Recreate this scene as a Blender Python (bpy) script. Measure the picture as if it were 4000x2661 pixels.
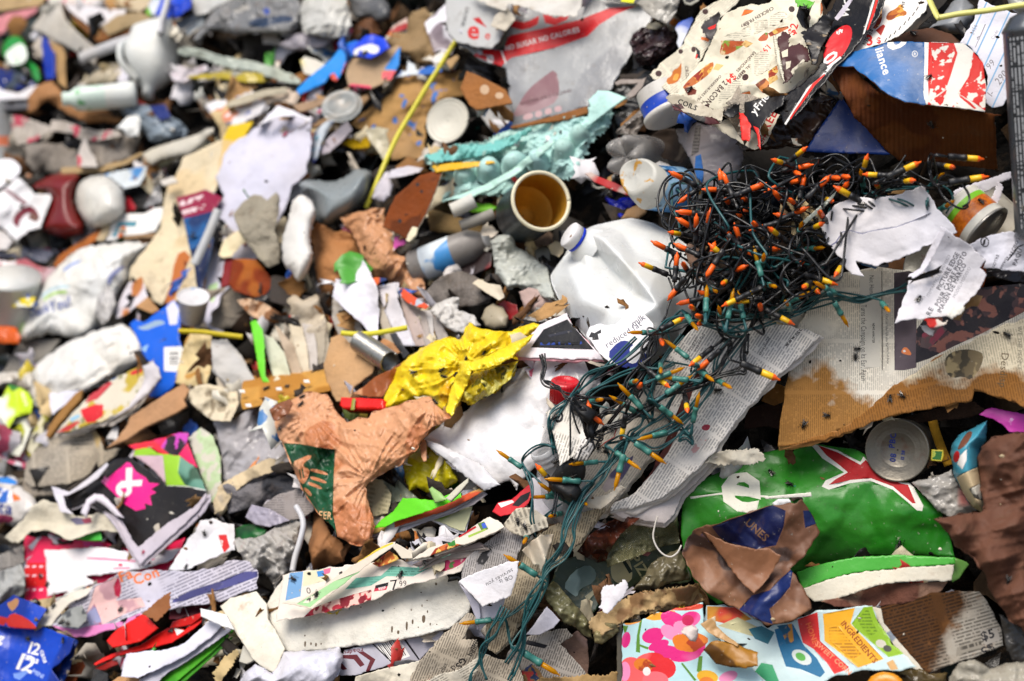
import bpy, bmesh, math, random
import numpy as np
from mathutils import Vector, Matrix
from mathutils.geometry import delaunay_2d_cdt
for o in list(bpy.data.objects): bpy.data.objects.remove(o, do_unlink=True)
scn = bpy.context.scene
COL = scn.collection
# ------------------------------------------------------------------ camera
PITCH = math.radians(14); CAMP = np.array((0.0, 0.0, 1.55))
FOC, SENS = 54.0, 36.0; TANH = SENS / 2 / FOC
cd = bpy.data.cameras.new('camera'); cam = bpy.data.objects.new('camera', cd); COL.objects.link(cam)
cam.location = CAMP; cam.rotation_euler = (math.pi / 2 - PITCH, 0, 0)
cd.lens = FOC; cd.sensor_width = SENS; cd.clip_end = 2000; cd.clip_start = 0.05
cd.dof.use_dof = True; cd.dof.focus_distance = 2.10; cd.dof.aperture_fstop = 2.3
scn.camera = cam
# ------------------------------------------------------------------ light: bright overcast day
SUN_EL, SUN_AZ = 66, 228      # high and from the left
w = bpy.data.worlds.new('World'); scn.world = w; w.use_nodes = True
nt = w.node_tree; bg = nt.nodes['Background']
sky = nt.nodes.new('ShaderNodeTexSky'); sky.sky_type = 'NISHITA'; sky.sun_disc = False
sky.sun_elevation = math.radians(SUN_EL); sky.sun_rotation = math.radians(SUN_AZ)
sky.dust_density = 4.0; sky.air_density = 1.2; sky.ozone_density = 1.0
nt.links.new(sky.outputs[0], bg.inputs[0]); bg.inputs[1].default_value = 0.10
sl = bpy.data.lights.new('sun', 'SUN'); sl.energy = 2.6; sl.angle = math.radians(36); sl.color = (1.0, 0.95, 0.88)
so = bpy.data.objects.new('sun', sl); COL.objects.link(so)
az, el = math.radians(SUN_AZ), math.radians(SUN_EL)
sd = Vector((math.sin(az) * math.cos(el), math.cos(az) * math.cos(el), math.sin(el)))   # towards the sun
so.rotation_euler = (-sd).to_track_quat('-Z', 'Y').to_euler()
vs = scn.view_settings; vs.view_transform = 'Standard'; vs.look = 'None'; vs.exposure = 0.42; vs.gamma = 1.0
scn.cycles.use_denoising = True
scn.cycles.max_bounces = 8; scn.cycles.transparent_max_bounces = 24
# ------------------------------------------------------------------ the frame of the heap: u right, v up, w away
Rv = np.array((1.0, 0, 0)); Fv = np.array((0, math.cos(PITCH), -math.sin(PITCH))); Uv = np.array((0, math.sin(PITCH), math.cos(PITCH)))
RNG = np.random.RandomState(7); TAB = RNG.rand(256, 256)
def vn(x, y, seed=0):
    x = np.asarray(x, float) + seed * 17.31; y = np.asarray(y, float) + seed * 9.77
    xi = np.floor(x).astype(int); yi = np.floor(y).astype(int); fx = x - xi; fy = y - yi
    fx = fx * fx * (3 - 2 * fx); fy = fy * fy * (3 - 2 * fy)
    a = TAB[xi & 255, yi & 255]; b = TAB[(xi + 1) & 255, yi & 255]; c = TAB[xi & 255, (yi + 1) & 255]; d = TAB[(xi + 1) & 255, (yi + 1) & 255]
    return (a * (1 - fx) + b * fx) * (1 - fy) + (c * (1 - fx) + d * fx) * fy
def W(u, v):
    s = -0.768 * (u - 0.28) + 0.640 * (v - 0.05)
    base = 2.4 + np.where(s > 0, 0.70 * s, 0.30 * s)
    return base + 0.05 * (vn(u * 3.2 + 5, v * 3.2 + 8) - 0.5)
def ab(px, py): return (np.asarray(px, float) - 2000) / 2000 * TANH, -(np.asarray(py, float) - 1330.5) / 2000 * TANH
def wd(px, py):
    a, b = ab(px, py); ww = np.full(np.shape(a), 2.5)
    for _ in range(14): ww = W(a * ww, b * ww)
    return ww
def P3(px, py, ww):
    a, b = ab(px, py); ww = np.asarray(ww, float)
    return CAMP + np.multiply.outer(a * ww, Rv) + np.multiply.outer(b * ww, Uv) + np.multiply.outer(ww, Fv)
def hit(px, py, lift=0.0): return P3(px, py, wd(px, py) - lift)
TS = 2.357
def tp(t, x, y): return int(t[0]) * 1000 + x / TS, int(t[1]) * 665 + y / TS
def parse(t, s):
    out = []
    for q in s.split():
        f = [float(i) for i in q.split(',')]
        x, y = tp(t, f[0], f[1]); out.append((x, y, f[2] / 100 if len(f) > 2 else 0.0))
    return np.array(out)
# ------------------------------------------------------------------ materials (all node based)
def C(h):
    if not isinstance(h, str): return tuple(h)
    h = h.lstrip('#'); v = [int(h[i:i + 2], 16) / 255 for i in (0, 2, 4)]
    return tuple((c / 12.92 if c <= 0.04045 else ((c + 0.055) / 1.055) ** 2.4) for c in v)
MC = {}
def mk(col, kind='paper', **k):
    key = (str(col), kind, str(sorted(k.items())))
    if key in MC: return MC[key]
    m = bpy.data.materials.new('%s_%d' % (kind, len(MC))); MC[key] = m; m.use_nodes = True
    n = m.node_tree.nodes; L = m.node_tree.links.new; bs = n['Principled BSDF']; out = n['Material Output']
    rgb = C(col)
    D = dict(paper=(.75, .35, .10, .25), gloss=(.36, .36, .05, .14), film=(.30, .45, .06, .12), clear=(.10, .5, .05, .2), card=(.85, .25, .16, .35), metal=(.32, .5, .08, .3),
             cloth=(.95, .1, .15, .35), foam=(.6, .4, .06, .25), news=(.85, .25, .08, .25), ink=(.6, .3, .08, .15), poly=(.42, .5, .05, .18), rough=(.9, .2, .3, .6))[kind]
    rough = k.get('rough', D[0]); bs.inputs['Specular IOR Level'].default_value = k.get('spec', D[1])
    tc = n.new('ShaderNodeTexCoord'); obj = tc.outputs['Object']
    oi = n.new('ShaderNodeObjectInfo')
    off = n.new('ShaderNodeVectorMath'); off.operation = 'MULTIPLY_ADD'; L(obj, off.inputs[0]); off.inputs[1].default_value = (1, 1, 1)
    cmb = n.new('ShaderNodeCombineXYZ'); mm = n.new('ShaderNodeMath'); mm.operation = 'MULTIPLY'; mm.inputs[1].default_value = 37; L(oi.outputs['Random'], mm.inputs[0])
    L(mm.outputs[0], cmb.inputs[0]); L(mm.outputs[0], cmb.inputs[1]); L(cmb.outputs[0], off.inputs[2]); vec = off.outputs[0]
    def noise(sc, det=4, ro=.6, v=None):
        q = n.new('ShaderNodeTexNoise'); q.inputs['Scale'].default_value = sc; q.inputs['Detail'].default_value = det; q.inputs['Roughness'].default_value = ro
        L(v or vec, q.inputs['Vector']); return q.outputs['Fac']
    def ramp(f, a, b):
        q = n.new('ShaderNodeMapRange'); q.inputs['From Min'].default_value = a; q.inputs['From Max'].default_value = b; L(f, q.inputs['Value']); return q.outputs[0]
    def math_(op, a, b=None):
        q = n.new('ShaderNodeMath'); q.operation = op
        for i, s in enumerate((a, b)):
            if s is None: continue
            if isinstance(s, (int, float)): q.inputs[i].default_value = s
            else: L(s, q.inputs[i])
        return q.outputs[0]
    def mix(f, a, b, mode='MIX'):
        q = n.new('ShaderNodeMix'); q.data_type = 'RGBA'; q.blend_type = mode
        for i, s in ((0, f), (6, a), (7, b)):
            if isinstance(s, tuple): q.inputs[i].default_value = (*s, 1) if len(s) == 3 else s
            elif isinstance(s, (int, float)): q.inputs[i].default_value = s
            else: L(s, q.inputs[i])
        return q.outputs[2]
    c = mix(ramp(noise(k.get('vs', 18), 3), .3, .7), tuple(x * (1 - D[2] * 1.6) for x in rgb), tuple(min(1, x * (1 + D[2] * .6)) for x in rgb))
    if kind in ('paper', 'film', 'card', 'foam', 'news', 'cloth', 'poly'): c = mix(math_('MULTIPLY', ramp(noise(5, 3), .40, .72), .6), c, mix(1.0, c, (.97, .89, .74), 'MULTIPLY'))
    if 'two' in k:          # a second printed colour in blotches
        c2, sc, th = k['two']; c = mix(ramp(noise(sc, 2, .5), th - .02, th + .02), c, C(c2))
    if 'three' in k:
        c2, sc, th = k['three']; c = mix(ramp(noise(sc * 1.37, 2, .5), th - .02, th + .02), c, C(c2))
    uv = None
    if 'lines' in k or 'rule' in k or 'flute' in k:
        un = n.new('ShaderNodeUVMap'); un.uv_map = 'UVMap'; sp = n.new('ShaderNodeSeparateXYZ'); L(un.outputs[0], sp.inputs[0]); uu, vv = sp.outputs[0], sp.outputs[1]
    if 'lines' in k:
        row, colw, ink, st = k['lines']
        r = math_('MULTIPLY', vv, 1 / row); fr = math_('FRACT', r); fl = math_('FLOOR', r)
        inrow = ramp(math_('ABSOLUTE', math_('SUBTRACT', fr, .5)), .30, .22)
        cx = math_('FRACT', math_('MULTIPLY', uu, 1 / colw)); incol = ramp(math_('ABSOLUTE', math_('SUBTRACT', cx, .5)), .47, .45)
        cv = n.new('ShaderNodeCombineXYZ'); L(math_('MULTIPLY', uu, 260), cv.inputs[0]); L(math_('MULTIPLY', fl, 7.3), cv.inputs[1])
        word = ramp(noise(1, 1, .5, cv.outputs[0]), .36, .46)
        cv2 = n.new('ShaderNodeCombineXYZ'); L(math_('MULTIPLY', uu, 14), cv2.inputs[0]); L(math_('MULTIPLY', vv, 16), cv2.inputs[1])
        para = ramp(noise(1, 2, .5, cv2.outputs[0]), .36, .42)
        f = math_('MULTIPLY', math_('MULTIPLY', inrow, incol), math_('MULTIPLY', word, para)); f = math_('MULTIPLY', f, st)
        c = mix(f, c, C(ink))
    if 'rule' in k:
        row, ink = k['rule']; fr = math_('FRACT', math_('MULTIPLY', vv, 1 / row)); c = mix(ramp(math_('ABSOLUTE', math_('SUBTRACT', fr, .5)), .07, .05), c, C(ink))
    if 'stain' in k:        # brown soak mark with its own uneven edge, placed on the sheet (0..1 across and up the sheet)
        sc, a, b, ax = k['stain']; u2 = n.new('ShaderNodeUVMap'); u2.uv_map = 'sheet'; s2 = n.new('ShaderNodeSeparateXYZ'); L(u2.outputs[0], s2.inputs[0])
        t = math_('ADD', math_('MULTIPLY', s2.outputs[0], ax[0]), math_('MULTIPLY', s2.outputs[1], ax[1]))
        t = math_('ADD', t, math_('MULTIPLY', math_('SUBTRACT', noise(14, 4), .5), .55)); c = mix(ramp(t, a, b), c, mix(1.0, c, C(sc), 'MULTIPLY'))
    dirt = k.get('dirt', D[3])
    if dirt > 0:
        c = mix(math_('MULTIPLY', ramp(noise(9, 6, .78), .46, .74), min(.6, dirt * 1.1)), c, mix(1.0, c, (.58, .50, .40), 'MULTIPLY'))
        if kind in ('gloss', 'ink', 'poly'): c = mix(math_('MULTIPLY', ramp(noise(120, 3, .7), .66, .72), min(.5, dirt * 2.2)), c, C('#b9b2a4'))
        f = math_('MULTIPLY', ramp(noise(30, 6, .72), .56, .76), min(1, dirt * 1.4)); c = mix(f, c, C(k.get('dc', '#5a4632')))
        f = math_('MULTIPLY', ramp(noise(260, 2, .6), .72, .78), dirt * 1.6); c = mix(f, c, C('#2c2118'))
    L(c, bs.inputs['Base Color']); bs.inputs['Roughness'].default_value = rough
    rn = ramp(noise(40, 4), .3, .8); L(math_('ADD', math_('MULTIPLY', rn, .22), rough - .08), bs.inputs['Roughness'])
    if 'sss' in k: bs.inputs['Subsurface Weight'].default_value = k['sss']; bs.inputs['Subsurface Radius'].default_value = (1, 1, 1); bs.inputs['Subsurface Scale'].default_value = .025
    if kind == 'metal': bs.inputs['Metallic'].default_value = k.get('metallic', .9)
    bp = n.new('ShaderNodeBump'); bp.inputs['Strength'].default_value = k.get('bump', dict(card=.35, cloth=.7, film=.5, clear=.5, rough=.9, foam=.35, news=.35, metal=.12, poly=.10, ink=.3, paper=.45, gloss=.2).get(kind, .2)); bp.inputs['Distance'].default_value = .008
    hgt = noise(k.get('bs', dict(cloth=130, card=110).get(kind, 70)), 3, .6)
    if kind in ('paper', 'gloss', 'film', 'clear', 'ink', 'news', 'foam'):      # fine sharp creases
        q = n.new('ShaderNodeTexNoise'); q.noise_type = 'RIDGED_MULTIFRACTAL'; q.normalize = True; q.inputs['Scale'].default_value = k.get('rs', 24 if kind in ('film', 'clear') else 9); q.inputs['Detail'].default_value = 3; q.inputs['Distortion'].default_value = .35; L(vec, q.inputs['Vector'])
        hgt = math_('ADD', math_('MULTIPLY', hgt, .35), math_('MULTIPLY', q.outputs['Fac'], 1.3 if kind in ('film', 'clear', 'paper') else .8))
    if 'flute' in k: hgt = math_('ADD', hgt, math_('MULTIPLY', math_('SINE', math_('MULTIPLY', uu, 1000)), .35))
    L(hgt, bp.inputs['Height']); L(bp.outputs[0], bs.inputs['Normal'])
    tr = k.get('tr', dict(film=.30, poly=.35).get(kind, 0)) * .5; al = k.get('al', dict(clear=.72).get(kind, 0)); cur = bs.outputs[0]
    if tr:
        t = n.new('ShaderNodeBsdfTranslucent'); L(c, t.inputs[0]); q = n.new('ShaderNodeMixShader'); q.inputs[0].default_value = tr; L(cur, q.inputs[1]); L(t.outputs[0], q.inputs[2]); cur = q.outputs[0]
    if al:
        t = n.new('ShaderNodeBsdfTransparent'); t.inputs[0].default_value = (*[min(1, .5 + x) for x in rgb], 1); q = n.new('ShaderNodeMixShader')
        L(math_('SUBTRACT', al + .12, math_('MULTIPLY', ramp(noise(30, 4), .3, .8), .3)), q.inputs[0]); L(cur, q.inputs[1]); L(t.outputs[0], q.inputs[2]); cur = q.outputs[0]
    L(cur, out.inputs['Surface']); return m
# ------------------------------------------------------------------ objects
def link(o, parent=None):
    COL.objects.link(o)
    if parent is not None: o.parent = parent
    return o
def tag(o, label, cat, group=None, kind=None):
    if label: o['label'] = label
    if cat: o['category'] = cat
    if group: o['group'] = group
    if kind or cat: o['kind'] = kind or 'thing'
    return o
def thing(name, label, cat, t, x, y, lift=0.0, group=None):
    o = bpy.data.objects.new(name, None); o.empty_display_size = .03; o.location = hit(*tp(t, x, y), lift); return tag(link(o), label, cat, group)
def mesh_obj(name, verts, faces, mats, parent=None, label=None, cat=None, group=None, fm=None, smooth=True, loc=None):
    verts = np.asarray(verts, float)
    if parent is not None: o0 = np.array(parent.location) if parent.parent is None else np.array(parent.parent.location) + np.array(parent.location)
    else: o0 = verts.mean(0) if loc is None else np.asarray(loc)
    me = bpy.data.meshes.new(name); me.from_pydata((verts - o0).tolist(), [], [list(f) for f in faces])
    for m in (mats if isinstance(mats, (list, tuple)) else [mats]): me.materials.append(m)
    if fm is not None: me.polygons.foreach_set('material_index', np.asarray(fm, np.int32))
    if smooth: me.polygons.foreach_set('use_smooth', np.ones(len(me.polygons), bool))
    me.update(); o = bpy.data.objects.new(name, me); link(o, parent)
    if parent is None: o.location = o0
    return tag(o, label, cat, group)
# ------------------------------------------------------------------ lettering: outlines of single letters
GL = {}
def glyph(ch, bold):
    if (ch, bold) in GL: return GL[(ch, bold)]
    cu = bpy.data.curves.new('letter', 'FONT'); cu.body = ch; cu.size = 1; cu.resolution_u = 2; cu.offset = .025 if bold else 0.0
    o = bpy.data.objects.new('letter', cu); COL.objects.link(o); bpy.context.view_layer.update()
    me = bpy.data.meshes.new_from_object(o.evaluated_get(bpy.context.evaluated_depsgraph_get()))
    cnt = {}
    for p in me.polygons:
        for e in p.edge_keys: cnt[e] = cnt.get(e, 0) + 1
    adj = {}
    for e, q in cnt.items():
        if q == 1: adj.setdefault(e[0], []).append(e[1]); adj.setdefault(e[1], []).append(e[0])
    loops = []; seen = set()
    for s in adj:
        if s in seen: continue
        lp = [s]; seen.add(s); cur = s
        while True:
            nx = [q for q in adj[cur] if q not in seen]
            if not nx: break
            cur = nx[0]; seen.add(cur); lp.append(cur)
        if len(lp) > 2: loops.append(np.array([me.vertices[i].co[:2] for i in lp]))
    wdt = max([l[:, 0].max() for l in loops], default=.25)
    bpy.data.objects.remove(o); bpy.data.curves.remove(cu); bpy.data.meshes.remove(me)
    GL[(ch, bold)] = (loops, wdt + .05); return GL[(ch, bold)]
for _c in sorted(set('ABCDEFGHIJKLMNOPQRSTUVWXYZabcdefghijklmnopqrstuvwxyz0123456789$#*!.,/-')):
    for _b in (True, False): glyph(_c, _b)
def text_loops(s, x, y, size, ang, bold=True, sx=1.0, shear=0.0):
    """letters as loops in photo pixels; x, y = start of baseline, size = cap height, ang clockwise from rightwards"""
    out = []; pen = 0.0; k = size / .70; ca, sa = math.cos(math.radians(ang)), math.sin(math.radians(ang))
    for ch in s:
        if ch == ' ': pen += .32; continue
        lp, wdt = glyph(ch, bold)
        for l in lp:
            a = (l[:, 0] + pen + shear * l[:, 1]) * k * sx; b = -l[:, 1] * k
            out.append(np.stack([x + a * ca - b * sa, y + a * sa + b * ca], 1))
        pen += wdt
    return out
def print_on(name, s, x, y, size, B, pos, ang, mat, parent):
    """lettering laid on a flat face of a solid (B, pos)"""
    ls = [l * np.array((1, -1)) for l in text_loops(s, 0, 0, size, 0)]; V = np.concatenate(ls); E = []; k = 0
    for l in ls: E += [(k + i, k + (i + 1) % len(l)) for i in range(len(l))]; k += len(l)
    r = delaunay_2d_cdt([Vector(p / size) for p in V], E, [], 0, 1e-6, False); v2 = np.array([(q[0], q[1]) for q in r[0]]) * size; F = np.array([f[:3] for f in r[2]]); cen = v2[F].mean(1); ins = np.zeros(len(F), bool)
    for l in ls: ins ^= inside(cen, l)
    a = math.radians(ang); R = np.array(((math.cos(a), -math.sin(a)), (math.sin(a), math.cos(a)))); v2 = v2 @ R.T + np.array((x, y)); return mesh_obj(name, np.concatenate([v2, np.zeros((len(v2), 1))], 1) @ B.T + pos, F[ins].tolist(), mat, parent)
# ------------------------------------------------------------------ sheets: paper, card, film, cloth
def chaikin(p, n):
    for _ in range(n):
        q = np.roll(p, -1, 0); p = np.stack([p * .75 + q * .25, p * .25 + q * .75], 1).reshape(-1, p.shape[1])
    return p
def inside(pt, poly):
    x, y = pt[:, 0][:, None], pt[:, 1][:, None]; a = poly; b = np.roll(poly, -1, 0)
    cond = ((a[:, 1] > y) != (b[:, 1] > y)); dy = np.where(np.abs(b[:, 1] - a[:, 1]) < 1e-9, 1e-9, b[:, 1] - a[:, 1])
    xi = a[:, 0] + (y - a[:, 1]) / dy * (b[:, 0] - a[:, 0]); return ((cond & (x < xi)).sum(1) % 2) == 1
def segdist(pt, poly):
    a = poly; d = np.roll(poly, -1, 0) - a; l2 = np.maximum((d * d).sum(1), 1e-9)
    ap = pt[:, None, :] - a[None]; t = np.clip((ap * d[None]).sum(2) / l2, 0, 1); return np.sqrt(((ap - t[..., None] * d[None]) ** 2).sum(2).min(1))
def crease(p, seed, size, n=5):
    r = np.random.RandomState(seed); o = 0
    wx = vn(p[:, 0] / size * .8, p[:, 1] / size * .8, seed + 1) - .5; wy = vn(p[:, 0] / size * .8, p[:, 1] / size * .8, seed + 2) - .5
    q = p / size + np.stack([wx, wy], 1) * 1.0
    for i in range(n):
        th = r.rand() * 6.28; f = r.uniform(.35, 1.3); v = (q[:, 0] * math.cos(th) + q[:, 1] * math.sin(th)) * f + r.rand()
        tri = np.abs((v % 1) - .5) * 2 - .5; o = o + tri / f * .5 * (.25 + vn(p[:, 0] / size * .6, p[:, 1] / size * .6, seed + 7 + i))
    return o / n * 2.2
def facets(p, seed, size):
    """flat planes meeting in sharp straight folds"""
    r = np.random.RandomState(seed); q = (p - p.mean(0)) / size; R = max(.4, np.abs(q).max()); n = int(min(40, 5 + R * R * 3)); o = 0
    for j in range(n):
        c0 = r.uniform(-R, R, 2); th = r.rand() * 6.28 + np.array((0, 2.1, 4.2)) + r.randn(3) * .5; d = q - c0; k = np.stack([d @ np.array((math.cos(a), math.sin(a))) * r.uniform(.3, 1) for a in th]); f = np.minimum(k.max(0), r.uniform(.5, 1.3)); o = o + r.choice((-1, 1)) * f
    A = np.concatenate([q, np.ones((len(q), 1))], 1); o = o - A @ np.linalg.lstsq(A, o, rcond=None)[0]; return o / 1.7
def wrinkle(p, seed, size, ang=None):
    r = np.random.RandomState(seed); th = math.radians(ang) if ang is not None else r.rand() * 6.28
    a = (p[:, 0] * math.cos(th) + p[:, 1] * math.sin(th)) / size; b = (-p[:, 0] * math.sin(th) + p[:, 1] * math.cos(th)) / size
    o = 0; amp = 1.0; f = 1.0
    for i in range(4):
        v = vn(a * f * .55 + .9 * vn(a * f, b * f, seed + 9), b * f * 1.5, seed + i); o = o + amp * (1 - np.abs(2 * v - 1) * 1.6); amp *= .55; f *= 1.9
    return o / 1.6 - .35
SEED = [11]; OUT = []
def S(name, label, cat, t, pts, mat, L=2.0, c=3.0, cs=.06, mode='crease', bulge=0.0, th=.0003, rot=0.0, N=420, prints=(), parent=None, group=None, sm=0, torn=0.0, rigid=0.0,
      back=None, pages=0, wang=None, pbg=None, smooth=True, seed_=None, knots=()):
    """outline in enlarged-photo coordinates; L, bulge in cm towards the viewer; c = depth of creases in mm"""
    SEED[0] += 1; seed = seed_ or SEED[0]; rs = np.random.RandomState(seed)
    o = parse(t, pts) if isinstance(pts, str) else np.asarray(pts, float)
    if o.shape[1] == 2: o = np.concatenate([o, np.zeros((len(o), 1))], 1)
    wv = wd(o[:, 0], o[:, 1]) - L / 100 - o[:, 2]
    # carry the depth of a flat panel through the outline corners (1/w is linear in the picture for a plane)
    A = np.stack([o[:, 0] / 1000, o[:, 1] / 1000, np.ones(len(o))], 1); iw = 1 / wv
    coef = np.linalg.lstsq(A, iw, rcond=None)[0] if len(o) >= 3 else None; res = iw - A @ coef; corn = o[:, :2].copy()
    def depth(q):
        base = np.stack([q[:, 0] / 1000, q[:, 1] / 1000, np.ones(len(q))], 1) @ coef
        d2 = ((q[:, None, :] - corn[None]) ** 2).sum(2) + 60.0; wt = 1 / d2; wt /= wt.sum(1, keepdims=True)
        return 1 / (base + (1 - rigid) * (wt * res[None]).sum(1))
    ol = chaikin(o[:, :2], sm) if sm else o[:, :2]
    ar = abs(np.sum(ol[:, 0] * np.roll(ol[:, 1], -1) - ol[:, 1] * np.roll(ol[:, 0], -1))) / 2; step = max(4.0, math.sqrt(ar / (N * (2.2 if mode == 'film' else 1.6))))
    # resample outline
    pl = []
    for a, b in zip(ol, np.roll(ol, -1, 0)):
        d = np.linalg.norm(b - a); m = max(1, int(d / step + .5))
        for i in range(m):
            p = a + (b - a) * i / m
            if torn: p = p + rs.randn(2) * torn * (0.25 if i == 0 else 1.0)
            elif i: p = p + rs.randn(2) * min(step * .04, 1.0)
            pl.append(p)
    pl = np.array(pl); am = min(6.5, .016 * math.sqrt(ar)) * (1 if th < .0015 else .5) * (0 if rigid else 1); q_ = pl / max(12.0, math.sqrt(ar) * .07)
    pl = pl + np.stack([vn(q_[:, 0], q_[:, 1], seed) - .5, vn(q_[:, 0], q_[:, 1], seed + 3) - .5], 1) * 2 * am
    if len(pl) < 900: OUT.append((pl[::4].copy(), depth(pl[::4])))
    lo, hi = pl.min(0), pl.max(0)
    gx, gy = np.meshgrid(np.arange(lo[0], hi[0], step), np.arange(lo[1], hi[1], step)); g = np.stack([gx.ravel(), gy.ravel()], 1); g = g + (rs.rand(*g.shape) - .5) * step * .5
    if len(g):
        g = g[inside(g, pl)]
        if len(g): g = g[segdist(g, pl) > step * .45]
    loops = []; lm = []
    mats = [mat]
    for pr in prints:
        if pr[0] == 'P':
            q = parse(t, pr[1])[:, :2]; q = chaikin(q, pr[3]) if len(pr) > 3 else q; ls = [q]; m = pr[2]
        elif pr[0] == 'T':
            _, s, x, y, size, ang, m = pr[:7]; kw = pr[7] if len(pr) > 7 else {}; X, Y = tp(t, x, y); ls = text_loops(s, X, Y, size / TS, ang, **kw)
        elif pr[0] == 'E':     # ellipse x y rx ry angle
            _, x, y, rx, ry, ang, m = pr[:7]; X, Y = tp(t, x, y); th_ = np.linspace(0, 2 * math.pi, pr[7] if len(pr) > 7 else 18, endpoint=False); ca, sa = math.cos(math.radians(ang)), math.sin(math.radians(ang))
            ex, ey = np.cos(th_) * rx / TS, np.sin(th_) * ry / TS; ls = [np.stack([X + ex * ca - ey * sa, Y + ex * sa + ey * ca], 1)]
        if m not in mats: mats.append(m)
        for l in ls: loops.append(l); lm.append((mats.index(m), id(pr)))
    allv = [pl, g] if len(g) else [pl]; nbase = len(pl) + len(g); E = [(i, (i + 1) % len(pl)) for i in range(len(pl))]
    for l in loops:
        k = len(l); E += [(nbase + i, nbase + (i + 1) % k) for i in range(k)]; allv.append(l); nbase += k
    V = np.concatenate(allv); ctr = V.mean(0); r = delaunay_2d_cdt([Vector(((a - ctr[0]) / 100, (b - ctr[1]) / 100)) for a, b in V], E, [], 0, 1e-5, False)
    v2 = np.array([(q[0] * 100 + ctr[0], q[1] * 100 + ctr[1]) for q in r[0]]); F = np.array([f[:3] for f in r[2]])
    A_, B_, C_ = v2[F[:, 0]], v2[F[:, 1]], v2[F[:, 2]]; cen = (A_ + B_ + C_) / 3; crs = (B_[:, 0] - A_[:, 0]) * (C_[:, 1] - A_[:, 1]) - (B_[:, 1] - A_[:, 1]) * (C_[:, 0] - A_[:, 0])
    keep = inside(cen, pl) & (np.abs(crs) > 1e-7); F = np.where((crs > 0)[:, None], F[:, ::-1], F)[keep]; cen = cen[keep]; FM = np.zeros(len(F), int)
    par = {}; order = []
    for l, (mi, pid) in zip(loops, lm):
        if pid not in par: par[pid] = [mi, np.zeros(len(F), bool)]; order.append(pid)
        lo_, hi_ = l.min(0), l.max(0); cand = np.nonzero(((cen >= lo_) & (cen <= hi_)).all(1))[0]
        if len(cand): par[pid][1][cand] ^= inside(cen[cand], l)
    for pid in order: FM[par[pid][1]] = par[pid][0]
    used = np.unique(F); rem = np.full(len(v2), -1); rem[used] = np.arange(len(used)); v2 = v2[used]; F = rem[F]
    ww = depth(v2); a_, b_ = ab(v2[:, 0], v2[:, 1]); pm = np.stack([a_ * ww, b_ * ww], 1)
    h = np.zeros(len(v2))
    if c:
        if mode == 'crease': h += facets(pm, seed, cs) * c / 1000 * 2.0 + crease(pm, seed, cs) * c / 1000 * 1.4 + facets(pm, seed + 5, cs * .45) * c / 1000 * .8
        elif mode == 'film': h += wrinkle(pm, seed, cs, wang) * c / 1000 * .7 + facets(pm, seed + 3, cs) * c / 1000 * 1.3 + facets(pm, seed + 4, cs * .45) * c / 1000 * .8 + crease(pm, seed + 6, cs * .45, 5) * c / 1000 * .8 + crease(pm, seed + 8, cs * .2, 4) * c / 1000 * .35
        elif mode == 'soft': h += (vn(pm[:, 0] / cs, pm[:, 1] / cs, seed) + .5 * vn(pm[:, 0] / cs * 2.3, pm[:, 1] / cs * 2.3, seed) - .75) * c / 1000 * 2
        elif mode == 'bend': 
            th_ = math.radians(wang or 0); h += np.sin((pm[:, 0] * math.cos(th_) + pm[:, 1] * math.sin(th_)) / cs * 6.28 + seed) * c / 1000
    for kx, ky, kn in knots:      # folds gathered towards a knot
        KX, KY = tp(t, kx, ky); k2 = np.stack([(v2[:, 0] - KX), (v2[:, 1] - KY)], 1) * TANH / 2000 * ww[:, None]; r = np.hypot(k2[:, 0], k2[:, 1]); an = np.arctan2(k2[:, 1], k2[:, 0])
        q = an * kn / 6.2832 + 1.2 * vn(pm[:, 0] * 22, pm[:, 1] * 22, seed + 2); h += (.5 - np.abs(2 * vn(q * .8, r * 9, seed) - 1) - .4 * np.abs(2 * vn(q * 1.9, r * 16, seed + 5) - 1)) * np.minimum(r / .03, 1) * np.exp(-r / .15) * .014
    if bulge:
        d = segdist(v2, ol if len(ol) < 200 else ol[::2]); d = d / max(d.max(), 1e-6); h += bulge / 100 * dict(crease=.4, film=.6).get(mode, 1) * np.sqrt(np.clip(1 - (1 - d) ** 2, 0, 1))
    pts3 = P3(v2[:, 0], v2[:, 1], ww - h)
    ob = mesh_obj(name, pts3, F, mats, parent, label, cat, group, FM, smooth)
    me = ob.data; ang = math.radians(rot); px = (v2 - ctr) * (ww.mean() * TANH / 2000)
    U = np.stack([px[:, 0] * math.cos(ang) + px[:, 1] * math.sin(ang), px[:, 0] * math.sin(ang) - px[:, 1] * math.cos(ang)], 1)
    ext = np.maximum(hi - lo, 1); N2 = np.stack([(v2[:, 0] - lo[0]) / ext[0], 1 - (v2[:, 1] - lo[1]) / ext[1]], 1)
    li = np.zeros(len(me.loops), np.int32); me.loops.foreach_get('vertex_index', li)
    for nm, arr in (('UVMap', U), ('sheet', N2)):
        ul = me.uv_layers.new(name=nm); ul.data.foreach_set('uv', arr[li].astype(np.float32).ravel())
    if th:
        md = ob.modifiers.new('thickness', 'SOLIDIFY'); md.thickness = th; md.offset = -1; md.use_even_offset = False
        if back is not None: me.materials.append(back); md.material_offset = len(mats); md.material_offset_rim = len(mats)
    for i in range(pages):       # leaves lying under the top one
        q = o.copy(); q[:, :2] += np.random.RandomState(seed * 7 + i).randn(*q[:, :2].shape) * 5 + np.array((rs.uniform(-3, 8), rs.uniform(3, 10))) * (i + 1) * .8
        SEED[0] += 1; S('page', None, None, t, q, pbg or mat, L - .28 * (i + 1), c, cs, mode, bulge, .0004, rot, max(120, N // 3), (), ob if parent is None else parent, None, sm, torn, rigid, seed_=seed)
    return ob
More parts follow.
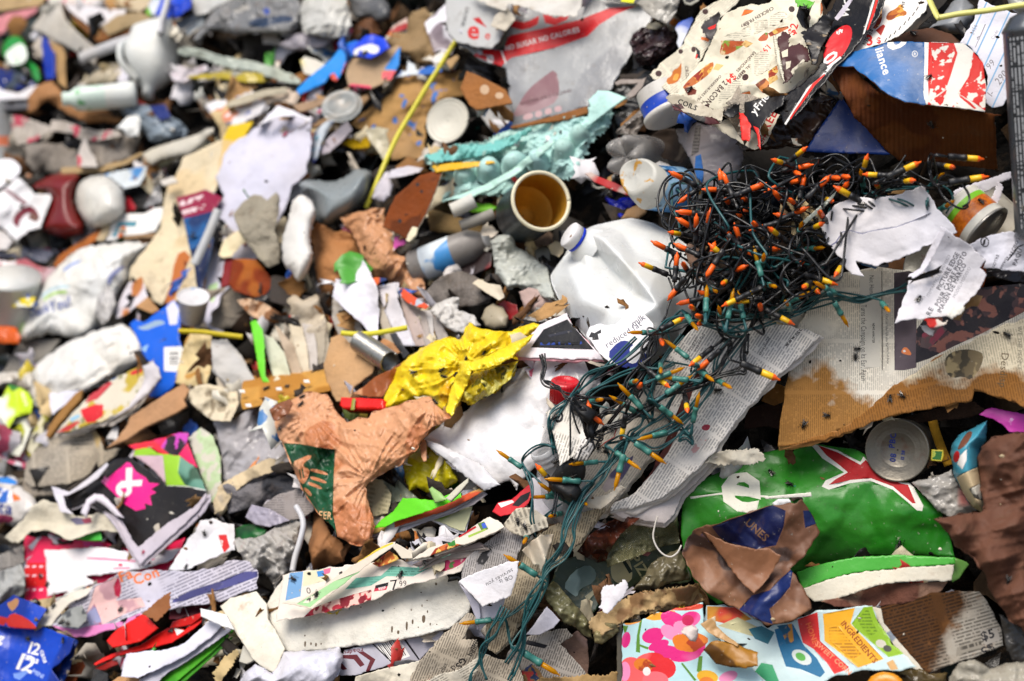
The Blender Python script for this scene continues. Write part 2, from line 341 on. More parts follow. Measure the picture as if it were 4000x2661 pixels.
# ------------------------------------------------------------------ solids
def CV(a): return a[0] * Rv + a[1] * Uv - a[2] * Fv      # (right, up, towards viewer) -> world
def basis(axis, xd=(1, 0.05, 0.02)):
    z = CV(axis); z = z / np.linalg.norm(z); x = CV(xd); x = x - z * x.dot(z)
    if np.linalg.norm(x) < 1e-3: x = CV((0, 1, .1)); x = x - z * x.dot(z)
    x /= np.linalg.norm(x); return np.stack([x, np.cross(z, x), z], 1)
def lathe(prof, seg=28, sq=0.0, fn=None):
    """prof: (radius, height[, material]); sq squares the section off"""
    V = []; F = []; M = []; th = np.linspace(0, 2 * math.pi, seg, endpoint=False)
    for p in prof:
        r, z = p[0], p[1]; q = 2 + 4 * (p[3] if len(p) > 3 else sq); s = (np.abs(np.cos(th)) ** q + np.abs(np.sin(th)) ** q) ** (-1 / q)
        V.append(np.stack([r * s * np.cos(th), r * s * np.sin(th), np.full(seg, z)], 1))
    for i in range(len(prof) - 1):
        for j in range(seg):
            k = (j + 1) % seg; F.append((i * seg + j, i * seg + k, (i + 1) * seg + k, (i + 1) * seg + j)); M.append(prof[i + 1][2] if len(prof[i + 1]) > 2 else 0)
    V = np.concatenate(V); V = fn(V) if fn else V
    return V, F, M
def solid(name, V, F, mats, B, pos, parent=None, label=None, cat=None, fm=None, smooth=True, dent=0.0, ds=.03, group=None):
    V = np.asarray(V, float).copy()
    if dent:
        SEED[0] += 1; k = SEED[0]
        for ax in range(3):
            a, b = [(1, 2), (0, 2), (0, 1)][ax]; V[:, ax] += (vn(V[:, a] / ds + V[:, ax] / ds * .7, V[:, b] / ds, k + ax) - .5) * dent * 2
    return mesh_obj(name, V @ B.T + pos, F, mats, parent, label, cat, group, fm, smooth)
def spline(P, n=8):
    P = np.asarray(P, float); Q = np.vstack([2 * P[0] - P[1], P, 2 * P[-1] - P[-2]]); out = []
    for i in range(1, len(Q) - 2):
        t = np.linspace(0, 1, n, endpoint=False)[:, None]; a, b, c, d = Q[i - 1:i + 3]
        out.append(.5 * (2 * b + (c - a) * t + (2 * a - 5 * b + 4 * c - d) * t * t + (3 * b - a - 3 * c + d) * t ** 3))
    out.append(P[-1:]); return np.concatenate(out)
def tube(pts, r, seg=6):
    pts = np.asarray(pts, float); n = len(pts); T = np.gradient(pts, axis=0); T /= np.maximum(np.linalg.norm(T, axis=1), 1e-9)[:, None]
    x = np.cross(T[0], (0.3, .5, .8)); x /= np.linalg.norm(x); V = []; th = np.linspace(0, 2 * math.pi, seg, endpoint=False); rr = np.broadcast_to(r, (n,))
    for i in range(n):
        x = x - T[i] * x.dot(T[i]); x /= max(np.linalg.norm(x), 1e-9); y = np.cross(T[i], x); V.append(pts[i] + rr[i] * (np.outer(np.cos(th), x) + np.outer(np.sin(th), y)))
    F = [(i * seg + j, i * seg + (j + 1) % seg, (i + 1) * seg + (j + 1) % seg, (i + 1) * seg + j) for i in range(n - 1) for j in range(seg)]
    F += [tuple(reversed(range(seg))), tuple((n - 1) * seg + j for j in range(seg))]; return np.concatenate(V), F
def joinm(parts):
    V = []; F = []; k = 0
    for v, f in parts: V.append(v); F += [tuple(i + k for i in q) for q in f]; k += len(v)
    return np.concatenate(V), F
def path3(t, s, lift, n=8):
    """points 'x,y,extra_cm ...' -> smooth line in space"""
    o = parse(t, s); return spline(P3(o[:, 0], o[:, 1], wd(o[:, 0], o[:, 1]) - lift / 100 - o[:, 2]), n)
# ------------------------------------------------------------------ setting: ground, body of the heap, loose scraps
gm = mk('#6b6257', 'rough', dirt=.8, two=('#4a4238', 6, .5))
g = mesh_obj('ground', [(-400, -400, 0), (400, -400, 0), (400, 400, 0), (-400, 400, 0)], [(0, 1, 2, 3)], gm, loc=(0, 0, 0)); tag(g, 'bare dirt ground under the waste heap', None, kind='structure')
L0G = np.array(((1, 2, 12, 22), (5, 9, 17, 22), (12, 17, 24, 23), (20, 23, 25, 23.0)))
def L0(u, v):
    w0 = W(u, v) - .15; x = np.clip(((u / w0) / TANH * 2000 + 2000) / 1000 - .5, 0, 2.999); y = np.clip((1330.5 - (v / w0) / TANH * 2000) / 665 - .5, 0, 2.999)
    i = np.floor(x).astype(int); j = np.floor(y).astype(int); fx = x - i; fy = y - j
    return ((L0G[j, i] * (1 - fx) + L0G[j, i + 1] * fx) * (1 - fy) + (L0G[j + 1, i] * (1 - fx) + L0G[j + 1, i + 1] * fx) * fy) / 100
def WB(u, v): return W(u, v) - L0(u, v)
nu, nv = 190, 150; uu, vv = np.meshgrid(np.linspace(-3.4, 2.8, nu), np.linspace(-1.25, 2.3, nv)); 
wm = WB(uu, vv) + .105 + .07 * (vn(uu * 9, vv * 9, 3) - .5) + .05 * (vn(uu * 22, vv * 22, 4) - .5) + .03 * (vn(uu * 50, vv * 50, 5) - .5)
MV = CAMP + np.multiply.outer(uu.ravel(), Rv) + np.multiply.outer(vv.ravel(), Uv) + np.multiply.outer(wm.ravel(), Fv)
MF = [(j * nu + i, j * nu + i + 1, (j + 1) * nu + i + 1, (j + 1) * nu + i) for j in range(nv - 1) for i in range(nu - 1)]
mo = mesh_obj('mound', MV, MF, mk('#120f0c', 'rough', dirt=.3, two=('#1f1913', 30, .52), three=('#080706', 18, .5)), smooth=False)  # near black colour stands in for the deep shade of the gaps
tag(mo, 'packed rubbish under the waste, coloured black as shade', None, kind='structure')
def scraps(name, label, cols, n, box, seed, smin, smax, dmin, dmax):
    r = np.random.RandomState(seed); V = []; F = []; FM = []; k = 0
    gx, gy = np.meshgrid(np.linspace(-.5, .5, 4), np.linspace(-.5, .5, 3)); gx = gx.ravel(); gy = gy.ravel()
    cell = [(j * 4 + i, j * 4 + i + 1, (j + 1) * 4 + i + 1, (j + 1) * 4 + i) for j in range(2) for i in range(3)]
    U_ = r.uniform(box[0], box[1], n); V_ = r.uniform(box[2], box[3], n); W_ = WB(U_, V_)
    for i in range(n):
        s = r.uniform(smin, smax); a = r.uniform(.25, 1.0); th = r.rand() * 6.28
        l = np.stack([(gx + .25 * (r.rand(12) - .5)) * s, (gy + .25 * (r.rand(12) - .5)) * s * a, np.abs(gx * r.uniform(-1, 1) + gy * r.uniform(-1, 1)) * s * r.uniform(0, .9) + r.randn(12) * s * .03], 1)
        ax = np.array((r.randn() * .7, r.randn() * .7, 1.0)); B = basis(ax, (math.cos(th), math.sin(th), .1))
        p = CAMP + U_[i] * Rv + V_[i] * Uv + (W_[i] + r.uniform(dmin, dmax)) * Fv
        V.append(l @ B.T + p); F += [tuple(q + k for q in f) for f in cell]; FM += [r.randint(len(cols))] * 6; k += 12
    o = mesh_obj(name, np.concatenate(V), F, cols, fm=FM, smooth=True); md = o.modifiers.new('thickness', 'SOLIDIFY'); md.thickness = .0006; return tag(o, label, None, kind='stuff')
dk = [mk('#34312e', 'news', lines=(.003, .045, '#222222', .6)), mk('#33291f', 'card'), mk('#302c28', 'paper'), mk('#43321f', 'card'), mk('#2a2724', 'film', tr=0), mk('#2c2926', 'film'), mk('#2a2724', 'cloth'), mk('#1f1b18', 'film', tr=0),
      mk('#3a352f', 'paper'), mk('#382a20', 'card'), mk('#141a24', 'gloss'), mk('#1c221f', 'film', tr=0)]  # colours darkened so the hollows between the waste read as shaded
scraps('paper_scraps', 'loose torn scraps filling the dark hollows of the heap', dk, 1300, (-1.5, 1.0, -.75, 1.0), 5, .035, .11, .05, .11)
lt = dk + [mk('#a9a59d', 'paper'), mk('#b9b6b2', 'film'), mk('#8f7350', 'card'), mk('#6f2420', 'gloss'), mk('#2b4a86', 'gloss'), mk('#a89a4a', 'film')]
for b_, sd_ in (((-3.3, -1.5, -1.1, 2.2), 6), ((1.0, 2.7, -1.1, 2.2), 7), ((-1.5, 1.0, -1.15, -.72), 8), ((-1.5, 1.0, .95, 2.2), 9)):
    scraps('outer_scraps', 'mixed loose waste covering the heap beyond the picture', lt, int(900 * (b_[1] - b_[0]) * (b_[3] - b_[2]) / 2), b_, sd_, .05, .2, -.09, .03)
# ------------------------------------------------------------------ things, far upper left of the heap
WH = mk('#e8e8ee', 'paper', dirt=.12); LAV = mk('#d6d6e4', 'paper', dirt=.15); OFF = mk('#dcd8cc', 'paper', dirt=.4); CREAM = mk('#d9cdb0', 'paper', dirt=.45); GREY = mk('#a4a29e', 'paper', dirt=.4)
WFILM = mk('#e2e2e0', 'film', dirt=.2); GFILM = mk('#8d9192', 'film', dirt=.4); LFILM = mk('#d8d8e4', 'film', dirt=.15); CLR = mk('#a9adac', 'clear'); DCLR = mk('#55504c', 'clear', al=.45)
KRAFT = mk('#9c6f45', 'paper', dirt=.35); TAN = mk('#b98f64', 'card', dirt=.3); BRN = mk('#7a4f2a', 'card', dirt=.5); DBRN = mk('#4a2c17', 'card', dirt=.6)
NEWS = mk('#bdb5a8', 'news', lines=(0.002788, .052, '#2a2826', 0.60), dirt=.4); NEWSW = mk('#d8d4cf', 'news', lines=(0.002788, .055, '#2c2a30', 0.56), dirt=.25); NEWSG = mk('#8f887f', 'news', lines=(0.002788, .05, '#252220', 0.56), dirt=.6)
WPOLY = mk('#dfe3e2', 'poly', dirt=.2); BLK = mk('#0d0c0c', 'gloss', dirt=.15); DKG = mk('#26282b', 'film', tr=0, dirt=.4); RED = mk('#c8161a', 'gloss'); BLU = mk('#1248c8', 'gloss'); NAVY = mk('#141f52', 'gloss')
GRN = mk('#3f9a2e', 'gloss'); LIME = mk('#8ed21a', 'gloss'); YEL = mk('#e2c21a', 'gloss'); PINK = mk('#d8527c', 'gloss'); iBLK = mk('#15141a', 'ink'); iRED = mk('#b3161c', 'ink'); iWH = mk('#e4e2de', 'ink'); iNAVY = mk('#1d2f78', 'ink')
iMAR = mk('#6d2030', 'ink'); iORG = mk('#e0702c', 'ink'); iGRN = mk('#2f7a2c', 'ink'); iTEAL = mk('#4fa79c', 'ink'); iYEL = mk('#e0b41c', 'ink'); iLBL = mk('#8db4d8', 'ink'); iPNK = mk('#e0468a', 'ink'); iGRY = mk('#7e7c80', 'ink')
FOOD = mk('#c2662c', 'ink', two=('#8c2c14', 70, .5), three=('#d9b25a', 60, .58)); PHOTO = mk('#4c3a3e', 'ink', two=('#8a5a50', 60, .5), three=('#27242c', 40, .5))
STRAPM = mk('#d8d03a', 'poly', tr=.1, dirt=.1)
def ST(name, label, t, pts, mat, L, w=.0045, cat='strap', th=.0012, parent=None):
    """flat strap laid along a line"""
    o = path3(t, pts, L, 10); T = np.gradient(o, axis=0); T /= np.linalg.norm(T, axis=1)[:, None]; n = np.cross(T, Fv); n /= np.linalg.norm(n, axis=1)[:, None]
    V = np.concatenate([o - n * w, o + n * w]); k = len(o); ob = mesh_obj(name, V, [(i, i + 1, k + i + 1, k + i) for i in range(k - 1)], mat, parent, label, cat)
    md = ob.modifiers.new('thickness', 'SOLIDIFY'); md.thickness = th; return ob
def TB(name, label, t, pts, mat, L, r, cat, parent=None, seg=8):
    v, f = tube(path3(t, pts, L, 10), r, seg); return mesh_obj(name, v, f, mat, parent, label, cat)
# top left corner
S('cardboard_sheet', 'tan cardboard sheet filling the top left corner', 'cardboard', '00', "-80,-60 430,-60 400,20 360,55 0,105 -80,110", mk('#b39a74', 'card'), 2, 3, .1, th=.004)
S('pink_paper', 'rose pink paper strip under the corner cardboard', 'paper', '00', "-60,170 110,110 350,65 340,110 180,200 90,240 0,340 -60,340", mk('#c78088', 'paper'), 1, 4)
S('dark_film', 'dark greenish plastic film below the pink paper strip', 'plastic film', '00', "-60,340 90,240 330,160 390,290 260,400 210,340 100,320 -60,430", mk('#27312f', 'film', tr=.1), 0, 6, mode='film')
S('board_flap', 'light grey folded board flap beside the brown carton', 'cardboard', '00', "290,260,-1 385,130 380,60 560,40 600,170,1 700,290,1 920,480,1 870,600 780,520,-1 400,310,-2", mk('#b9b6b0', 'card'), 4, 4, .09, th=.004, back=BRN)
T_ = thing('brown_carton', 'torn open brown carton with white lining, upper left', 'carton', '00', 900, 220, .02)
S('side_panel', None, None, '00', "585,45 640,90 830,250 930,250 960,180 1290,120 1450,190 1250,290 900,390 700,210", BRN, 3, 4, .1, th=.004, parent=T_)
S('lining', None, None, '00', "600,40 900,75 1160,90 1150,130 930,240 830,245 640,100", mk('#d5d2d6', 'paper'), 4, 4, .1, parent=T_)
S('end_flap', None, None, '00', "930,240 1080,140 1290,110 1440,190 1380,215 1150,260 1000,330", mk('#9d8a6a', 'card'), 4.4, 4, .08, th=.003, parent=T_)
S('white_sheet', 'whitish sheet with pink print at the top edge', 'paper', '00', "400,-60 910,-60 920,40 760,50 600,40 560,50 470,50", mk('#d2c8c8', 'paper', two=('#c8707c', 22, .6)), 2.6, 4)
S('beige_sheet', 'beige sheet at the top edge above the brown carton', 'paper', '00', "910,-60 1380,-60 1390,40 1290,110 1100,70 920,40", mk('#c2b296', 'paper'), 2, 4)
T_ = thing('detergent_pouch', 'blue and white plastic pouch at the top edge', 'pouch', '00', 1560, 60, .03)
S('pouch_body', None, None, '00', "1330,120 1390,0 1420,-60 1760,-60 1770,60 1660,150 1600,185 1530,180 1440,150 1380,160", mk('#d9dfe8', 'film'), 4, 6, .05, 'film', 2.5, sm=1, parent=T_,
  prints=[('P', "1430,140 1480,0 1500,-60 1760,-60 1770,60 1660,150 1600,185 1530,180", mk('#0b42c8', 'gloss')), ('P', "1320,130 1370,60 1400,150 1380,170", mk('#7bb03a', 'ink'))])
S('fold', None, None, '00', "1560,20 1620,60 1750,-30 1760,70 1630,160 1570,120", mk('#0a36b0', 'gloss'), 6.2, 4, .05, 'film', parent=T_, N=120)
TB('plastic_strip', 'thin white plastic strip hanging from the blue pouch', '00', "1560,-60 1530,60 1500,160 1480,230 1475,310", mk('#d7d8dc', 'poly'), 9, .007, 'plastic strip')
S('white_wrap', 'white wrap piece right of the blue pouch', 'plastic film', '00', "1770,-60 2180,-60 2130,0 1980,70 1900,130 1800,140 1770,80", mk('#c9cac8', 'film'), 2.5, 6, mode='film')
S('film_bag', 'pale blue grey film bag under the blue pouch', 'bag', '00', "1560,210 1640,190 1800,130 1900,140 1860,250 1780,330 1740,340 1660,270", mk('#9aa5b0', 'film'), 1.2, 7, mode='film', sm=1)
# hanging milk jug, upper left
T_ = thing('milk_jug', 'upside down empty milk jug with dirty neck, upper left', 'jug', '00', 1400, 540, .02)
def jugprof(h=.25, r=.073):
    return [(.001, 0, 0, 0), (r * .8, 0, 0, .6), (r * .97, .008, 0, .7), (r, .03, 0, .7), (r, .10, 0, .7), (r * .99, .13, 0, .65), (r * .9, .165, 0, .5), (r * .68, .195, 0, .25), (r * .42, .215, 0, .05), (.021, .226, 0, 0), (.019, .232, 0, 0), (.019, h, 0, 0), (.016, h, 0, 0)]
v, f, m_ = lathe(jugprof(), 36); Bj = basis((.02, -.92, .35), (1, .1, .25)); pj = hit(*tp('00', 1400, 560), .03)
solid('body', (v - np.array((0, 0, .115))) * .62, f, WPOLY, Bj, pj, T_, dent=.012, ds=.05)
v, f = tube(spline([(-.05, .05, .06), (-.075, .075, .09), (-.07, .07, .15), (-.03, .03, .20)], 6), .011, 8); solid('handle', (v - np.array((0, 0, .115))) * .62, f, WPOLY, Bj, pj, T_)
ST('white_strap', 'white plastic strap sticking out left of the hanging jug', '00', "730,545 860,490 1100,400 1260,350 1340,330", mk('#c9cacf', 'poly'), 8, .012)
S('white_label_scrap', 'crumpled white label beside the hanging jug top', 'paper', '00', "1500,260 1620,240 1680,330 1640,390 1580,330 1500,330", OFF, 5, 8, .03)
T_ = thing('green_bottle', 'crushed green plastic bottle at the left edge', 'bottle', '00', 180, 520, .02)
S('bottle_body', None, None, '00', "10,480 30,400 100,325 190,335 240,420 270,540 350,600 385,740 330,770 260,640 150,620 60,580", mk('#2f9a44', 'film', tr=.3, rough=.12), 3, 9, .05, 'film', 3.5, parent=T_, sm=1)
S('label', None, None, '00', "40,500 110,430 200,390 250,470 250,560 150,610 80,590", mk('#dfe6dc', 'gloss', two=('#3fae4a', 40, .66)), 6.6, 6, .04, 'film', parent=T_, sm=1)
S('blue_paddle', 'deep blue flat plastic piece standing near the green bottle', 'plastic piece', '00', "368,330 430,350 470,460 500,480 500,720 420,730 400,600 390,470", mk('#0a2f9a', 'gloss'), 5, 4, .1, 'soft', th=.003)
S('cardboard_strip', 'tan cardboard strip right of the deep blue plastic piece', 'cardboard', '00', "420,360 570,430 600,500 600,640 610,820 540,760 510,640 500,480 430,460", mk('#a8875c', 'card', two=('#c9c6cc', 20, .6)), 3.4, 4, th=.003)
S('film_wrap', 'dark blue and grey crumpled film under the green bottle', 'plastic film', '00', "-60,610 60,640 120,600 240,690 350,780 330,850 150,840 -60,830", mk('#3c4550', 'film', tr=.1, two=('#15256a', 16, .55)), 2.5, 9, .05, 'film', 2)
S('foam_strip', 'white foam strip at the left edge above a grey slab', 'foam', '00', "-60,830 20,830 170,860 280,800 350,785 300,880 240,910 -60,925", mk('#d7d6dc', 'foam', two=('#d2637a', 14, .68)), 4.4, 4, th=.006)
S('grey_slab', 'dark grey board slab at the left edge', 'board', '00', "-60,930 120,920 250,930 255,1000 -60,1015", mk('#55555a', 'poly', tr=0), 3, 3, th=.01)
S('kraft_bag', 'crumpled brown kraft bag lying right of the grey slab', 'bag', '00', "255,900 330,800 420,760 490,745 560,830 640,890 720,930 800,960 870,950 990,1020 1130,1100 1090,1145 960,1130 820,1140 700,1090 560,1010 450,930 400,950 330,1020 265,1030", KRAFT, 5, 12, .05, bulge=4, N=700)
T_ = thing('white_bottle', 'white squeeze bottle with green label lying under the jug', 'bottle', '00', 950, 870, .02)
v, f, m_ = lathe([(.001, 0), (.030, .001), (.036, .006), (.037, .02), (.037, .085, 0), (.037, .087, 1), (.037, .15, 1), (.035, .165, 1), (.020, .18, 1), (.02, .2, 1), (.001, .2, 1)], 24)
solid('bottle_body', v * .7, f, [mk('#e4e8e4', 'poly', tr=.15), mk('#cfe0d4', 'gloss', two=('#5fae6a', 30, .6))], basis((-.97, -.08, .2)), hit(*tp('00', 1250, 880), .05), T_, fm=m_, dent=.004)
S('cream_bag', 'cream crumpled bag behind the white squeeze bottle', 'bag', '00', "700,800 760,740 900,640 1060,565 1140,620 1140,720 1070,760 900,790 800,800", mk('#b8ae98', 'film'), 2.5, 10, .05, 'film', 2, sm=1)
S('lavender_scrap', 'small lavender paper under the hanging jug', 'paper', '00', "1065,660 1130,600 1190,680 1180,750 1090,760", LAV, 3.5, 6, .04)
S('clear_bottle', 'crushed clear bluish bottle below the hanging jug', 'bottle', '00', "1080,970 1200,950 1400,970 1560,1060 1650,1110 1750,1210 1700,1260 1500,1310 1400,1330 1320,1220 1130,1060", mk('#8796a6', 'film', tr=.25, rough=.12), 3.2, 11, .045, 'film', 3.5, sm=1, N=600)
S('blue_film', 'deep blue film scrap by the crushed clear bottle', 'plastic film', '00', "1375,980 1520,960 1575,1080 1480,1110 1430,1060", mk('#10246a', 'gloss'), 6.6, 6, mode='film')
S('white_scrap', 'pointed white foam scrap beside the newspaper bundle', 'foam', '00', "1070,1180 1170,1080 1260,1060 1295,1100 1275,1250 1180,1270 1130,1200", mk('#d9dcdc', 'foam'), 7, 8, .04, bulge=1.5)
T_ = thing('newspaper_bundle', 'crumpled newspaper bundle with red print on its edge', 'newspaper', '00', 600, 1350, .02)
S('upper_fold', None, None, '00', "95,1070 160,1060 270,1100 450,1160 480,1110 620,1120 760,1180 900,1200 1090,1200 1130,1250 900,1300 740,1290 660,1230 500,1210 420,1240 330,1300 160,1340 110,1200", mk('#b4aca4', 'news', lines=(0.00328, .05, '#333333', 0.40), two=('#b8475a', 16, .64)), 6, 10, .05, parent=T_, N=500)
S('lower_fold', None, None, '00', "140,1310 330,1290 520,1330 720,1300 900,1290 1130,1240 1260,1270 1240,1390 1180,1450 1040,1500 900,1540 620,1567 300,1580 240,1480 230,1390", mk('#8d857c', 'news', lines=(0.00328, .05, '#222222', 0.48)), 4.5, 12, .05, parent=T_, N=600, pages=2)
S('torn_leaf', None, None, '00', "710,1440 770,1260 800,1300 830,1400 870,1440 900,1540 720,1540", mk('#bdb6b0', 'paper', two=('#c04055', 20, .58)), 8, 6, parent=T_)
S('brown_paper_edge', 'thin brown paper edge under the newspaper bundle', 'paper', '00', "560,1540 900,1530 1130,1480 1300,1400 1320,1420 1180,1510 900,1590 560,1600", mk('#a58c64', 'paper'), 6, 4)
S('curled_paper', 'curled cream paper sheet with its tip turned up', 'paper', '00', "1290,1420 1420,1360 1640,1290 1820,1240 1900,1190,2 1970,1175,3 1975,1220,3 1900,1310,1 1850,1370 1750,1430 1500,1470 1400,1530 1330,1500", mk('#cfcabd', 'film'), 5, 5, .08, 'soft', 1.5, N=500)
S('pale_sheet', 'pale yellowish sheet under the curled cream paper', 'paper', '00', "1840,1340 1900,1270 1990,1260 2010,1300 1900,1360 1600,1480 1400,1570 1330,1570 1500,1470", mk('#bdbb9e', 'film'), 3, 4)
T_ = thing('ribbed_tub', 'ribbed grey tub with an orange band at the left edge', 'tub', '00', 20, 1300, .02)
v, f, m_ = lathe([(.001, 0), (.06, 0)] + [(.062 + .0015 * (i % 2), .004 * i, 1 if 22 < i < 29 else 0) for i in range(1, 44)] + [(.055, .175), (.001, .175)], 26)
solid('tub_wall', v, f, [mk('#8e9092', 'poly', tr=.1), mk('#c06a48', 'gloss')], basis((.28, -.92, .3)), hit(*tp('00', -90, 1060), .0), T_, fm=m_)
S('jar_label_paper', 'white paper corner below the ribbed tub', 'paper', '00', "-60,1480 80,1460 130,1480 190,1540 180,1600 0,1730 -60,1740", WH, 7, 5)
S('film_strip_green', 'pale green translucent film strip right of the hanging jug', 'plastic film', '00', "1630,450 1760,430 1900,470 2000,510 2180,540 2420,580 2780,720 2750,790 2480,720 2350,650 2180,640 2000,600 1880,540 1640,510", mk('#b4bdb2', 'film'), 4, 7, mode='film', sm=1, N=500)
S('grey_strip', 'grey plastic strip with a yellowish end, upper left', 'plastic film', '00', "1720,700 1900,680 2130,650 2420,680 2430,760 2250,760 2100,730 1750,725", mk('#a09f94', 'film', two=('#b5a22a', 9, .58)), 4.6, 5, mode='film')
S('white_crumple', 'white crumpled wrapper hidden behind the hanging jug', 'wrapper', '00', "1560,680 1640,600 1760,640 1900,590 1920,640 1830,680 1690,760 1590,740", mk('#c3bec9', 'paper', two=('#7c3a4a', 30, .66)), 2, 9, .04)
S('comic_page', 'white page with small coloured pictures, upper left', 'paper', '00', "1890,960 1990,925 2120,910 2360,835 2500,850 2450,960 2400,1050 2250,1130 2140,1175 2020,1120 1930,1030", mk('#d9d6d8', 'gloss', two=('#cf7d5a', 26, .62), three=('#7f86b0', 34, .6)), 5, 6, .07, N=400, pages=2)
S('leaf_strip', 'dirty pale strip curling over the white picture page', 'paper', '00', "2090,940 2240,880 2420,830 2640,800 2640,860 2430,890 2250,960 2100,990", mk('#b0a894', 'paper'), 7, 5)
# second tile of the top row
T_ = thing('grey_sack', 'grey dirty plastic sack with blue print, top edge', 'sack', '10', 50, 180, .02)
S('sack_body', None, None, '10', "-600,380 -500,240 -400,100 -280,20 -100,-60 380,-60 410,60 430,160 410,290 300,330 120,320 0,300 -150,330 -300,290 -420,290 -520,400", mk('#7e7f80', 'film', dirt=.5, tr=.15), 4, 16, .07, 'film', 5, parent=T_, N=1100, sm=1,
  prints=[('P', "-60,180 120,150 330,140 360,200 200,210 60,260 -80,240", mk('#26364e', 'gloss'), 2), ('P', "60,80 120,70 130,130 80,140", mk('#25408e', 'gloss'), 2), ('P', "-230,100 -90,40 -40,80 -180,130", mk('#b5b2ac', 'film'), 1)])
S('white_bag', 'white crumpled plastic bag at the top edge', 'bag', '10', "400,70 470,-60 800,-60 850,60 890,200 850,330 760,360 640,340 520,320 430,300 410,180", mk('#c9c9c4', 'film'), 7, 16, .07, 'film', 4, N=800, sm=1)
S('grey_bag', 'smooth dark grey bag right of the white top bag', 'bag', '10', "810,-60 1110,-60 1220,20 1250,100 1210,190 1120,200 1040,140 900,190 870,60", mk('#5b5c5e', 'film', tr=.1), 3, 8, .09, 'film', 3, sm=1)
S('lavender_wrap', 'lavender crumpled wrap under the white top bag', 'plastic film', '10', "210,410 350,310 450,300 560,330 700,360 690,400 600,440 420,470 280,460", mk('#9a97a4', 'film'), 4, 9, .05, 'film', 1.5)
S('brown_rag', 'brown crumpled paper lump right of the white top bag', 'paper', '10', "870,300 930,200 1060,160 1150,220 1165,300 1100,350 990,370 860,360", mk('#5f3c22', 'paper'), 2.5, 12, .04, bulge=2)
T_ = thing('pet_food_box', 'crushed bright blue box with tan inside panel', 'box', '10', 900, 600, .03)
S('side_panel', None, None, '10', "370,830 480,720 700,540 790,410 930,370 960,420 900,500 830,580 800,660 740,750 700,740 680,690 640,760 400,875", mk('#1e8ae0', 'gloss'), 6, 4, .1, th=.0015, parent=T_, prints=[('P', "680,690 720,670 760,740 830,560 870,540 850,640 820,700 760,770 690,750", mk('#d9584a', 'ink')), ('P', "820,420 930,370 960,420 880,500 820,500", mk('#0f5ad2', 'gloss'))])
S('inside_panel', None, None, '10', "840,580 900,540 1040,535 1180,480 1290,420 1330,430 1315,600 1240,740 1060,815 850,790 830,700", mk('#b59c80', 'card'), 6.6, 4, .09, th=.0015, parent=T_, prints=[('P', "1220,580 1310,450 1330,430 1315,600 1290,650 1180,640", mk('#2f86d8', 'ink')), ('P', "1160,660 1290,650 1240,740 1160,730", mk('#e0606a', 'ink')), ('P', "850,790 880,770 1060,790 1060,815 870,830", mk('#e04a6a', 'ink'))])
S('top_flap', None, None, '10', "940,390 1010,325 1070,315 1180,350 1235,440 1140,500 1050,545 960,525 880,510 910,440", mk('#1540d6', 'gloss'), 9, 6, .05, bulge=1, th=.0015, parent=T_, prints=[('P', "890,500 910,450 990,420 1060,400 1140,430 1130,480 1080,500 1040,480 990,490 960,450 930,520", iWH, 1), ('P', "960,500 1010,460 1040,480 1000,520", iBLK)])
S('dark_red_wrap', 'dark red wrapper left of the bright blue box', 'wrapper', '10', "700,380 790,360 830,390 770,480 720,470", mk('#6d1020', 'gloss'), 3, 5)
S('bent_cardboard', 'long bent tan cardboard strip below the blue box', 'cardboard', '10', "330,970 500,930 700,880 850,800 870,820 760,890 640,950 500,1010 400,1035", mk('#a58a70', 'card'), 7, 4, th=.003)
S('yellow_card', 'small white card with yellow corner left of blue box', 'card', '10', "405,560 450,520 540,545 640,590 600,640 540,700 440,680", mk('#d2cdc0', 'gloss', two=('#d8c020', 9, .5)), 5, 4)
S('page_strip', 'fan of pale torn pages below the green film strip', 'paper', '10', "-60,870 120,820 360,820 380,870 340,960 200,930 100,960 -100,980 -200,960", mk('#c8b8a8', 'paper', two=('#c57c64', 18, .62)), 5.4, 8, .05, pages=2)
S('tall_kraft_bag', 'upright crumpled kraft bag left of the yellow strap', 'bag', '10', "1200,360 1260,300 1390,300 1400,170 1440,110 1560,75 1640,150 1610,300 1680,420 1700,500 1640,580 1480,590 1380,480 1250,430", mk('#8d7450', 'paper', dirt=.5), 3.5, 16, .06, bulge=4, N=800)
S('red_white_wrap', 'red and white wrapper behind the upright kraft bag', 'wrapper', '10', "1200,330 1260,240 1390,160 1400,260 1300,300", mk('#c3a89c', 'gloss', two=('#a82a2c', 20, .5)), 2.5, 6)
S('printed_kraft_bag', 'tan kraft bag with blue printed dots behind the strap', 'bag', '10', "870,1150 960,1060 1100,950 1250,860 1260,770 1310,710 1500,690 1700,660 1890,650 1910,880 1700,930 1600,1050 1560,1150 1560,1400 1400,1460 1240,1450 1230,1260 1100,1200 980,1210", mk('#a8834f', 'paper', two=('#4470b4', 34, .66), dirt=.45, vs=9), 2.5, 14, .07, N=1200, bulge=2)
S('bag_lower_fold', 'folded tan paper below the blue dotted bag', 'paper', '10', "1200,1220 1360,1190 1460,1320 1570,1400 1540,1470 1380,1450 1250,1480 1230,1350", mk('#a07e52', 'paper'), 5, 8)
S('blue_tape', 'blue tape strip over the dotted kraft bag', 'tape', '10', "1270,720 1330,650 1380,660 1400,560 1460,600 1480,650 1600,610 1710,620 1710,665 1560,690 1420,690", mk('#1f62b8', 'gloss', two=('#cfd6da', 12, .6)), 5.6, 4)
ST('yellow_strap', 'long pale yellow packing strap slanting down across the heap', '10', "1900,290 1830,390 1700,600 1560,820 1440,1020 1310,1240 1210,1450 1130,1640 1080,1760 1010,1915", STRAPM, 11, .0042)
T_ = thing('lidded_can', 'dark can with pale ringed lid facing the camera', 'can', '10', 1780, 1120, .03)
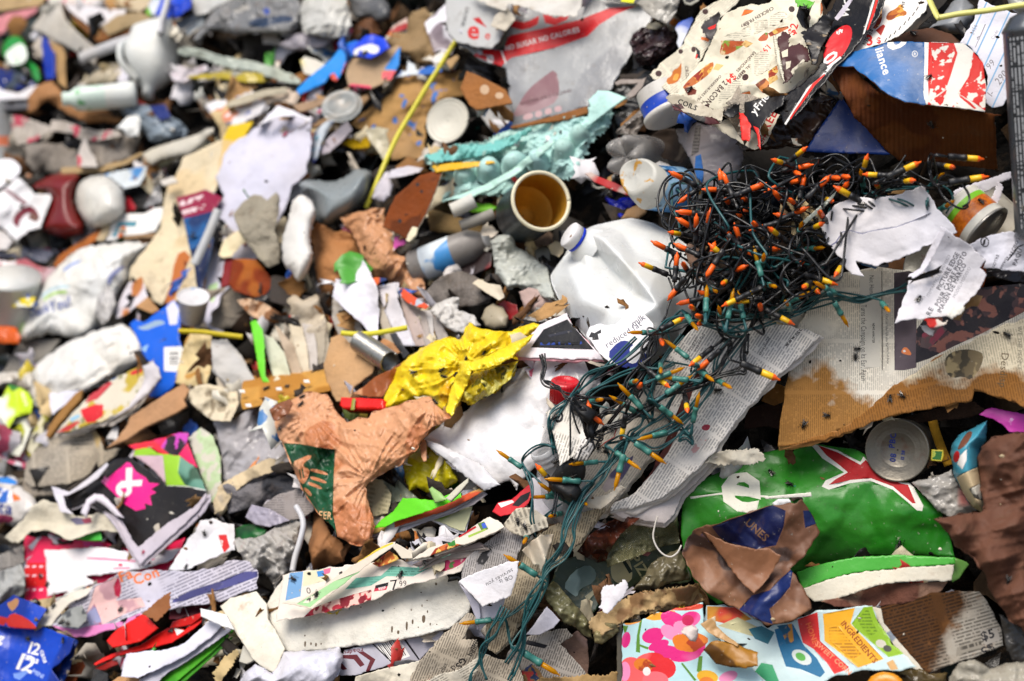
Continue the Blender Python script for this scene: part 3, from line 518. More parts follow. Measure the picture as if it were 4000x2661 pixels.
Bc = basis((-.42, .16, .9)); pc = hit(*tp('10', 1765, 1115), .085)
v, f, m_ = lathe([(.001, .0), (.012, .0005), (.014, .0015), (.022, .0005), (.024, .0018), (.031, .0), (.033, .002), (.0365, -.001), (.0385, .003), (.0405, .003), (.0405, -.002)], 40); solid('lid', v, f, mk('#d4d0c2', 'gloss', dirt=.3, rough=.4), Bc, pc, T_)
v, f, m_ = lathe([(.040, -.002), (.039, -.004), (.039, -.10), (.040, -.103), (.02, -.103)], 40); solid('can_wall', v, f, mk('#101417', 'gloss', two=('#1f8f86', 60, .66)), Bc, pc, T_)
S('torn_photo_card', 'torn white card with grey photo beside the soda carton', 'card', '10', "1550,215 1640,130 1750,30 1760,280 1790,340 1845,390 1800,510 1690,460 1640,490 1590,330", mk('#d9d7de', 'gloss', two=('#7f7279', 14, .55)), 6, 7, .06)
S('foam_bit', 'small white foam bit under the torn photo card', 'foam', '10', "1610,550 1660,500 1720,470 1770,540 1700,570 1650,600", mk('#dcd9d4', 'foam'), 6, 5)
S('tan_stick', 'short tan stick next to the soda carton', 'stick', '10', "1745,565 1850,505 1870,530 1790,640 1770,610", mk('#b89a72', 'card'), 6, 2, th=.004)
S('grey_plastic', 'pale grey plastic panel under the soda carton corner', 'plastic piece', '10', "2030,1020 2230,930 2380,940 2380,1230 2200,1230 2120,1140", mk('#bdbcb8', 'poly', tr=.1), 5, 4, th=.002)
S('white_strip', 'short white paper strip on the grey panel', 'paper', '10', "2180,1100 2420,1130 2420,1165 2180,1155", WH, 9, 2)
S('lavender_card', 'lavender card wedged left of the dotted kraft bag', 'card', '10', "590,1350 720,1220 840,1115 890,1195 780,1310 680,1400 600,1430", mk('#b9b2be', 'paper'), 5, 3)
S('comic_roll', 'rolled comic page with blue and purple print', 'paper', '10', "480,1440 500,1300 540,1210 640,1120 730,1100 660,1220 600,1330 570,1450 520,1520", mk('#c9d2da', 'gloss', two=('#5a5fa8', 28, .55), three=('#6fb0c8', 24, .6)), 6, 6, .05, bulge=1.5)
S('cardboard_edge', 'narrow tan cardboard edge above the comic roll', 'cardboard', '10', "500,1160 640,1080 860,980 940,900 1020,870 1045,900 940,1010 860,1065 700,1110 560,1170", mk('#95795a', 'card'), 5, 4, th=.004)
T_ = thing('cup_cover', 'round clear cup lid on the cardboard edge', 'lid', '10', 790, 980, .05)
v, f, m_ = lathe([(.001, .004), (.022, .004), (.026, .009), (.032, .008), (.036, .0), (.038, .001)], 30); solid('lid_disc', v, f, mk('#b4b8b6', 'clear', al=.35), basis((-.1, .5, .8)), hit(*tp('10', 790, 980), .08), T_)
S('yellow_rag', 'mustard yellow rag below the lavender card', 'cloth', '10', "790,1320 880,1270 1000,1220 1060,1290 1040,1360 900,1370", mk('#a8890f', 'cloth'), 3, 8, .04)
S('film_pouch', 'milky film pouch beside the mustard rag', 'pouch', '10', "1000,1190 1120,1170 1220,1190 1240,1440 1170,1470 1100,1360 1040,1290", mk('#bcb59c', 'film'), 4, 9, mode='film')
# ------------------------------------------------------------------ left middle of the heap
S('printed_napkin', 'white takeout wrapper with maroon round print, left edge', 'wrapper', '01', "-60,260 60,150 160,60 240,130 320,220 460,225 470,260 440,350 370,530 260,560 150,650 60,560 -60,480", mk('#dcdce0', 'paper', dirt=.2), 8, 12, .07, N=800, prints=[('P', "30,180 60,170 250,290 230,330", mk('#8a6a70', 'ink')), ('P', "110,480 140,400 230,330 310,330 370,430 330,470 290,400 240,400 180,470 170,540", iMAR, 1), ('P', "250,440 300,380 370,440 330,480", mk('#6a4a40', 'ink'))])
S('white_wrapper_end', 'white wrapper end below the maroon printed wrapper', 'wrapper', '01', "-60,520 60,580 120,650 60,735 -60,730", mk('#d0ced2', 'paper'), 6, 7)
S('dark_red_bucket', 'dark red plastic bucket half hidden at left', 'bucket', '01', "270,170 360,100 500,30 640,20 760,40 700,180 690,300 740,430 790,500 780,590 700,615 540,620 430,570 370,540 440,350 465,230", mk('#6d0806', 'poly', tr=0, dirt=.2, rough=.35), 4, 3, .15, 'soft', 8, N=700, sm=1)
S('white_foam_ball', 'rounded white padded bundle beside the dark red bucket', 'bundle', '01', "685,230 720,120 800,65 940,35 1060,100 1140,200 1165,340 1130,420 1020,500 900,540 830,520 740,430 700,330", mk('#d6d5cf', 'film', tr=.1, dirt=.35), 6, 9, .09, 'soft', 7, N=800, sm=2)
S('blue_stripe_paper', 'white paper with blue stripes above the padded bundle', 'paper', '01', "960,40 1080,10 1360,-40 1340,50 1280,140 1150,170 1060,100", mk('#c3cdd6', 'paper', two=('#4a86c0', 16, .55)), 7, 7)
S('red_label_scrap', 'small dark red label near the padded bundle', 'label', '01', "1140,230 1200,260 1250,340 1240,370 1150,365", mk('#a3202c', 'gloss'), 5, 4)
S('black_tray', 'black plastic tray corner right of the padded bundle', 'tray', '01', "1140,170 1280,140 1360,20 1480,20 1420,120 1350,230 1320,360 1250,350 1220,270", mk('#0b0b0c', 'poly', tr=0, dirt=.1), 4, 4, .09, th=.003)
S('silver_wrap', 'silvery plastic wrapper beside the black tray', 'wrapper', '01', "1320,350 1400,200 1420,120 1480,20 1510,60 1470,130 1490,250 1500,300 1400,330", mk('#8f8f92', 'film', rough=.15), 5, 8, .04, 'film')
T_ = thing('medicine_box', 'white carton with teal and orange print, left', 'box', '01', 1200, 480, .03)
S('front_panel', None, None, '01', "880,650 960,520 1000,430 1200,400 1330,400 1420,350 1500,340 1490,450 1430,560 1280,600 1130,600 1050,650", mk('#e2e0dc', 'gloss'), 7, 4, .12, th=.002, parent=T_, prints=[('P', "1080,480 1260,470 1250,520 1090,520", mk('#4a8a9c', 'ink')), ('P', "1030,610 1080,500 1110,510 1070,620", mk('#5f93a4', 'ink')), ('P', "1080,620 1130,510 1160,520 1120,620", iORG)])
S('end_panel', None, None, '01', "880,650 940,540 1000,430 1020,450 1000,580 950,650", mk('#bfae90', 'card'), 7.6, 2, th=.002, parent=T_)
S('tan_board_edge', 'tan board edge under the white medicine carton', 'cardboard', '01', "1130,610 1280,590 1430,580 1420,630 1300,620 1140,640", mk('#94795c', 'card'), 8, 2, th=.004)
S('orange_lath', 'orange brown wooden lath above the white bag', 'lath', '01', "490,880 540,790 700,680 850,590 950,530 930,610 800,700 640,800 540,910", mk('#a8612c', 'card', dirt=.25), 7, 2, .1, th=.008)
S('grey_foil', 'greyish lavender foil scrap left of the lath', 'foil', '01', "650,570 760,540 870,530 820,610 720,680 680,660", mk('#85818a', 'film'), 4, 6)
S('glossy_leaflet', 'pinkish glossy leaflet at the left edge', 'leaflet', '01', "-60,830 90,840 240,810 350,880 440,900 530,900 420,1040 350,1080 200,1060 -60,1010", mk('#b59a9e', 'gloss', two=('#a85a60', 10, .5), three=('#d8cccc', 16, .62)), 6, 9, .07, N=500)
S('blue_grey_bag', 'thin blue grey bag edge above the glossy leaflet', 'bag', '01', "-60,720 150,700 440,735 490,770 420,850 300,830 150,810 -60,800", mk('#5d6070', 'film', tr=.1), 4, 8, .05, 'film')
T_ = thing('thank_you_bag', 'stuffed white carrier bag printed Thank You in blue', 'bag', '01', 650, 1200, .02)
BLP = mk('#3a4f9c', 'ink'); 
S('bag_body', None, None, '01', "150,1450 230,1330 310,1190 370,1070 520,900 620,810 700,740 850,690 1050,670 1390,640 1370,720 1290,800 1200,890 1190,990 1110,1130 1070,1250 1000,1400 930,1440 840,1530 640,1560 500,1500 330,1540 200,1590 160,1520", mk('#dfe0de', 'film', tr=.15, dirt=.15), 7, 18, .12, 'film', 10, N=2200, sm=1, parent=T_,
  prints=[('P', "370,1150 450,1090 560,1050 650,1060 630,1090 560,1085 460,1120 390,1190", mk('#b9cdd2', 'ink'), 1), ('P', "400,1180 470,1130 560,1105 620,1110 610,1140 540,1135 470,1160 400,1210", mk('#a5c86a', 'ink'), 1), ('P', "160,1500 210,1400 235,1400 190,1510", mk('#a8c878', 'ink')),
          ('T', 'Thank', 275, 1370, 85, -22, BLP, dict(shear=.2, sx=.62)), ('T', 'You!', 465, 1310, 95, -18, BLP, dict(shear=.2, sx=.72)), ('P', "570,920 640,860 750,820 740,850 650,890 590,940", mk('#8f9fc8', 'ink'), 1), ('P', "980,1040 1000,960 1130,870 1160,890 1060,970 1010,1060", mk('#8a90b8', 'ink'), 1)])
S('bag_handle', None, None, '01', "850,1400 900,1160 980,1050 1060,1130 1060,1250 1000,1390 940,1430 880,1330", mk('#b3b3b6', 'film', tr=.15), 13, 10, .05, 'film', 1.5, parent=T_)
S('dark_mesh_scrap', 'dark navy mesh scrap under the Thank You bag', 'mesh', '01', "830,1520 850,1340 890,1320 960,1440 900,1540", mk('#2e3450', 'cloth'), 8, 5)
T_ = thing('cream_board', 'tall stained cream board leaning in the left half', 'board', '01', 1650, 500, .02)
S('board_face', None, None, '01', "1190,1100 1200,900 1390,660 1480,540 1500,320 1540,150 1610,50 1690,-120 2040,-280 2110,-410 2330,-450 2240,-260 2060,0 1990,170 1900,300 1690,440 1740,700 1800,900 1830,1150 1650,1210 1480,1240 1400,1190 1300,1000", mk('#ddd0b4', 'card', dirt=.5, two=('#cdb893', 7, .62)), 8, 6, .2, th=.004, parent=T_, N=1200,
  prints=[('P', "2110,-410 2330,-450 2240,-260 2050,-285", mk('#d9b813', 'ink')), ('P', "2050,-285 2240,-260 2090,0 2030,-30", mk('#d8b878', 'ink')), ('P', "1500,1240 1570,1060 1600,880 1640,770 1700,740 1755,800 1720,880 1650,1060 1610,1190", mk('#b5662a', 'ink', two=('#6d2f10', 26, .55)))])
S('torn_flap', None, None, '01', "1470,100 1590,55 1640,110 1500,145", mk('#d8d3cc', 'card'), 12, 3, parent=T_, th=.003)
T_ = thing('book_cover', 'maroon and blue book cover leaning on the cream board', 'book', '01', 1800, 500, .06)
S('cover', None, None, '01', "1620,255 1890,180 2050,250 1970,380 1970,640 1890,960 1840,1190 1820,1130 1790,900 1740,700 1690,450", mk('#14528c', 'gloss', two=('#0b2a5a', 12, .5)), 12, 3, .15, N=500, parent=T_, th=.002,
  prints=[('P', "1620,255 1890,180 2050,250 1970,375 1690,445", mk('#8a0f38', 'gloss')), ('P', "1650,290 1870,225 1880,265 1665,335", mk('#d9c3c6', 'ink', two=('#8a0f38', 110, .55))), ('P', "1670,375 1890,310 1895,350 1685,415", mk('#d9c3c6', 'ink', two=('#8a0f38', 110, .55))), ('P', "1750,740 1960,640 1890,960 1840,1190 1820,1130", mk('#0a1c46', 'gloss', two=('#8faabb', 50, .7)))])
ST('silver_rod', 'thin grey plastic rod leaning on the book cover', '01', "2010,360 1930,560 1850,740 1790,870", mk('#b4b8bd', 'poly', tr=0), 16, .008, 'rod')
T_ = thing('white_leaflet', 'big white folded sheet standing upright, shade painted lavender', 'paper', '01', 2200, 300, .04)
S('sheet', None, None, '01', "1880,1400 1870,1180,0 1960,640 2000,350 2060,250 1990,60 2090,-190 2400,-430 2560,-590 2700,-540 2860,-460 2870,-160 2800,60 2700,150 2570,480 2400,760 2230,980 2080,1100 1960,1300 1920,1440", mk('#c9c8d8', 'paper', dirt=.15), 10, 7, .14, N=1400, parent=T_, prints=[('P', "1920,1060 2010,1030 1990,1150 1960,1220 1905,1180", mk('#b9d8a0', 'ink', two=('#c84a58', 50, .62)))])  # white sheet coloured as its shaded side, the top fold as its lit edge
S('top_fold', None, None, '01', "2370,-405 2560,-595 2705,-545 2865,-465 2868,-440 2700,-500 2540,-480", mk('#e2e2ec', 'paper'), 13, 3, .1, parent=T_)
S('grey_felt', 'grey crumpled felt piece in front of the upright sheet', 'cloth', '01', "2140,410 2220,310 2330,230 2400,230 2460,280 2540,200 2580,250 2560,420 2530,560 2590,720 2570,860 2480,900 2380,820 2300,700 2200,560", mk('#9d9686', 'cloth', dirt=.5), 16, 12, .05, N=700, bulge=1)
S('cream_twist', 'twisted cream paper strip by the grey felt', 'paper', '01', "2010,780 2060,640 2180,560 2300,560 2320,650 2220,690 2130,800 2050,810", mk('#d9cba8', 'paper'), 14, 9, .04)
S('rust_box', 'rust orange cardboard box corner in the left half', 'box', '01', "2030,1080 2070,800 2160,815 2357,820 2430,910 2550,1060 2460,1220 2357,1180 2150,1110 2110,1060", mk('#a35a1e', 'card', two=('#7a3010', 10, .5)), 13, 8, .08, th=.003, N=400, prints=[('P', "2030,1080 2070,800 2140,815 2100,1090", mk('#7a1216', 'ink'))])
S('orange_print_paper', 'white paper with orange print by the cream board', 'paper', '01', "1060,1290 1110,1180 1180,1040 1310,980 1360,1180 1260,1250 1150,1340 1070,1370", mk('#d2cdd4', 'paper', two=('#b4703a', 14, .6)), 11, 6)
S('cardboard_triangle', 'tan cardboard triangle above the blue carton', 'cardboard', '01', "1245,1255 1360,1165 1460,1290 1400,1320", TAN, 12, 2, th=.004)
T_ = thing('blue_carton', 'bright blue carton with white barcode label', 'carton', '01', 1450, 1600, .04)
S('front_panel', None, None, '01', "1190,1420 1240,1375 1330,1400 1440,1310 1530,1250 1600,1195 1660,1280 1650,1567 1690,1660 1640,1830 1600,1990 1480,2090 1370,2090 1440,1960 1400,1780 1330,1740 1290,1600", mk('#0d5bd0', 'gloss', dirt=.1), 13, 4, .12, N=900, parent=T_, th=.002,
  prints=[('P', "1530,1265 1600,1195 1650,1285 1630,1420 1560,1425", mk('#cfcfe4', 'ink')), ('P', "1250,1450 1330,1430 1460,1370 1540,1410 1430,1440 1340,1480", mk('#8fa8c0', 'ink'), 1), ('P', "1510,1630 1690,1620 1670,1860 1510,1850", iWH), ('P', "1300,1640 1340,1680 1370,1600", iLBL)] + [('P', "%d,%d %d,%d %d,%d %d,%d" % (1560, 1680 + i * 22, 1640, 1678 + i * 22, 1640, 1678 + i * 22 + [12, 6, 14, 8, 10, 5][i % 6], 1560, 1680 + i * 22 + [12, 6, 14, 8, 10, 5][i % 6]), iBLK) for i in range(6)])
T_ = thing('paper_cup', 'small white cup standing beside the blue carton', 'cup', '01', 1790, 1300, .05)
v, f, m_ = lathe([(.001, .0), (.026, 0), (.034, .06), (.036, .062), (.0345, .064), (.033, .061), (.03, .0595), (.001, .0595)], 28); solid('cup_wall', v * .8, f, mk('#dcdde2', 'poly', tr=.1, two=('#9fb4d0', 40, .68)), basis((.15, .8, .55)), hit(*tp('01', 1770, 1380), .15), T_)
ST('thin_yellow_strap', 'thin yellow strap right of the white cup', '01', "1640,1480 1850,1490 2060,1515 2230,1535", mk('#c9b51c', 'poly', tr=.1), 20, .0042)
T_ = thing('yellow_label_tub', 'white tub with yellow lettered label, left edge', 'tub', '01', 180, 1270, .02)
v, f, m_ = lathe([(.001, 0), (.05, 0), (.053, .01), (.054, .1), (.056, .101), (.055, .107), (.001, .109)], 30); solid('tub_wall', v, f, [mk('#d2d3d0', 'poly', tr=.1)], basis((.1, .85, .45)), hit(*tp('01', 130, 1430), .06), T_)
S('label', None, None, '01', "75,1180 330,1170 300,1260 80,1260", mk('#dedccf', 'gloss', two=('#d8c21a', 60, .45)), 16, 2, .1, parent=T_)
S('orange_bag', 'bright orange bag corner at the left edge', 'bag', '01', "-60,1440 60,1430 150,1450 195,1540 180,1600 -60,1600", mk('#d8601a', 'film', two=('#b3c0cc', 12, .66)), 13, 6, .05, 'film', 1.5)
S('grey_board', 'plain grey board under the two white bags', 'board', '02', "30,300 110,140 200,-20 560,-10 480,90 380,180 310,300", mk('#87837c', 'card'), 7, 3, .15, th=.003)
S('big_white_bag', 'large milky white bag with a stained fold, left', 'bag', '02', "300,300 350,200 480,110 600,20 800,-60 1000,-130 1170,-160 1290,-10 1330,170 1250,250 1060,330 900,420 790,480 700,470 560,540 470,600 440,470 330,420", mk('#e3e2de', 'film', tr=.2, dirt=.25, dc='#b08a4a'), 11, 16, .12, 'film', 7, N=1600, sm=1)
S('white_lower_bag', 'dirty white bag fold at the left under the large bag', 'bag', '02', "-60,300 90,290 300,290 330,420 440,470 470,560 400,540 300,530 180,440 90,400 -60,480", mk('#d2cec6', 'film', dirt=.4), 9, 12, .05, 'film', 2)
S('white_paper_edge', 'plain white paper below the large milky bag', 'paper', '02', "450,490 600,470 750,460 720,520 560,620 480,690 460,600", LAV, 14, 4)
# lime magazines at the left edge
T_ = thing('lime_magazine', 'lime green folded magazine standing at the left edge', 'magazine', '02', 150, 620, .08)
S('front_leaf', None, None, '02', "-60,520 20,520 80,400 180,430 260,480 305,570 280,670 140,710 60,850 -60,900", mk('#dfe2d2', 'gloss', two=('#b9d422', 9, .42)), 15, 9, .08, N=500, parent=T_, prints=[('P', "60,400 190,400 190,440 110,470", iGRN), ('P', "150,450 210,420 300,570 280,650 140,680", mk('#bcd817', 'gloss')), ('T', 'nature', 190, 480, 46, 72, mk('#e8efc0', 'ink'), dict(sx=.7))])
S('inner_leaf', None, None, '02', "10,990 50,870 140,720 265,705 290,800 230,960 180,1070 60,1040", mk('#cfd0c0', 'gloss'), 13, 6, .08, parent=T_, prints=[('P', "40,900 110,780 200,760 230,840 200,960 60,950", mk('#9ea21a', 'ink', two=('#3c3c14', 40, .55)))])
S('rear_leaf', None, None, '02', "290,540 380,510 420,560 470,660 440,760 360,960 290,1060 230,980 300,850 385,680 350,560", mk('#c7c2a8', 'gloss', two=('#a9a41c', 14, .56)), 12, 8, .06, parent=T_, pages=2)
S('lavender_page', 'plain lavender page under the lime magazine', 'paper', '02', "60,1070 160,1040 260,940 300,990 250,1120 220,1200 130,1215", mk('#c3c3cc', 'paper'), 10, 4)
T_ = thing('laundry_jug', 'white detergent bag with blue orange round logo, left edge', 'bag', '02', 120, 1420, .05)
S('front', None, None, '02', "-60,1240 80,1240 160,1270 190,1320 300,1420 360,1510 380,1590 350,1660 200,1700 -60,1700", mk('#cfccca', 'film', tr=.1), 12, 10, .09, 'film', 6, N=700, parent=T_, prints=[('P', "-60,1270 60,1250 150,1290 160,1330 60,1320 -60,1300", mk('#2b7ac8', 'ink'), 1), ('P', "-60,1350 40,1360 130,1410 170,1470 60,1500 -60,1490", mk('#2a62b8', 'ink', two=('#e8e8f0', 50, .55)), 1), ('P', "110,1400 180,1440 190,1470 120,1480", iORG), ('T', 'ta', -20, 1585, 110, 8, iNAVY), ('P', "-60,1600 110,1610 130,1660 60,1690 -60,1680", mk('#7c2a48', 'ink'), 1)])
S('side_fold', None, None, '02', "-60,950 20,980 90,1090 150,1220 60,1245 -60,1235", mk('#b4b2ac', 'film', tr=.1), 10, 8, .06, 'film', 2, parent=T_)
# ------------------------------------------------------------------ lower left
T_ = thing('folded_newspaper', 'grey folded newspaper with a round printed block, left', 'newspaper', '02', 600, 1100, .06)
S('front_page', None, None, '02', "215,1290 240,1130 330,1010 430,910 520,880 700,830 860,800 910,880 960,1010 1110,990 1060,1060 970,1140 800,1250 660,1315 450,1340 280,1345", mk('#ada496', 'news', lines=(0.003444, .06, '#2a2826', 0.60), dirt=.3), 16, 9, .1, rot=-4, N=900, parent=T_,
  prints=[('P', "560,960 620,860 760,850 830,930 820,990 700,1000 600,1000", mk('#b4ab9c', 'news', lines=(0.00656, .2, '#1c1a18', 0.76), dirt=.2), 1), ('P', "900,1000 930,900 880,830 850,850 880,950", mk('#b49a68', 'ink'))])
S('back_page', None, None, '02', "215,1290 290,1335 450,1345 650,1320 600,1370 480,1420 300,1430 215,1380", mk('#998f82', 'news', lines=(0.003444, .06, '#2a2826', 0.48)), 14, 7, .06, parent=T_, pages=2)
S('tan_lath', 'tan wooden slat behind the food magazine', 'slat', '02', "420,880 450,790 560,640 690,490 750,455 740,540 650,640 540,770 450,890", mk('#9c7340', 'card'), 17, 2, .1, th=.008)
T_ = thing('food_magazine', 'folded glossy magazine with red and yellow food pictures', 'magazine', '02', 950, 530, .1)
S('cover', None, None, '02', "510,860 640,700 820,510 1000,380 1180,290 1310,235 1400,260 1380,380 1200,620 1000,720 930,760 850,770 650,840", mk('#cfc7b4', 'gloss', two=('#b9a23a', 20, .55), three=('#8c8a60', 26, .62)), 20, 7, .1, N=700, parent=T_, pages=4, pbg=mk('#bcb4ac', 'paper'),
  prints=[('P', "760,700 740,640 870,590 950,590 950,690 880,750 800,760", mk('#d0242c', 'gloss')), ('P', "830,500 1000,380 1040,390 900,540 780,580", mk('#b93a40', 'gloss')), ('P', "1190,300 1310,235 1310,290 1220,320", mk('#c8222a', 'gloss')), ('P', "520,850 600,790 720,740 740,750 640,830", mk('#c03a38', 'gloss')), ('P', "640,720 720,680 740,700 660,750", mk('#8fc0dc', 'gloss')), ('P', "880,740 950,700 1000,630 1030,650 980,740 930,770", mk('#d9c9a0', 'ink'))])
S('white_roll', None, None, '02', "1310,240 1410,195 1460,250 1490,350 1440,400 1340,520 1200,640 1000,740 1180,600 1300,440 1330,340", mk('#cdc9cf', 'paper', dirt=.2), 21, 5, .07, bulge=2, parent=T_)
S('cardboard_slab', 'long tan cardboard slab pointing up right', 'cardboard', '02', "980,990 1080,900 1170,780 1200,700 1300,640 1500,510 1690,395 1740,460 1690,550 1715,605 1600,680 1330,800 1170,910", mk('#b48a66', 'card', dirt=.2), 20, 3, .15, th=.005, N=500)
S('foam_piece', 'small pale foam piece at the left end of the slab', 'foam', '02', "980,900 1040,800 1090,790 1080,930 1010,970", mk('#c6c4c4', 'foam'), 18, 6)
T_ = thing('flower_magazine', 'magazine with hot pink flower cover and green page', 'magazine', '02', 1600, 1100, .1)
S('cover', None, None, '02', "1180,970 1360,930 1530,890 1650,850 1735,855 1725,940 1780,1080 1825,1180 1640,1065 1500,1055 1400,1000 1250,1015", mk('#d81a5a', 'gloss', two=('#e02a3a', 12, .5)), 20, 7, .09, parent=T_, N=400, prints=[('P', "1480,980 1540,890 1650,850 1735,855 1720,950 1640,1060 1560,1050", mk('#22101c', 'gloss', two=('#c23fae', 55, .56)))])
S('green_page', None, None, '02', "1240,1010 1380,985 1440,1030 1500,1050 1650,1060 1815,1175 1905,1390 1720,1350 1545,1345 1400,1180 1230,1060", mk('#8fbf2a', 'gloss', dirt=.05), 21, 7, .12, parent=T_, N=400, prints=[('P', "1660,1060 1815,1175 1905,1390 1700,1330 1640,1220", mk('#1f4a33', 'gloss', two=('#5a8a78', 14, .6))), ('P', "1230,1060 1300,1060 1500,1060 1530,1340 1400,1180", mk('#c9aebb', 'paper')), ('P', "1540,1335 1720,1340 1890,1375 1905,1395 1720,1365 1540,1355", iWH)])
T_ = thing('ribbon_magazine', 'black magazine with pink brushed patch and white ribbon', 'magazine', '02', 1300, 1450, .12)
S('cover', None, None, '02', "600,1420 800,1280 980,1130 1190,1065 1350,1180 1540,1345 1720,1350 1900,1395 1780,1570 1560,1700 1270,1920 1190,1800 1080,1630 960,1570 780,1500 640,1560", mk('#15100f', 'gloss', dirt=.1), 23, 9, .14, 'soft', N=1500, parent=T_, pages=2, pbg=mk('#c9c4cc', 'paper'),
  prints=[('P', "945,1310 1060,1210 1170,1120 1200,1130 1255,1210 1345,1265 1370,1310 1470,1320 1390,1370 1440,1400 1380,1430 1400,1520 1330,1500 1340,1550 1250,1570 1120,1490 1040,1400", mk('#e01880', 'gloss', two=('#f03a94', 10, .5))), ('P', "1160,1175 1218,1170 1212,1330 1195,1385 1158,1340", iWH), ('P', "1110,1295 1312,1284 1302,1340 1120,1352", iWH), ('E', 1140, 1372, 74, 72, 0, iWH), ('P', "1105,1365 1165,1352 1170,1390 1140,1412", mk('#e01880', 'gloss', two=('#f03a94', 10, .5))), ('T', '25', 965, 1330, 45, -50, mk('#e07ab4', 'ink'))])
S('page_edge', None, None, '02', "960,1567 1080,1630 1190,1800 1265,1910 1560,1670 1790,1540 1900,1400 1900,1440 1830,1560 1700,1690 1290,2065 1170,1890 1080,1690", mk('#bcb4c0', 'paper', dirt=.15), 25, 2, .1, parent=T_, N=400, pages=2)
S('curled_pages', None, None, '02', "470,1340 640,1395 800,1280 985,1125 1000,1150 900,1270 760,1360 630,1425 580,1430 610,1540 680,1600 560,1580 500,1430", mk('#cfccd6', 'paper', dirt=.1), 25, 3, .08, parent=T_, N=300)
S('page_roll', None, None, '02', "740,1590 800,1460 870,1410 950,1420 1050,1520 1150,1640 1060,1620 960,1520 890,1480 830,1520 800,1640", mk('#d2cdd8', 'paper'), 26, 3, .05, bulge=1.5, parent=T_, N=300)
S('green_striped_card', 'pale card with green dotted stripes right of magazines', 'card', '02', "1730,900 1850,800 1960,880 2030,1080 2035,1480 1870,1510 1905,1390 1820,1160", mk('#c6c4b8', 'paper', two=('#b0c49a', 60, .5)), 18, 5, .1)
S('crinkled_film', 'crinkled grey clear film left of the brown bag', 'plastic film', '02', "1960,720 2150,720 2260,650 2357,630 2500,660 2600,950 2690,1150 2500,1160 2357,1140 2230,1240 2120,1380 2050,1480 2040,1080", mk('#b3b0b4', 'film', rough=.15), 17, 14, .06, 'film', 2, N=900)
S('cream_mesh', 'cream crumpled net wrapping above the grey film', 'wrapping', '02', "1730,470 1800,420 1930,400 2060,430 2180,470 2200,560 2180,620 2120,745 1950,735 1830,650 1760,580", mk('#cfc4ac', 'paper', two=('#9c8f78', 60, .6)), 20, 14, .04, N=600)
S('yellowed_foam', 'yellowed crumpled foam right of the blue carton', 'foam', '02', "1610,390 1650,200 1710,0 1760,-90 1950,-80 1950,250 1900,400 1750,430", mk('#d2bd8c', 'foam', two=('#b5853a', 20, .6)), 16, 14, .05, N=500)
S('white_page_fold', 'white folded pages right of the yellowed foam', 'paper', '02', "1940,0 2060,-10 2200,150 2350,370 2230,420 2130,440 2000,330 1960,260", mk('#b9b7b4', 'paper'), 18, 10, .06, pages=2)
S('cream_paper', 'cream crumpled paper with small photo, lower left', 'paper', '03', "40,250 140,150 230,70 290,-40 400,-100 560,-60 700,60 800,50 900,20 1020,40 1090,90 1180,210 1000,190 880,190 740,235 630,275 540,220 450,180 290,190 170,300 110,290", mk('#cfc9b8', 'paper', dirt=.35), 23, 12, .06, N=900, prints=[('P', "640,80 700,60 840,80 830,120 700,130", mk('#6d6880', 'ink')), ('P', "750,80 830,60 850,110 780,120", mk('#8a3a4c', 'ink'))])
T_ = thing('pink_envelope', 'hot pink mailer with white envelope lying on it', 'envelope', '03', 700, 500, .1)
S('pink_mailer', None, None, '03', "225,235 640,270 930,285 1150,350 1460,350 1710,250 1680,360 1500,600 900,670 650,800 440,900 230,820", mk('#d8204e', 'gloss', dirt=.12), 19, 4, .2, N=600, parent=T_, prints=[('P', "225,480 420,480 425,700 228,700", mk('#c80f14', 'ink')), ('P', "760,280 930,290 950,330 770,330", mk('#d83a86', 'ink'))] + [('P', "%d,%d %d,%d %d,%d %d,%d" % (235 + i * 64, y_, 270 + i * 64, y_ - 4, 266 + i * 64, y_ + 14, 231 + i * 64, y_ + 18), mk('#e8c8d4', 'ink')) for i in range(3) for y_ in (508, 592, 722)])
S('white_envelope', None, None, '03', "415,365 650,350 900,335 1200,380 1660,355 1600,450 1350,530 1090,570 900,600 785,600 880,670 640,750 432,785", mk('#e6e4ec', 'paper', dirt=.1), 20.4, 3, .25, N=500, parent=T_, prints=[('P', "800,430 900,430 1240,455 1430,440 1420,455 1240,475 900,455 800,445", mk('#d88aa4', 'ink')), ('P', "1040,525 1200,520 1190,538 1045,540", mk('#d87f98', 'ink')), ('E', 1110, 500, 22, 14, 0, mk('#c83a5c', 'ink'))])
S('green_card_edge', 'small green card edge above the pink mailer', 'card', '03', "680,260 740,230 920,185 940,275 800,278", mk('#3fae3a', 'gloss'), 22, 2)
S('white_red_wrap', 'white crumpled wrapper with a red bar, lower left', 'wrapper', '03', "1550,550 1640,400 1740,250 1800,190 1840,100 1960,75 2060,110 2150,130 2165,360 2060,395 1900,460 1720,545", mk('#dedde2', 'paper', dirt=.2), 24, 11, .07, N=700, prints=[('P', "2010,225 2085,220 2115,335 2065,390 2040,330", mk('#cc2a2c', 'ink')), ('T', 'c0', 2045, 330, 40, -80, iWH)])
S('grey_news_scrap', 'grey newspaper scrap at the left edge', 'newspaper', '03', "-60,420 100,370 210,320 225,480 100,520 -60,560", mk('#8e8a86', 'news', lines=(0.00287, .05, '#2c2a2a', 0.56)), 20, 7, pages=1)
S('grey_fluff', 'grey crumpled paper wad at the lower left edge', 'paper', '03', "-60,560 60,540 190,490 225,560 235,760 120,810 60,850 -60,850", mk('#a2a4a4', 'paper', dirt=.5), 22, 14, .03, bulge=3, N=500)
T_ = thing('glossy_comic_paper', 'crumpled glossy newspaper page with orange headline, lower left', 'newspaper', '03', 1300, 800, .12)
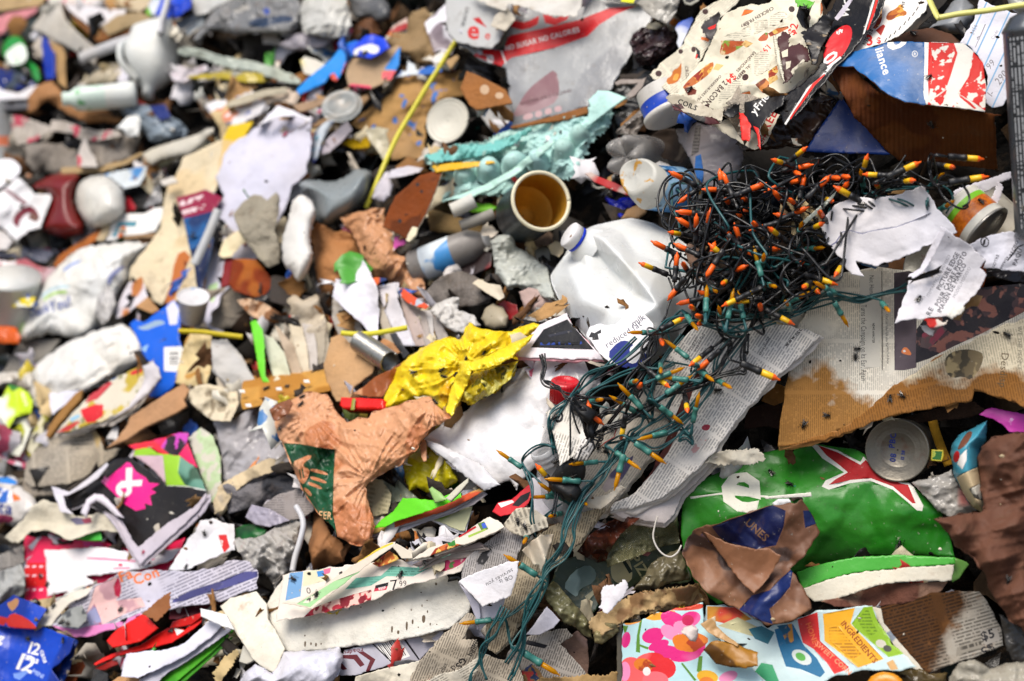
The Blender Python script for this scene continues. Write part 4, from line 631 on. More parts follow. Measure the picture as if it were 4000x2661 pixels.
LCOM = mk('#bfbccb', 'news', lines=(0.005084, .5, '#2a2840', 0.60), dirt=.12)
S('page', None, None, '03', "470,1055 560,960 700,830 880,690 1060,610 1100,560 1500,550 1700,560 1990,520 2150,440 2300,470 2370,560 2370,720 2000,840 1700,880 1400,930 1250,1000 1080,1080 820,1165 700,1170", LCOM, 26, 12, .09, rot=-24, N=1500, parent=T_,
  prints=[('P', "880,700 1060,610 1110,640 1120,760 1060,830 1300,800 1340,880 1130,960 960,1040 830,1060 790,960", mk('#b98f96', 'ink', two=('#d8b0ac', 20, .5))), ('P', "1045,690 1090,610 1115,700 1100,800 1060,780", mk('#a8183c', 'ink')), ('P', "470,1055 700,1095 830,1060 1080,1030 1300,940 1290,970 1080,1080 820,1165 700,1170", mk('#cf7ab0', 'ink')), ('P', "790,960 870,860 930,1000 940,1050 830,1060", mk('#8d90b4', 'ink', two=('#a0566a', 40, .6))),
          ('P', "1590,820 1750,740 2000,660 2250,560 2370,560 2370,610 2150,690 1900,760 1700,830 1590,850", mk('#4a4a80', 'ink', two=('#3a3a68', 20, .5))), ('T', 'Fa', 1110, 660, 95, -22, iORG), ('T', 'Con', 1245, 690, 95, -22, iORG)])
S('white_fold', None, None, '03', "335,1045 430,905 560,810 700,740 880,690 800,780 640,850 560,940 470,1060 400,1060", mk('#d2cdc2', 'paper', dirt=.3), 27, 7, .05, parent=T_)
S('dark_fold', None, None, '03', "510,1030 570,960 640,900 760,870 800,960 790,1020 720,1080 600,1070", mk('#8d8f8c', 'gloss', two=('#c9c6a8', 18, .55), three=('#4c4e50', 22, .55)), 28, 7, .05, parent=T_)
S('torn_kraft', 'torn brown paper piece on the glossy newspaper', 'paper', '03', "1310,945 1400,870 1500,790 1575,745 1560,830 1570,900 1500,960 1440,1025", mk('#8a5630', 'paper'), 31, 4, .06, torn=2)
T_ = thing('red_box', 'flattened bright red cardboard box, lower left', 'box', '03', 1350, 1150, .12)
RB = mk('#d8150c', 'gloss', dirt=.15)
S('lid', None, None, '03', "980,1195 1040,1130 1110,1070 1320,945 1455,1080 1380,1140 1290,1205 1030,1265", RB, 29, 4, .12, th=.002, parent=T_, N=400)
S('base', None, None, '03', "860,1410 960,1350 1080,1300 1290,1240 1440,1140 1545,1080 1620,1080 1700,1105 1640,1150 1780,1030 1870,950 1850,1030 1780,1090 1580,1215 1300,1290 1090,1335 880,1425", RB, 27, 5, .1, th=.002, parent=T_, N=500, prints=[('P', "1600,1080 1700,1105 1630,1150", iWH)])
S('inside', None, None, '03', "985,1210 1040,1260 1010,1290 1000,1250", mk('#3a2a20', 'card'), 29.5, 1, parent=T_, N=40)
S('tab', None, None, '03', "1560,1080 1590,1020 1700,990 1850,940 1870,965 1760,1050 1650,1070", mk('#b81410', 'gloss'), 27.5, 5, .06, th=.002, parent=T_, N=200)
S('red_scrap_dark', 'dark maroon scrap behind the red box', 'paper', '03', "1560,920 1750,860 2040,820 2060,870 1900,930 1800,960 1650,1000 1560,1000", mk('#5a2028', 'gloss', two=('#8a6a60', 16, .6)), 24, 8)
T_ = thing('soda_pack', 'crushed blue twelve pack soda carton, bottom left corner', 'carton', '03', 250, 1250, .12)
PB = mk('#0a3fb4', 'gloss', dirt=.15, two=('#072a86', 6, .55))
S('front', None, None, '03', "-60,1060 30,1075 340,1050 520,1120 690,1180 640,1310 550,1400 470,1460 560,1580 540,1640 -60,1640", PB, 27, 14, .1, N=1500, parent=T_, th=.0015,
  prints=[('T', '12', 225, 1300, 105, 14, iWH, dict(shear=.1)), ('T', 'cans', 365, 1290, 46, 72, iWH), ('T', 'cans', 195, 1350, 62, 22, iWH), ('T', '12', 110, 1440, 150, 18, iWH, dict(shear=.1)), ('T', 'g', -30, 1200, 90, 20, iWH), ('P', "120,1500 240,1470 260,1490 180,1560 130,1540", mk('#6f90d8', 'ink')), ('T', 'MINI', 290, 1490, 40, 30, mk('#9fb4e4', 'ink'))])
S('top_panel', None, None, '03', "-60,960 -60,900 60,830 120,775 260,830 430,905 340,1040 330,1090 120,1080 -60,1060", PB, 29.5, 7, .12, N=700, parent=T_, th=.0015,
  prints=[('P', "40,1060 100,930 240,985 335,1065 335,1100 190,1090", mk('#b3231c', 'ink'), 1), ('P', "35,1065 190,1095 335,1105 300,1165 200,1160 90,1115", iWH, 1), ('P', "-60,960 80,990 35,1060 -60,1030", mk('#a8201c', 'ink')), ('P', "95,840 160,795 180,850 120,930 90,910 60,850", mk('#a87a52', 'ink'), 1)])
S('creased_end', None, None, '03', "440,1470 560,1390 640,1310 690,1180 720,1200 670,1350 640,1480 570,1600 470,1600", mk('#0b2a70', 'gloss', two=('#b9a58a', 40, .66)), 25, 12, .04, parent=T_, N=300, th=.0015)
S('rust_paper', 'rust brown paper scrap at the bottom, left of the red box', 'paper', '03', "550,1640 600,1500 680,1400 850,1380 860,1440 720,1520 680,1640", mk('#6a3216', 'card'), 22, 8)
S('red_scrap_low', 'thin red card edge low in the bottom left', 'card', '03', "860,1460 930,1430 1100,1340 1150,1330 1120,1400 960,1470", mk('#8a1810', 'gloss'), 23, 4)
T_ = thing('white_mail_stack', 'white envelope over a green card, bottom left', 'envelope', '03', 1600, 1350, .12)
S('green_card', None, None, '03', "1380,1600 1550,1500 1750,1380 1900,1270 2100,1110 2155,1095 2070,1190 1930,1320 1750,1470 1600,1600", mk('#4aa31e', 'gloss', two=('#3a8a16', 8, .5)), 26, 3, .2, parent=T_, th=.0015, N=300, pages=2, pbg=mk('#3c8d1c', 'gloss'))
S('grey_envelope', None, None, '03', "1270,1560 1500,1420 1800,1240 2020,1080 2115,1065 2125,1105 1950,1230 1750,1370 1550,1490 1430,1600", mk('#b9b9c9', 'paper'), 27.2, 3, .2, parent=T_, N=300)
S('white_envelope', None, None, '03', "1110,1530 1160,1320 1330,1290 1480,1290 1600,1260 1700,1220 1830,1100 1960,990 2050,1055 1930,1180 1700,1340 1500,1440 1270,1540", mk('#d6d6e4', 'paper', dirt=.1), 28.4, 5, .15, parent=T_, N=500)
T_ = thing('white_foam_tray', 'stained white foam tray piece with a strip', 'tray', '03', 2250, 1000, .12)
S('tray_wall', None, None, '03', "2030,880 2120,805 2357,745 2450,860 2460,1000 2530,1090 2620,1270 2530,1505 2440,1460 2330,1370 2250,1240 2150,1095 2070,950", mk('#ddd9cc', 'foam', dirt=.5, dc='#a0682a'), 29, 10, .1, N=900, parent=T_, th=.004)
S('tray_strip', None, None, '03', "1845,900 1960,925 2080,960 2150,1095 2060,1070 1850,975", mk('#dfdfe0', 'foam'), 31, 2, .1, parent=T_, th=.004, N=150)
S('tray_foot', None, None, '03', "2200,1390 2240,1240 2290,1290 2350,1370 2270,1410", mk('#b9b7ae', 'foam'), 28, 3, .05, parent=T_, th=.004, N=100)
S('torn_tan_strip', 'ragged tan paper strip beside the bottom white bag', 'paper', '03', "1955,1505 2060,1345 2180,1280 2200,1330 2110,1470 2010,1600 1980,1560", mk('#c0aa7c', 'paper'), 27, 6, .03, torn=3)
S('rubber_scrap', 'dark grey rubber corner at the bottom edge', 'rubber', '03', "830,1620 860,1460 900,1455 990,1500 985,1600", mk('#3c3d3f', 'rough', dirt=.2), 25, 5, th=.004)
S('tan_scrap_bottom', 'tan cardboard scrap at the bottom edge, left', 'cardboard', '03', "970,1620 1090,1530 1220,1505 1360,1600 1340,1640", TAN, 26, 3, th=.004)
# ------------------------------------------------------------------ middle of the heap
S('grey_jug', 'translucent grey jug lying on its side near the strap', 'jug', '11', "390,110 480,80 700,110 800,80 900,0 1000,-20 1075,30 1050,200 970,330 880,400 790,450 680,520 600,510 550,440 540,300 480,230 420,210", mk('#8d979d', 'poly', tr=.3, dirt=.15, rough=.3), 8, 4, .12, 'soft', 9, N=900, sm=2)
S('white_padding', 'tall white foam padding beside the grey felt', 'foam', '11', "230,650 300,450 330,290 380,240 440,215 530,290 560,400 510,540 500,660 530,800 480,930 400,1045 360,1000 330,930 250,880", mk('#dcdbd8', 'foam', dirt=.2), 17, 14, .06, 'soft', 4, N=800, sm=1)
S('brown_paper_bag', 'crumpled brown paper bag in the middle', 'bag', '11', "505,570 560,475 640,510 720,560 830,560 900,600 945,720 960,860 900,1000 790,1040 730,1190 700,1400 640,1290 560,1000 530,760", mk('#a87446', 'paper', dirt=.35), 13, 22, .05, N=1100, bulge=3)
S('pinkish_bag', 'pinkish tan plastic bag below the yellow strap end', 'bag', '11', "775,430 850,400 960,380 1100,340 1190,350 1190,530 1275,610 1290,760 1390,820 1480,930 1560,1040 1575,1210 1440,1150 1300,1070 1180,1000 1060,1000 980,800 900,600 830,520", mk('#cf9a72', 'film', dirt=.2), 15, 20, .07, 'film', 2.5, N=1800, wang=60, knots=((1000, 430, 22),))
S('rusty_card', 'curved rust brown cardboard leaf with dark holes', 'cardboard', '11', "1170,525 1190,440 1230,350 1280,240 1390,150 1500,50 1720,-10 1650,190 1570,390 1490,530 1400,655 1320,590", mk('#7a3c12', 'card', dirt=.5, two=('#5a2a0c', 14, .56)), 20, 5, .15, N=500, th=.003, prints=[('E', 1487, 133, 16, 16, 0, iBLK, 10), ('E', 1525, 197, 14, 14, 0, iBLK, 10), ('E', 1325, 468, 18, 18, 0, iBLK, 10)], back=mk('#c9b8a4', 'card'))
S('cream_chip', 'small cream plastic chip under the rust brown leaf', 'plastic piece', '11', "1380,650 1400,590 1440,520 1490,530 1470,600 1410,660", mk('#d9cfb0', 'poly', tr=0), 22, 2, th=.003)
S('magenta_label', 'small magenta label below the rust brown leaf', 'label', '11', "1260,750 1275,610 1320,610 1390,660 1360,690 1310,700", mk('#c24a9a', 'gloss', two=('#d9c8c0', 40, .58)), 18, 4)
S('white_wedge', 'white pointed paper left of the pages fan', 'paper', '11', "700,1160 735,1000 830,1020 910,1020 930,930 990,825 1035,910 1080,1000 1120,1080 1135,1350 1110,1580 960,1400 820,1290", mk('#dcdbe6', 'paper', dirt=.1), 21, 12, .08, N=800)
S('grey_tan_wrap', 'grey tan wrapper under the white pointed paper', 'wrapper', '11', "700,1200 740,1100 820,1290 960,1400 1000,1560 800,1600 740,1470 700,1360", mk('#b3aba0', 'film', two=('#a85a60', 9, .7)), 17, 10, .06, 'film')
T_ = thing('pages_fan', 'fanned stack of white pages beside the pointed paper', 'paper stack', '11', 1300, 1300, .15)
for i_, (q_, c_) in enumerate((("1115,1070 1290,1030 1300,1180 1380,1400 1450,1620 1330,1620 1180,1300", '#d2d0d8'), ("1130,1200 1180,1290 1300,1600 1200,1600 1140,1400", '#b5aca0'), ("1310,1150 1350,1180 1480,1380 1560,1620 1450,1620 1380,1400", '#b9a9a4'), ("1390,1220 1560,1310 1620,1620 1560,1620 1470,1370", '#a59c98'), ("1440,1290 1625,1290 1640,1620 1600,1620 1580,1400", '#c3bfbc'), ("1620,1330 1700,1400 1800,1620 1690,1620 1640,1460", '#a8a09a'))):
    S('page', None, None, '11', q_, mk(c_, 'paper', dirt=.25), 19.5 - i_ * .4, 6, .06, parent=T_, N=160, pages=1)
S('spine_strip', None, None, '11', "1065,995 1120,985 1210,1000 1190,1020 1130,1040 1105,1070", mk('#23386a', 'gloss', two=('#d2602a', 14, .5)), 21, 3, parent=T_, N=80)
S('printed_edge', None, None, '11', "1295,1085 1350,1085 1450,1160 1595,1250 1560,1280 1480,1260 1390,1220 1300,1130", mk('#b3b9c4', 'gloss', two=('#d2502a', 40, .52), three=('#1c3a6a', 30, .55)), 20.5, 3, parent=T_, N=160)
ST('short_yellow_strap', 'short pale yellow strap across the fanned pages', '11', "780,1500 930,1510 1100,1500 1250,1475 1390,1450", STRAPM, 25, .0042)
T_ = thing('small_milk_bottle', 'small bottle with blue and white label, middle', 'bottle', '11', 1550, 860, .1)
v, f, m_ = lathe([(.001, 0), (.034, .0), (.038, .006), (.038, .03), (.038, .032, 1), (.038, .10, 1), (.037, .102, 0), (.036, .14), (.022, .165), (.017, .17), (.017, .18, 2), (.019, .181, 2), (.019, .196, 2), (.001, .198, 2)], 28)
solid('bottle_body', v * .78, f, [mk('#8f8a86', 'poly', dirt=.3), mk('#cfd8de', 'gloss', two=('#3f8ac8', 22, .52)), mk('#dcdad6', 'poly', tr=0)], basis((.92, .34, .25)), hit(*tp('11', 1440, 910), .14), T_, fm=m_)
S('rolled_carton', 'olive brown rolled cardboard tube under the egg carton', 'cardboard', '11', "1580,380 1640,360 1800,410 2000,470 2160,520 2140,640 2000,640 1800,590 1600,560", mk('#7a6440', 'card', dirt=.5), 12, 5, .1, bulge=4, N=400)
S('lime_cup', 'lime green plastic cup rim below the egg carton', 'cup', '11', "1860,280 1900,230 1970,210 1990,300 2080,310 2160,310 2230,340 2180,400 2050,400 1950,380", mk('#6db81a', 'poly', tr=.2), 16, 4, .06, bulge=2)
ST('white_straw', 'white plastic straw leaning by the lime green cup', '11', "1800,375 1900,330 2010,275", mk('#d8d8d4', 'poly'), 21, .012, 'straw')
ST('grey_straw', 'grey plastic stick below the lime green cup', '11', "1880,515 2010,470 2190,400", mk('#9a9894', 'poly'), 18, .009, 'stick')
S('olive_box', 'olive brown box side behind the lime green cup', 'box', '11', "1600,330 1700,240 1850,230 1880,300 1800,380 1640,360", mk('#6a5a38', 'card'), 10, 3, th=.003)
S('lavender_cup', 'lavender white crumpled cup beside the strap end', 'cup', '11', "1060,270 1100,150 1190,20 1230,10 1240,90 1270,140 1240,240 1180,300", mk('#c3c1cf', 'paper'), 12, 10, .05, bulge=3)
S('white_flap_top', 'thin white wrapper flap above the rust brown leaf', 'wrapper', '11', "1210,80 1240,0 1400,-40 1540,-20 1500,20 1340,60", mk('#c9c6d0', 'paper'), 14, 5)
S('dark_carton', 'dark striped carton with red edge in the middle', 'carton', '11', "1840,960 1880,830 1960,740 1820,690 1900,660 2170,760 2160,890 1990,970", mk('#281a1a', 'gloss', two=('#6a1a1a', 12, .6)), 12, 4, .1, th=.002)
S('grey_newsprint', 'grey crumpled newsprint left of the milk jug', 'newspaper', '11', "1570,1110 1640,1030 1720,970 1870,925 2010,970 2130,1050 2170,1190 2020,1240 1900,1230 1780,1250 1650,1250", mk('#77706a', 'news', lines=(0.00328, .05, '#2c2826', 0.48), dirt=.5), 16, 16, .05, N=700, pages=1)
S('white_cutlery_bag', 'white plastic cups and film in the middle', 'plastic film', '11', "1600,1300 1650,1230 1800,1170 1870,1175 1860,1290 2000,1330 2070,1430 1940,1510 1850,1500 1740,1440", mk('#cfccc8', 'film'), 18, 14, .04, 'film', 2, N=500)
S('pale_bag', 'milky pale bag squeezed left of the milk jug', 'bag', '21', "-200,650 -120,600 0,560 40,700 150,760 330,900 365,1060 420,1210 300,1180 200,1120 60,1080 -40,1100 -150,960", mk('#bfc4be', 'film', dirt=.25), 16, 20, .06, 'film', 4, N=1000)
S('cream_twig', 'cream torn foam piece under the milky pale bag', 'foam', '11', "1990,1040 2050,1000 2130,1040 2250,1060 2290,1170 2240,1200 2150,1150", mk('#cdc3b0', 'foam'), 20, 7, .04)
S('jar_tan', 'tan cup lying above the yellow bag', 'cup', '11', "2075,1360 2110,1270 2180,1230 2270,1260 2330,1350 2310,1450 2200,1470 2110,1440", mk('#a49a84', 'poly', tr=.1), 18, 3, .06, bulge=4)
S('dark_red_scrap', 'dark red wrapper above the yellow bag', 'wrapper', '11', "2200,1250 2280,1200 2400,1240 2420,1330 2330,1380 2280,1280", mk('#7a1014', 'gloss', two=('#c9b08a', 16, .62)), 17, 7)
S('pink_pulp', 'dull pink paper lump left of the milk jug', 'paper', '21', "60,1120 150,1080 330,1120 390,1210 260,1290 120,1290", mk('#b59c94', 'paper', dirt=.4), 18, 12, .05, bulge=2)
S('red_spot_cup', 'white crumpled cup with a red mark near the jug', 'cup', '21', "290,1270 350,1230 470,1215 500,1300 440,1440 380,1460 330,1390", mk('#cfccc4', 'film', two=('#d84a38', 16, .66)), 20, 9, .04, 'film')
S('clear_wrap_low', 'crushed clear wrap left of the red marked cup', 'plastic film', '21', "100,1380 190,1260 290,1270 330,1390 270,1440 170,1430", mk('#a3a19e', 'film', rough=.1), 18, 12, .03, 'film')
S('brown_mush', 'brown crumpled leaf scraps under the open tin can', 'scraps', '21', "-40,600 60,560 200,600 340,560 430,620 400,740 300,700 160,760 40,720", mk('#6a5646', 'paper', two=('#b3a898', 26, .58), dirt=.6), 9, 16, .035, N=500)
S('white_tissue', 'cream tissue scrap beside the jug cap', 'tissue', '21', "330,700 400,650 480,680 470,760 430,800 360,770", mk('#b9ab90', 'paper'), 17, 9, .03)
S('cream_shards', 'cream grey folded paper shards, middle left', 'paper', '11', "250,1240 340,1140 440,1200 560,1140 610,1300 680,1500 620,1600 300,1600 330,1400", mk('#b7ab98', 'paper', dirt=.4), 17, 16, .05, N=600, pages=2)
S('brown_chip_scraps', 'brown cardboard chips above the lime strip', 'cardboard', '11', "-180,1200 -60,1180 100,1240 260,1330 210,1410 80,1400 -60,1330", mk('#8a6040', 'card', two=('#c9a88a', 30, .58)), 16, 9, .03, th=.003)
# upright edges of papers left of the wood block
T_ = thing('upright_papers', 'row of upright folded papers behind the wood block', 'paper stack', '12', 300, 200, .15)
for i_, (q_, c_) in enumerate((("60,-60 160,-20 260,110 330,370 180,400 120,200", '#ccd0bc'), ("170,-150 260,-60 350,60 450,390 340,380 260,110", '#b7a48e'), ("300,-150 420,-120 470,50 500,360 440,380 350,50", '#cdc2ac'), ("420,-160 520,-130 560,40 570,340 490,350 470,50", '#c0b8b0'), ("520,-150 640,-100 640,60 600,330 560,330 560,30", '#a49c8e'))):
    S('folded_sheet', None, None, '12', q_, mk(c_, 'paper', dirt=.35), 19 - i_ * .4, 8, .06, parent=T_, N=200, pages=1)
S('lime_strip', 'bright lime strip upright among the papers', 'plastic strip', '12', "-50,-170 0,-190 60,-100 75,0 85,330 130,390 60,380 20,250 -10,60", mk('#63c81a', 'gloss'), 21, 4, .08)
T_ = thing('wood_block', 'short pine wood block lying behind the brown bag', 'wood', '12', 250, 450, .2)
o8 = parse('12', "-170,440 630,335 690,470 -130,645"); fr = P3(o8[:, 0], o8[:, 1], wd(o8[:, 0], o8[:, 1]) - .24); 
up = CV((-.05, .75, -.65)) * .0; 
wv_, wf_ = [], []
TL, TR, BR, BL = fr; mid = lambda a, b, t: a + (b - a) * t
ML, MR = mid(TL, BL, .62), mid(TR, BR, .62); dn = -CV((0, -.2, 1)) * .045
ring = [TL + dn * .9, ML, BL + dn * .05]; ring2 = [TR + dn * .9, MR, BR + dn * .05]; V_ = ring + [BL + dn, TL + dn * 1.9] + ring2 + [BR + dn, TR + dn * 1.9]
bo = mesh_obj('block', V_, [(0, 1, 6, 5), (1, 2, 7, 6), (2, 3, 8, 7), (3, 4, 9, 8), (4, 0, 5, 9), (4, 3, 2, 1, 0), (5, 6, 7, 8, 9)], mk('#c08f45', 'card', two=('#a8742e', 9, .55), dirt=.2), T_, smooth=False)
bv = bo.modifiers.new('edge', 'BEVEL'); bv.width = .002; bv.segments = 2
for x_, y_ in ((210, 448), (465, 378), (-70, 600), (-130, 470)): S('paint_fleck', None, None, '12', "%d,%d %d,%d %d,%d %d,%d" % (x_ - 32, y_ - 14, x_ + 20, y_ - 18, x_ + 32, y_ + 14, x_ - 20, y_ + 14), mk('#e0dcd6', 'paper', dirt=0), 25, 1, parent=T_, N=16)
S('tan_cardboard', 'smooth tan cardboard piece above the brown bag', 'cardboard', '12', "620,230 660,100 690,-20 780,-60 860,20 1010,180 1090,210 1070,300 900,430 860,570 740,560 660,430", mk('#b9946c', 'card', dirt=.2), 23, 5, .12, th=.003, N=500)
S('brown_twist', 'dark orange brown twisted wrapper left of yellow bag', 'wrapper', '12', "890,490 990,430 1100,330 1240,270 1390,170 1370,240 1230,420 1160,520 1040,520", mk('#8a4a1e', 'gloss', two=('#c08a60', 18, .6)), 24, 10, .04)
T_ = thing('metal_coil', 'silver coiled spring lying behind the tan cardboard', 'spring', '12', 1100, 110, .2)
a_ = hit(*tp('12', 950, 10), .24); b_ = hit(*tp('12', 1230, 200), .24); k_ = np.linspace(0, 1, 340); d_ = b_ - a_; x_ = np.cross(d_, Fv); x_ /= np.linalg.norm(x_); y_ = np.cross(d_, x_); y_ /= np.linalg.norm(y_); an = k_ * 2 * math.pi * 22
v, f = tube(a_ + np.outer(k_, d_) + .016 * (np.outer(np.cos(an), x_) + np.outer(np.sin(an), y_)), .0022, 5); mesh_obj('coil', v, f, mk('#b9b7b0', 'metal'), T_)
S('dark_bits', 'dark grey stick behind the metal spring', 'stick', '12', "1230,-60 1290,-70 1360,60 1410,120 1360,170 1290,60", mk('#2b2c30', 'poly', tr=0), 20, 3, th=.004)
S('orange_tan_scrap', 'light orange paper scrap by the metal spring', 'paper', '12', "1110,60 1170,-20 1260,20 1330,110 1260,140", mk('#c08a5c', 'paper'), 21, 7, .04)
T_ = thing('red_clip', 'bright red plastic block above the brown bag', 'plastic piece', '12', 970, 580, .2)
S('clip_face', None, None, '12', "770,595 785,525 960,530 1168,540 1172,632 980,625 800,622", mk('#d81408', 'poly', tr=0, rough=.3), 27, 1, .2, th=.02, parent=T_, N=60)
S('clip_notch', None, None, '12', "870,640 885,535 915,535 905,640", mk('#8a8a30', 'poly', tr=0), 27.6, 1, parent=T_, N=20)
S('green_leaves', 'dark green leafy scraps behind the red block', 'leaves', '12', "800,640 900,620 1040,640 1020,720 860,740 810,710", mk('#4a5a1e', 'paper', two=('#b39a3a', 24, .55)), 22, 12, .03)
YB = mk('#f6da24', 'film', tr=.3, dirt=.15, dc='#9a7a10', two=('#d29a10', 8, .62))
T_ = thing('yellow_bag', 'knotted bright yellow plastic bag full of scraps', 'bag', '12', 1700, 400, .15)
S('bag_body', None, None, '12', "1165,620 1175,480 1240,330 1330,220 1420,140 1560,40 1700,0 1870,10 1980,60 2050,100 1960,260 1920,450 1870,620 1800,740 1690,640 1590,505 1400,560 1180,645", YB, 23, 16, .06, 'film', 7, N=2600, sm=1, parent=T_, wang=70, knots=((1950, 230, 40),))
S('bag_folds', None, None, '12', "1640,0 1750,-30 1880,-10 1960,-170 2070,-110 2200,-90 2357,-90 2560,-170 2680,-110 2560,-30 2450,150 2380,320 2200,480 1960,600 1880,480 1930,260 1820,140 1700,120", mk('#f6d820', 'film', tr=.3, dirt=.12), 25, 17, .05, 'film', 4, N=2200, parent=T_, wang=20, knots=((1960, 200, 40),))
S('knot_fold', None, None, '12', "1850,180 1990,190 2150,130 2357,20 2560,-60 2520,10 2357,160 2150,260 1990,290 1880,560 1800,700 1740,640 1800,420 1880,250", mk('#fae02e', 'film', tr=.3, dirt=.1), 30, 14, .04, 'film', 2, N=900, parent=T_, wang=110)
S('bag_window', None, None, '12', "1890,560 1930,380 1990,300 2180,260 2357,200 2420,180 2350,350 2180,490 1980,600", mk('#b9a41c', 'film', tr=.2, two=('#4a4a14', 30, .56), three=('#d9cf6a', 36, .58)), 29, 18, .035, 'film', parent=T_, N=700)
S('bag_tail', None, None, '12', "1345,1110 1480,960 1560,930 1650,790 1750,740 1650,880 1600,980 1740,1090 1800,1180 1870,1290 1750,1360 1600,1410 1480,1360 1410,1390 1370,1250", mk('#d8cc16', 'film', tr=.4, dirt=.25, two=('#9aa41a', 8, .58)), 21, 14, .07, 'film', 4, N=900, parent=T_)
T_ = thing('white_poly_bag', 'big smooth white plastic bag left of the lights', 'bag', '12', 2200, 900, .15)
S('bag_body', None, None, '12', "1555,900 1650,820 1790,720 2100,520 2357,330 2480,220 2620,140 2900,160 3280,180 3230,320 3020,530 2780,560 2700,700 2700,1000 2650,1110 2450,1300 2400,1380 2340,1300 2250,1330 2100,1380 1990,1290 1860,1190 1750,1100 1620,1010", mk('#e6e6ea', 'film', tr=.2, dirt=.04), 23, 7, .13, 'film', 4, N=2600, parent=T_, wang=130, knots=((2900, 160, 24),))
S('bag_edge', None, None, '12', "1555,900 1700,960 1850,1030 2060,1130 2250,1330 2100,1390 1990,1300 1860,1200 1750,1100 1620,1010", mk('#cfcfd4', 'film', tr=.2, dirt=.06), 27, 6, .06, 'film', 1, N=400, parent=T_)
S('tin_rim', 'grey metal tube end under the white plastic bag', 'metal piece', '12', "1740,1100 1830,1110 2060,1300 2060,1400 1920,1400 1860,1290", mk('#8f8c84', 'poly', tr=0), 19, 3, .1, bulge=3)
BB = mk('#d8a078', 'film', tr=.25, dirt=.08, dc='#8a4a28', two=('#c07c52', 9, .56), rough=.42, bump=.7, rs=34)
T_ = thing('brown_grocery_bag', 'torn tan brown grocery bag with dark green print', 'bag', '12', 800, 900, .2)
S('bag_body', None, None, '12', "120,640 170,590 330,540 440,480 560,475 650,510 720,600 780,700 850,745 1030,700 1180,625 1400,560 1540,515 1600,510 1690,600 1790,720 1740,745 1640,800 1560,880 1500,970 1400,1090 1230,1190 1080,1270 1000,1360 1040,1480 1060,1567 1090,1700 1045,1900 940,1880 850,1860 750,1810 700,1720 560,1567 400,1330 330,1150 250,950 160,780", BB, 28, 12, .05, 'film', 4, N=5200, parent=T_, wang=125, knots=((1640, 560, 34), (1040, 1275, 30), (480, 700, 26)),
  prints=[('P', "250,948 400,953 560,985 728,1005 718,1180 710,1400 708,1600 748,1810 640,1680 560,1567 440,1390 330,1140", mk('#0f4a2a', 'gloss', two=('#0a3a20', 10, .5))), ('P', "335,1120 420,1080 500,1050 515,1080 450,1120 430,1160 500,1190 480,1260 440,1330 400,1300 360,1210", BB, 1), ('P', "500,1180 580,1190 660,1220 660,1245 580,1225 500,1205", BB, 1), ('P', "500,1250 560,1260 655,1300 640,1320 560,1295 500,1275", BB, 1), ('P', "480,1300 520,1310 610,1350 600,1375 540,1350 480,1330", BB, 1), ('P', "440,1350 480,1370 520,1420 500,1440 450,1390", BB, 1), ('P', "395,1190 405,1185 420,1270 408,1275", mk('#0f4a2a', 'gloss')), ('P', "420,1180 430,1176 445,1265 434,1270", mk('#0f4a2a', 'gloss')), ('T', 'EER', 575, 1640, 70, 4, mk('#d2a878', 'ink'), dict(sx=.7))])
S('torn_tail', None, None, '12', "1510,960 1545,905 1570,950 1570,1110 1545,1120 1520,1070", BB, 27, 4, .03, 'film', parent=T_, N=80)
S('mouth_fold', None, None, '12', "125,640 190,580 310,540 340,580 300,680 200,740 160,740", mk('#8a5638', 'film', tr=.2), 33, 6, .03, 'film', 1, parent=T_, N=160)
S('brown_paper_low', 'crumpled brown paper under the grocery bag', 'paper', '13', "480,310 520,180 530,20 600,40 700,220 800,300 815,460 700,510 520,550", mk('#9a6a42', 'paper'), 25, 20, .05, N=500, bulge=2)
S('note_paper', 'yellowish handwritten note beside the grocery bag', 'paper', '12', "980,1390 1080,1270 1160,1290 1250,1420 1215,1590 1080,1620 1040,1500", mk('#c9c2a0', 'paper', lines=(0.00656, .12, '#4a4a30', 0.40)), 23, 6, .06, rot=14)
S('green_film_low', 'pale green film under the handwritten note', 'plastic film', '12', "1130,1290 1280,1260 1400,1370 1500,1460 1300,1490 1240,1500", mk('#a8b098', 'film'), 21, 9, .04, 'film')
S('pale_green_wedge', 'pale green plastic wedge on the green sheet', 'plastic piece', '12', "1590,1370 1620,1345 1700,1400 1760,1470 1650,1500 1620,1440", mk('#9fc87a', 'poly'), 29, 3, .05, bulge=.8)
S('cream_stick', 'cream flat stick pointing up beside the green wedge', 'stick', '12', "1745,1455 1850,1350 1955,1265 1950,1310 1870,1400 1790,1480", mk('#c9c6b4', 'card'), 30, 2, th=.003)
T_ = thing('green_sheet', 'bright green plastic sheet over magazines', 'plastic sheet', '13', 1400, 20, .2)
S('sheet', None, None, '13', "1070,165 1160,80 1270,0 1350,-115 1500,-110 1650,-95 1780,-150 1880,-200 1890,-120 1800,-80 1650,-20 1480,40 1300,95 1180,150", mk('#5fc81a', 'gloss', dirt=.1), 28, 7, .08, N=500, parent=T_)
S('under_pages', None, None, '13', "990,245 1080,170 1300,95 1560,10 1720,-50 1900,-140 2050,-200 2110,-190 1980,-110 1750,0 1500,80 1200,180", mk('#c9a860', 'gloss', two=('#c8502a', 12, .5)), 26, 4, .1, N=300, parent=T_, pages=3, pbg=mk('#b5b0b8', 'paper'))
S('picture_page', 'magazine page with pale green picture by the green sheet', 'magazine', '13', "1560,60 1740,0 1990,-40 1980,20 1920,190 1860,180 1700,110", mk('#b9b994', 'gloss', two=('#8aa04a', 16, .55)), 24, 5, .1, pages=2, pbg=WH)
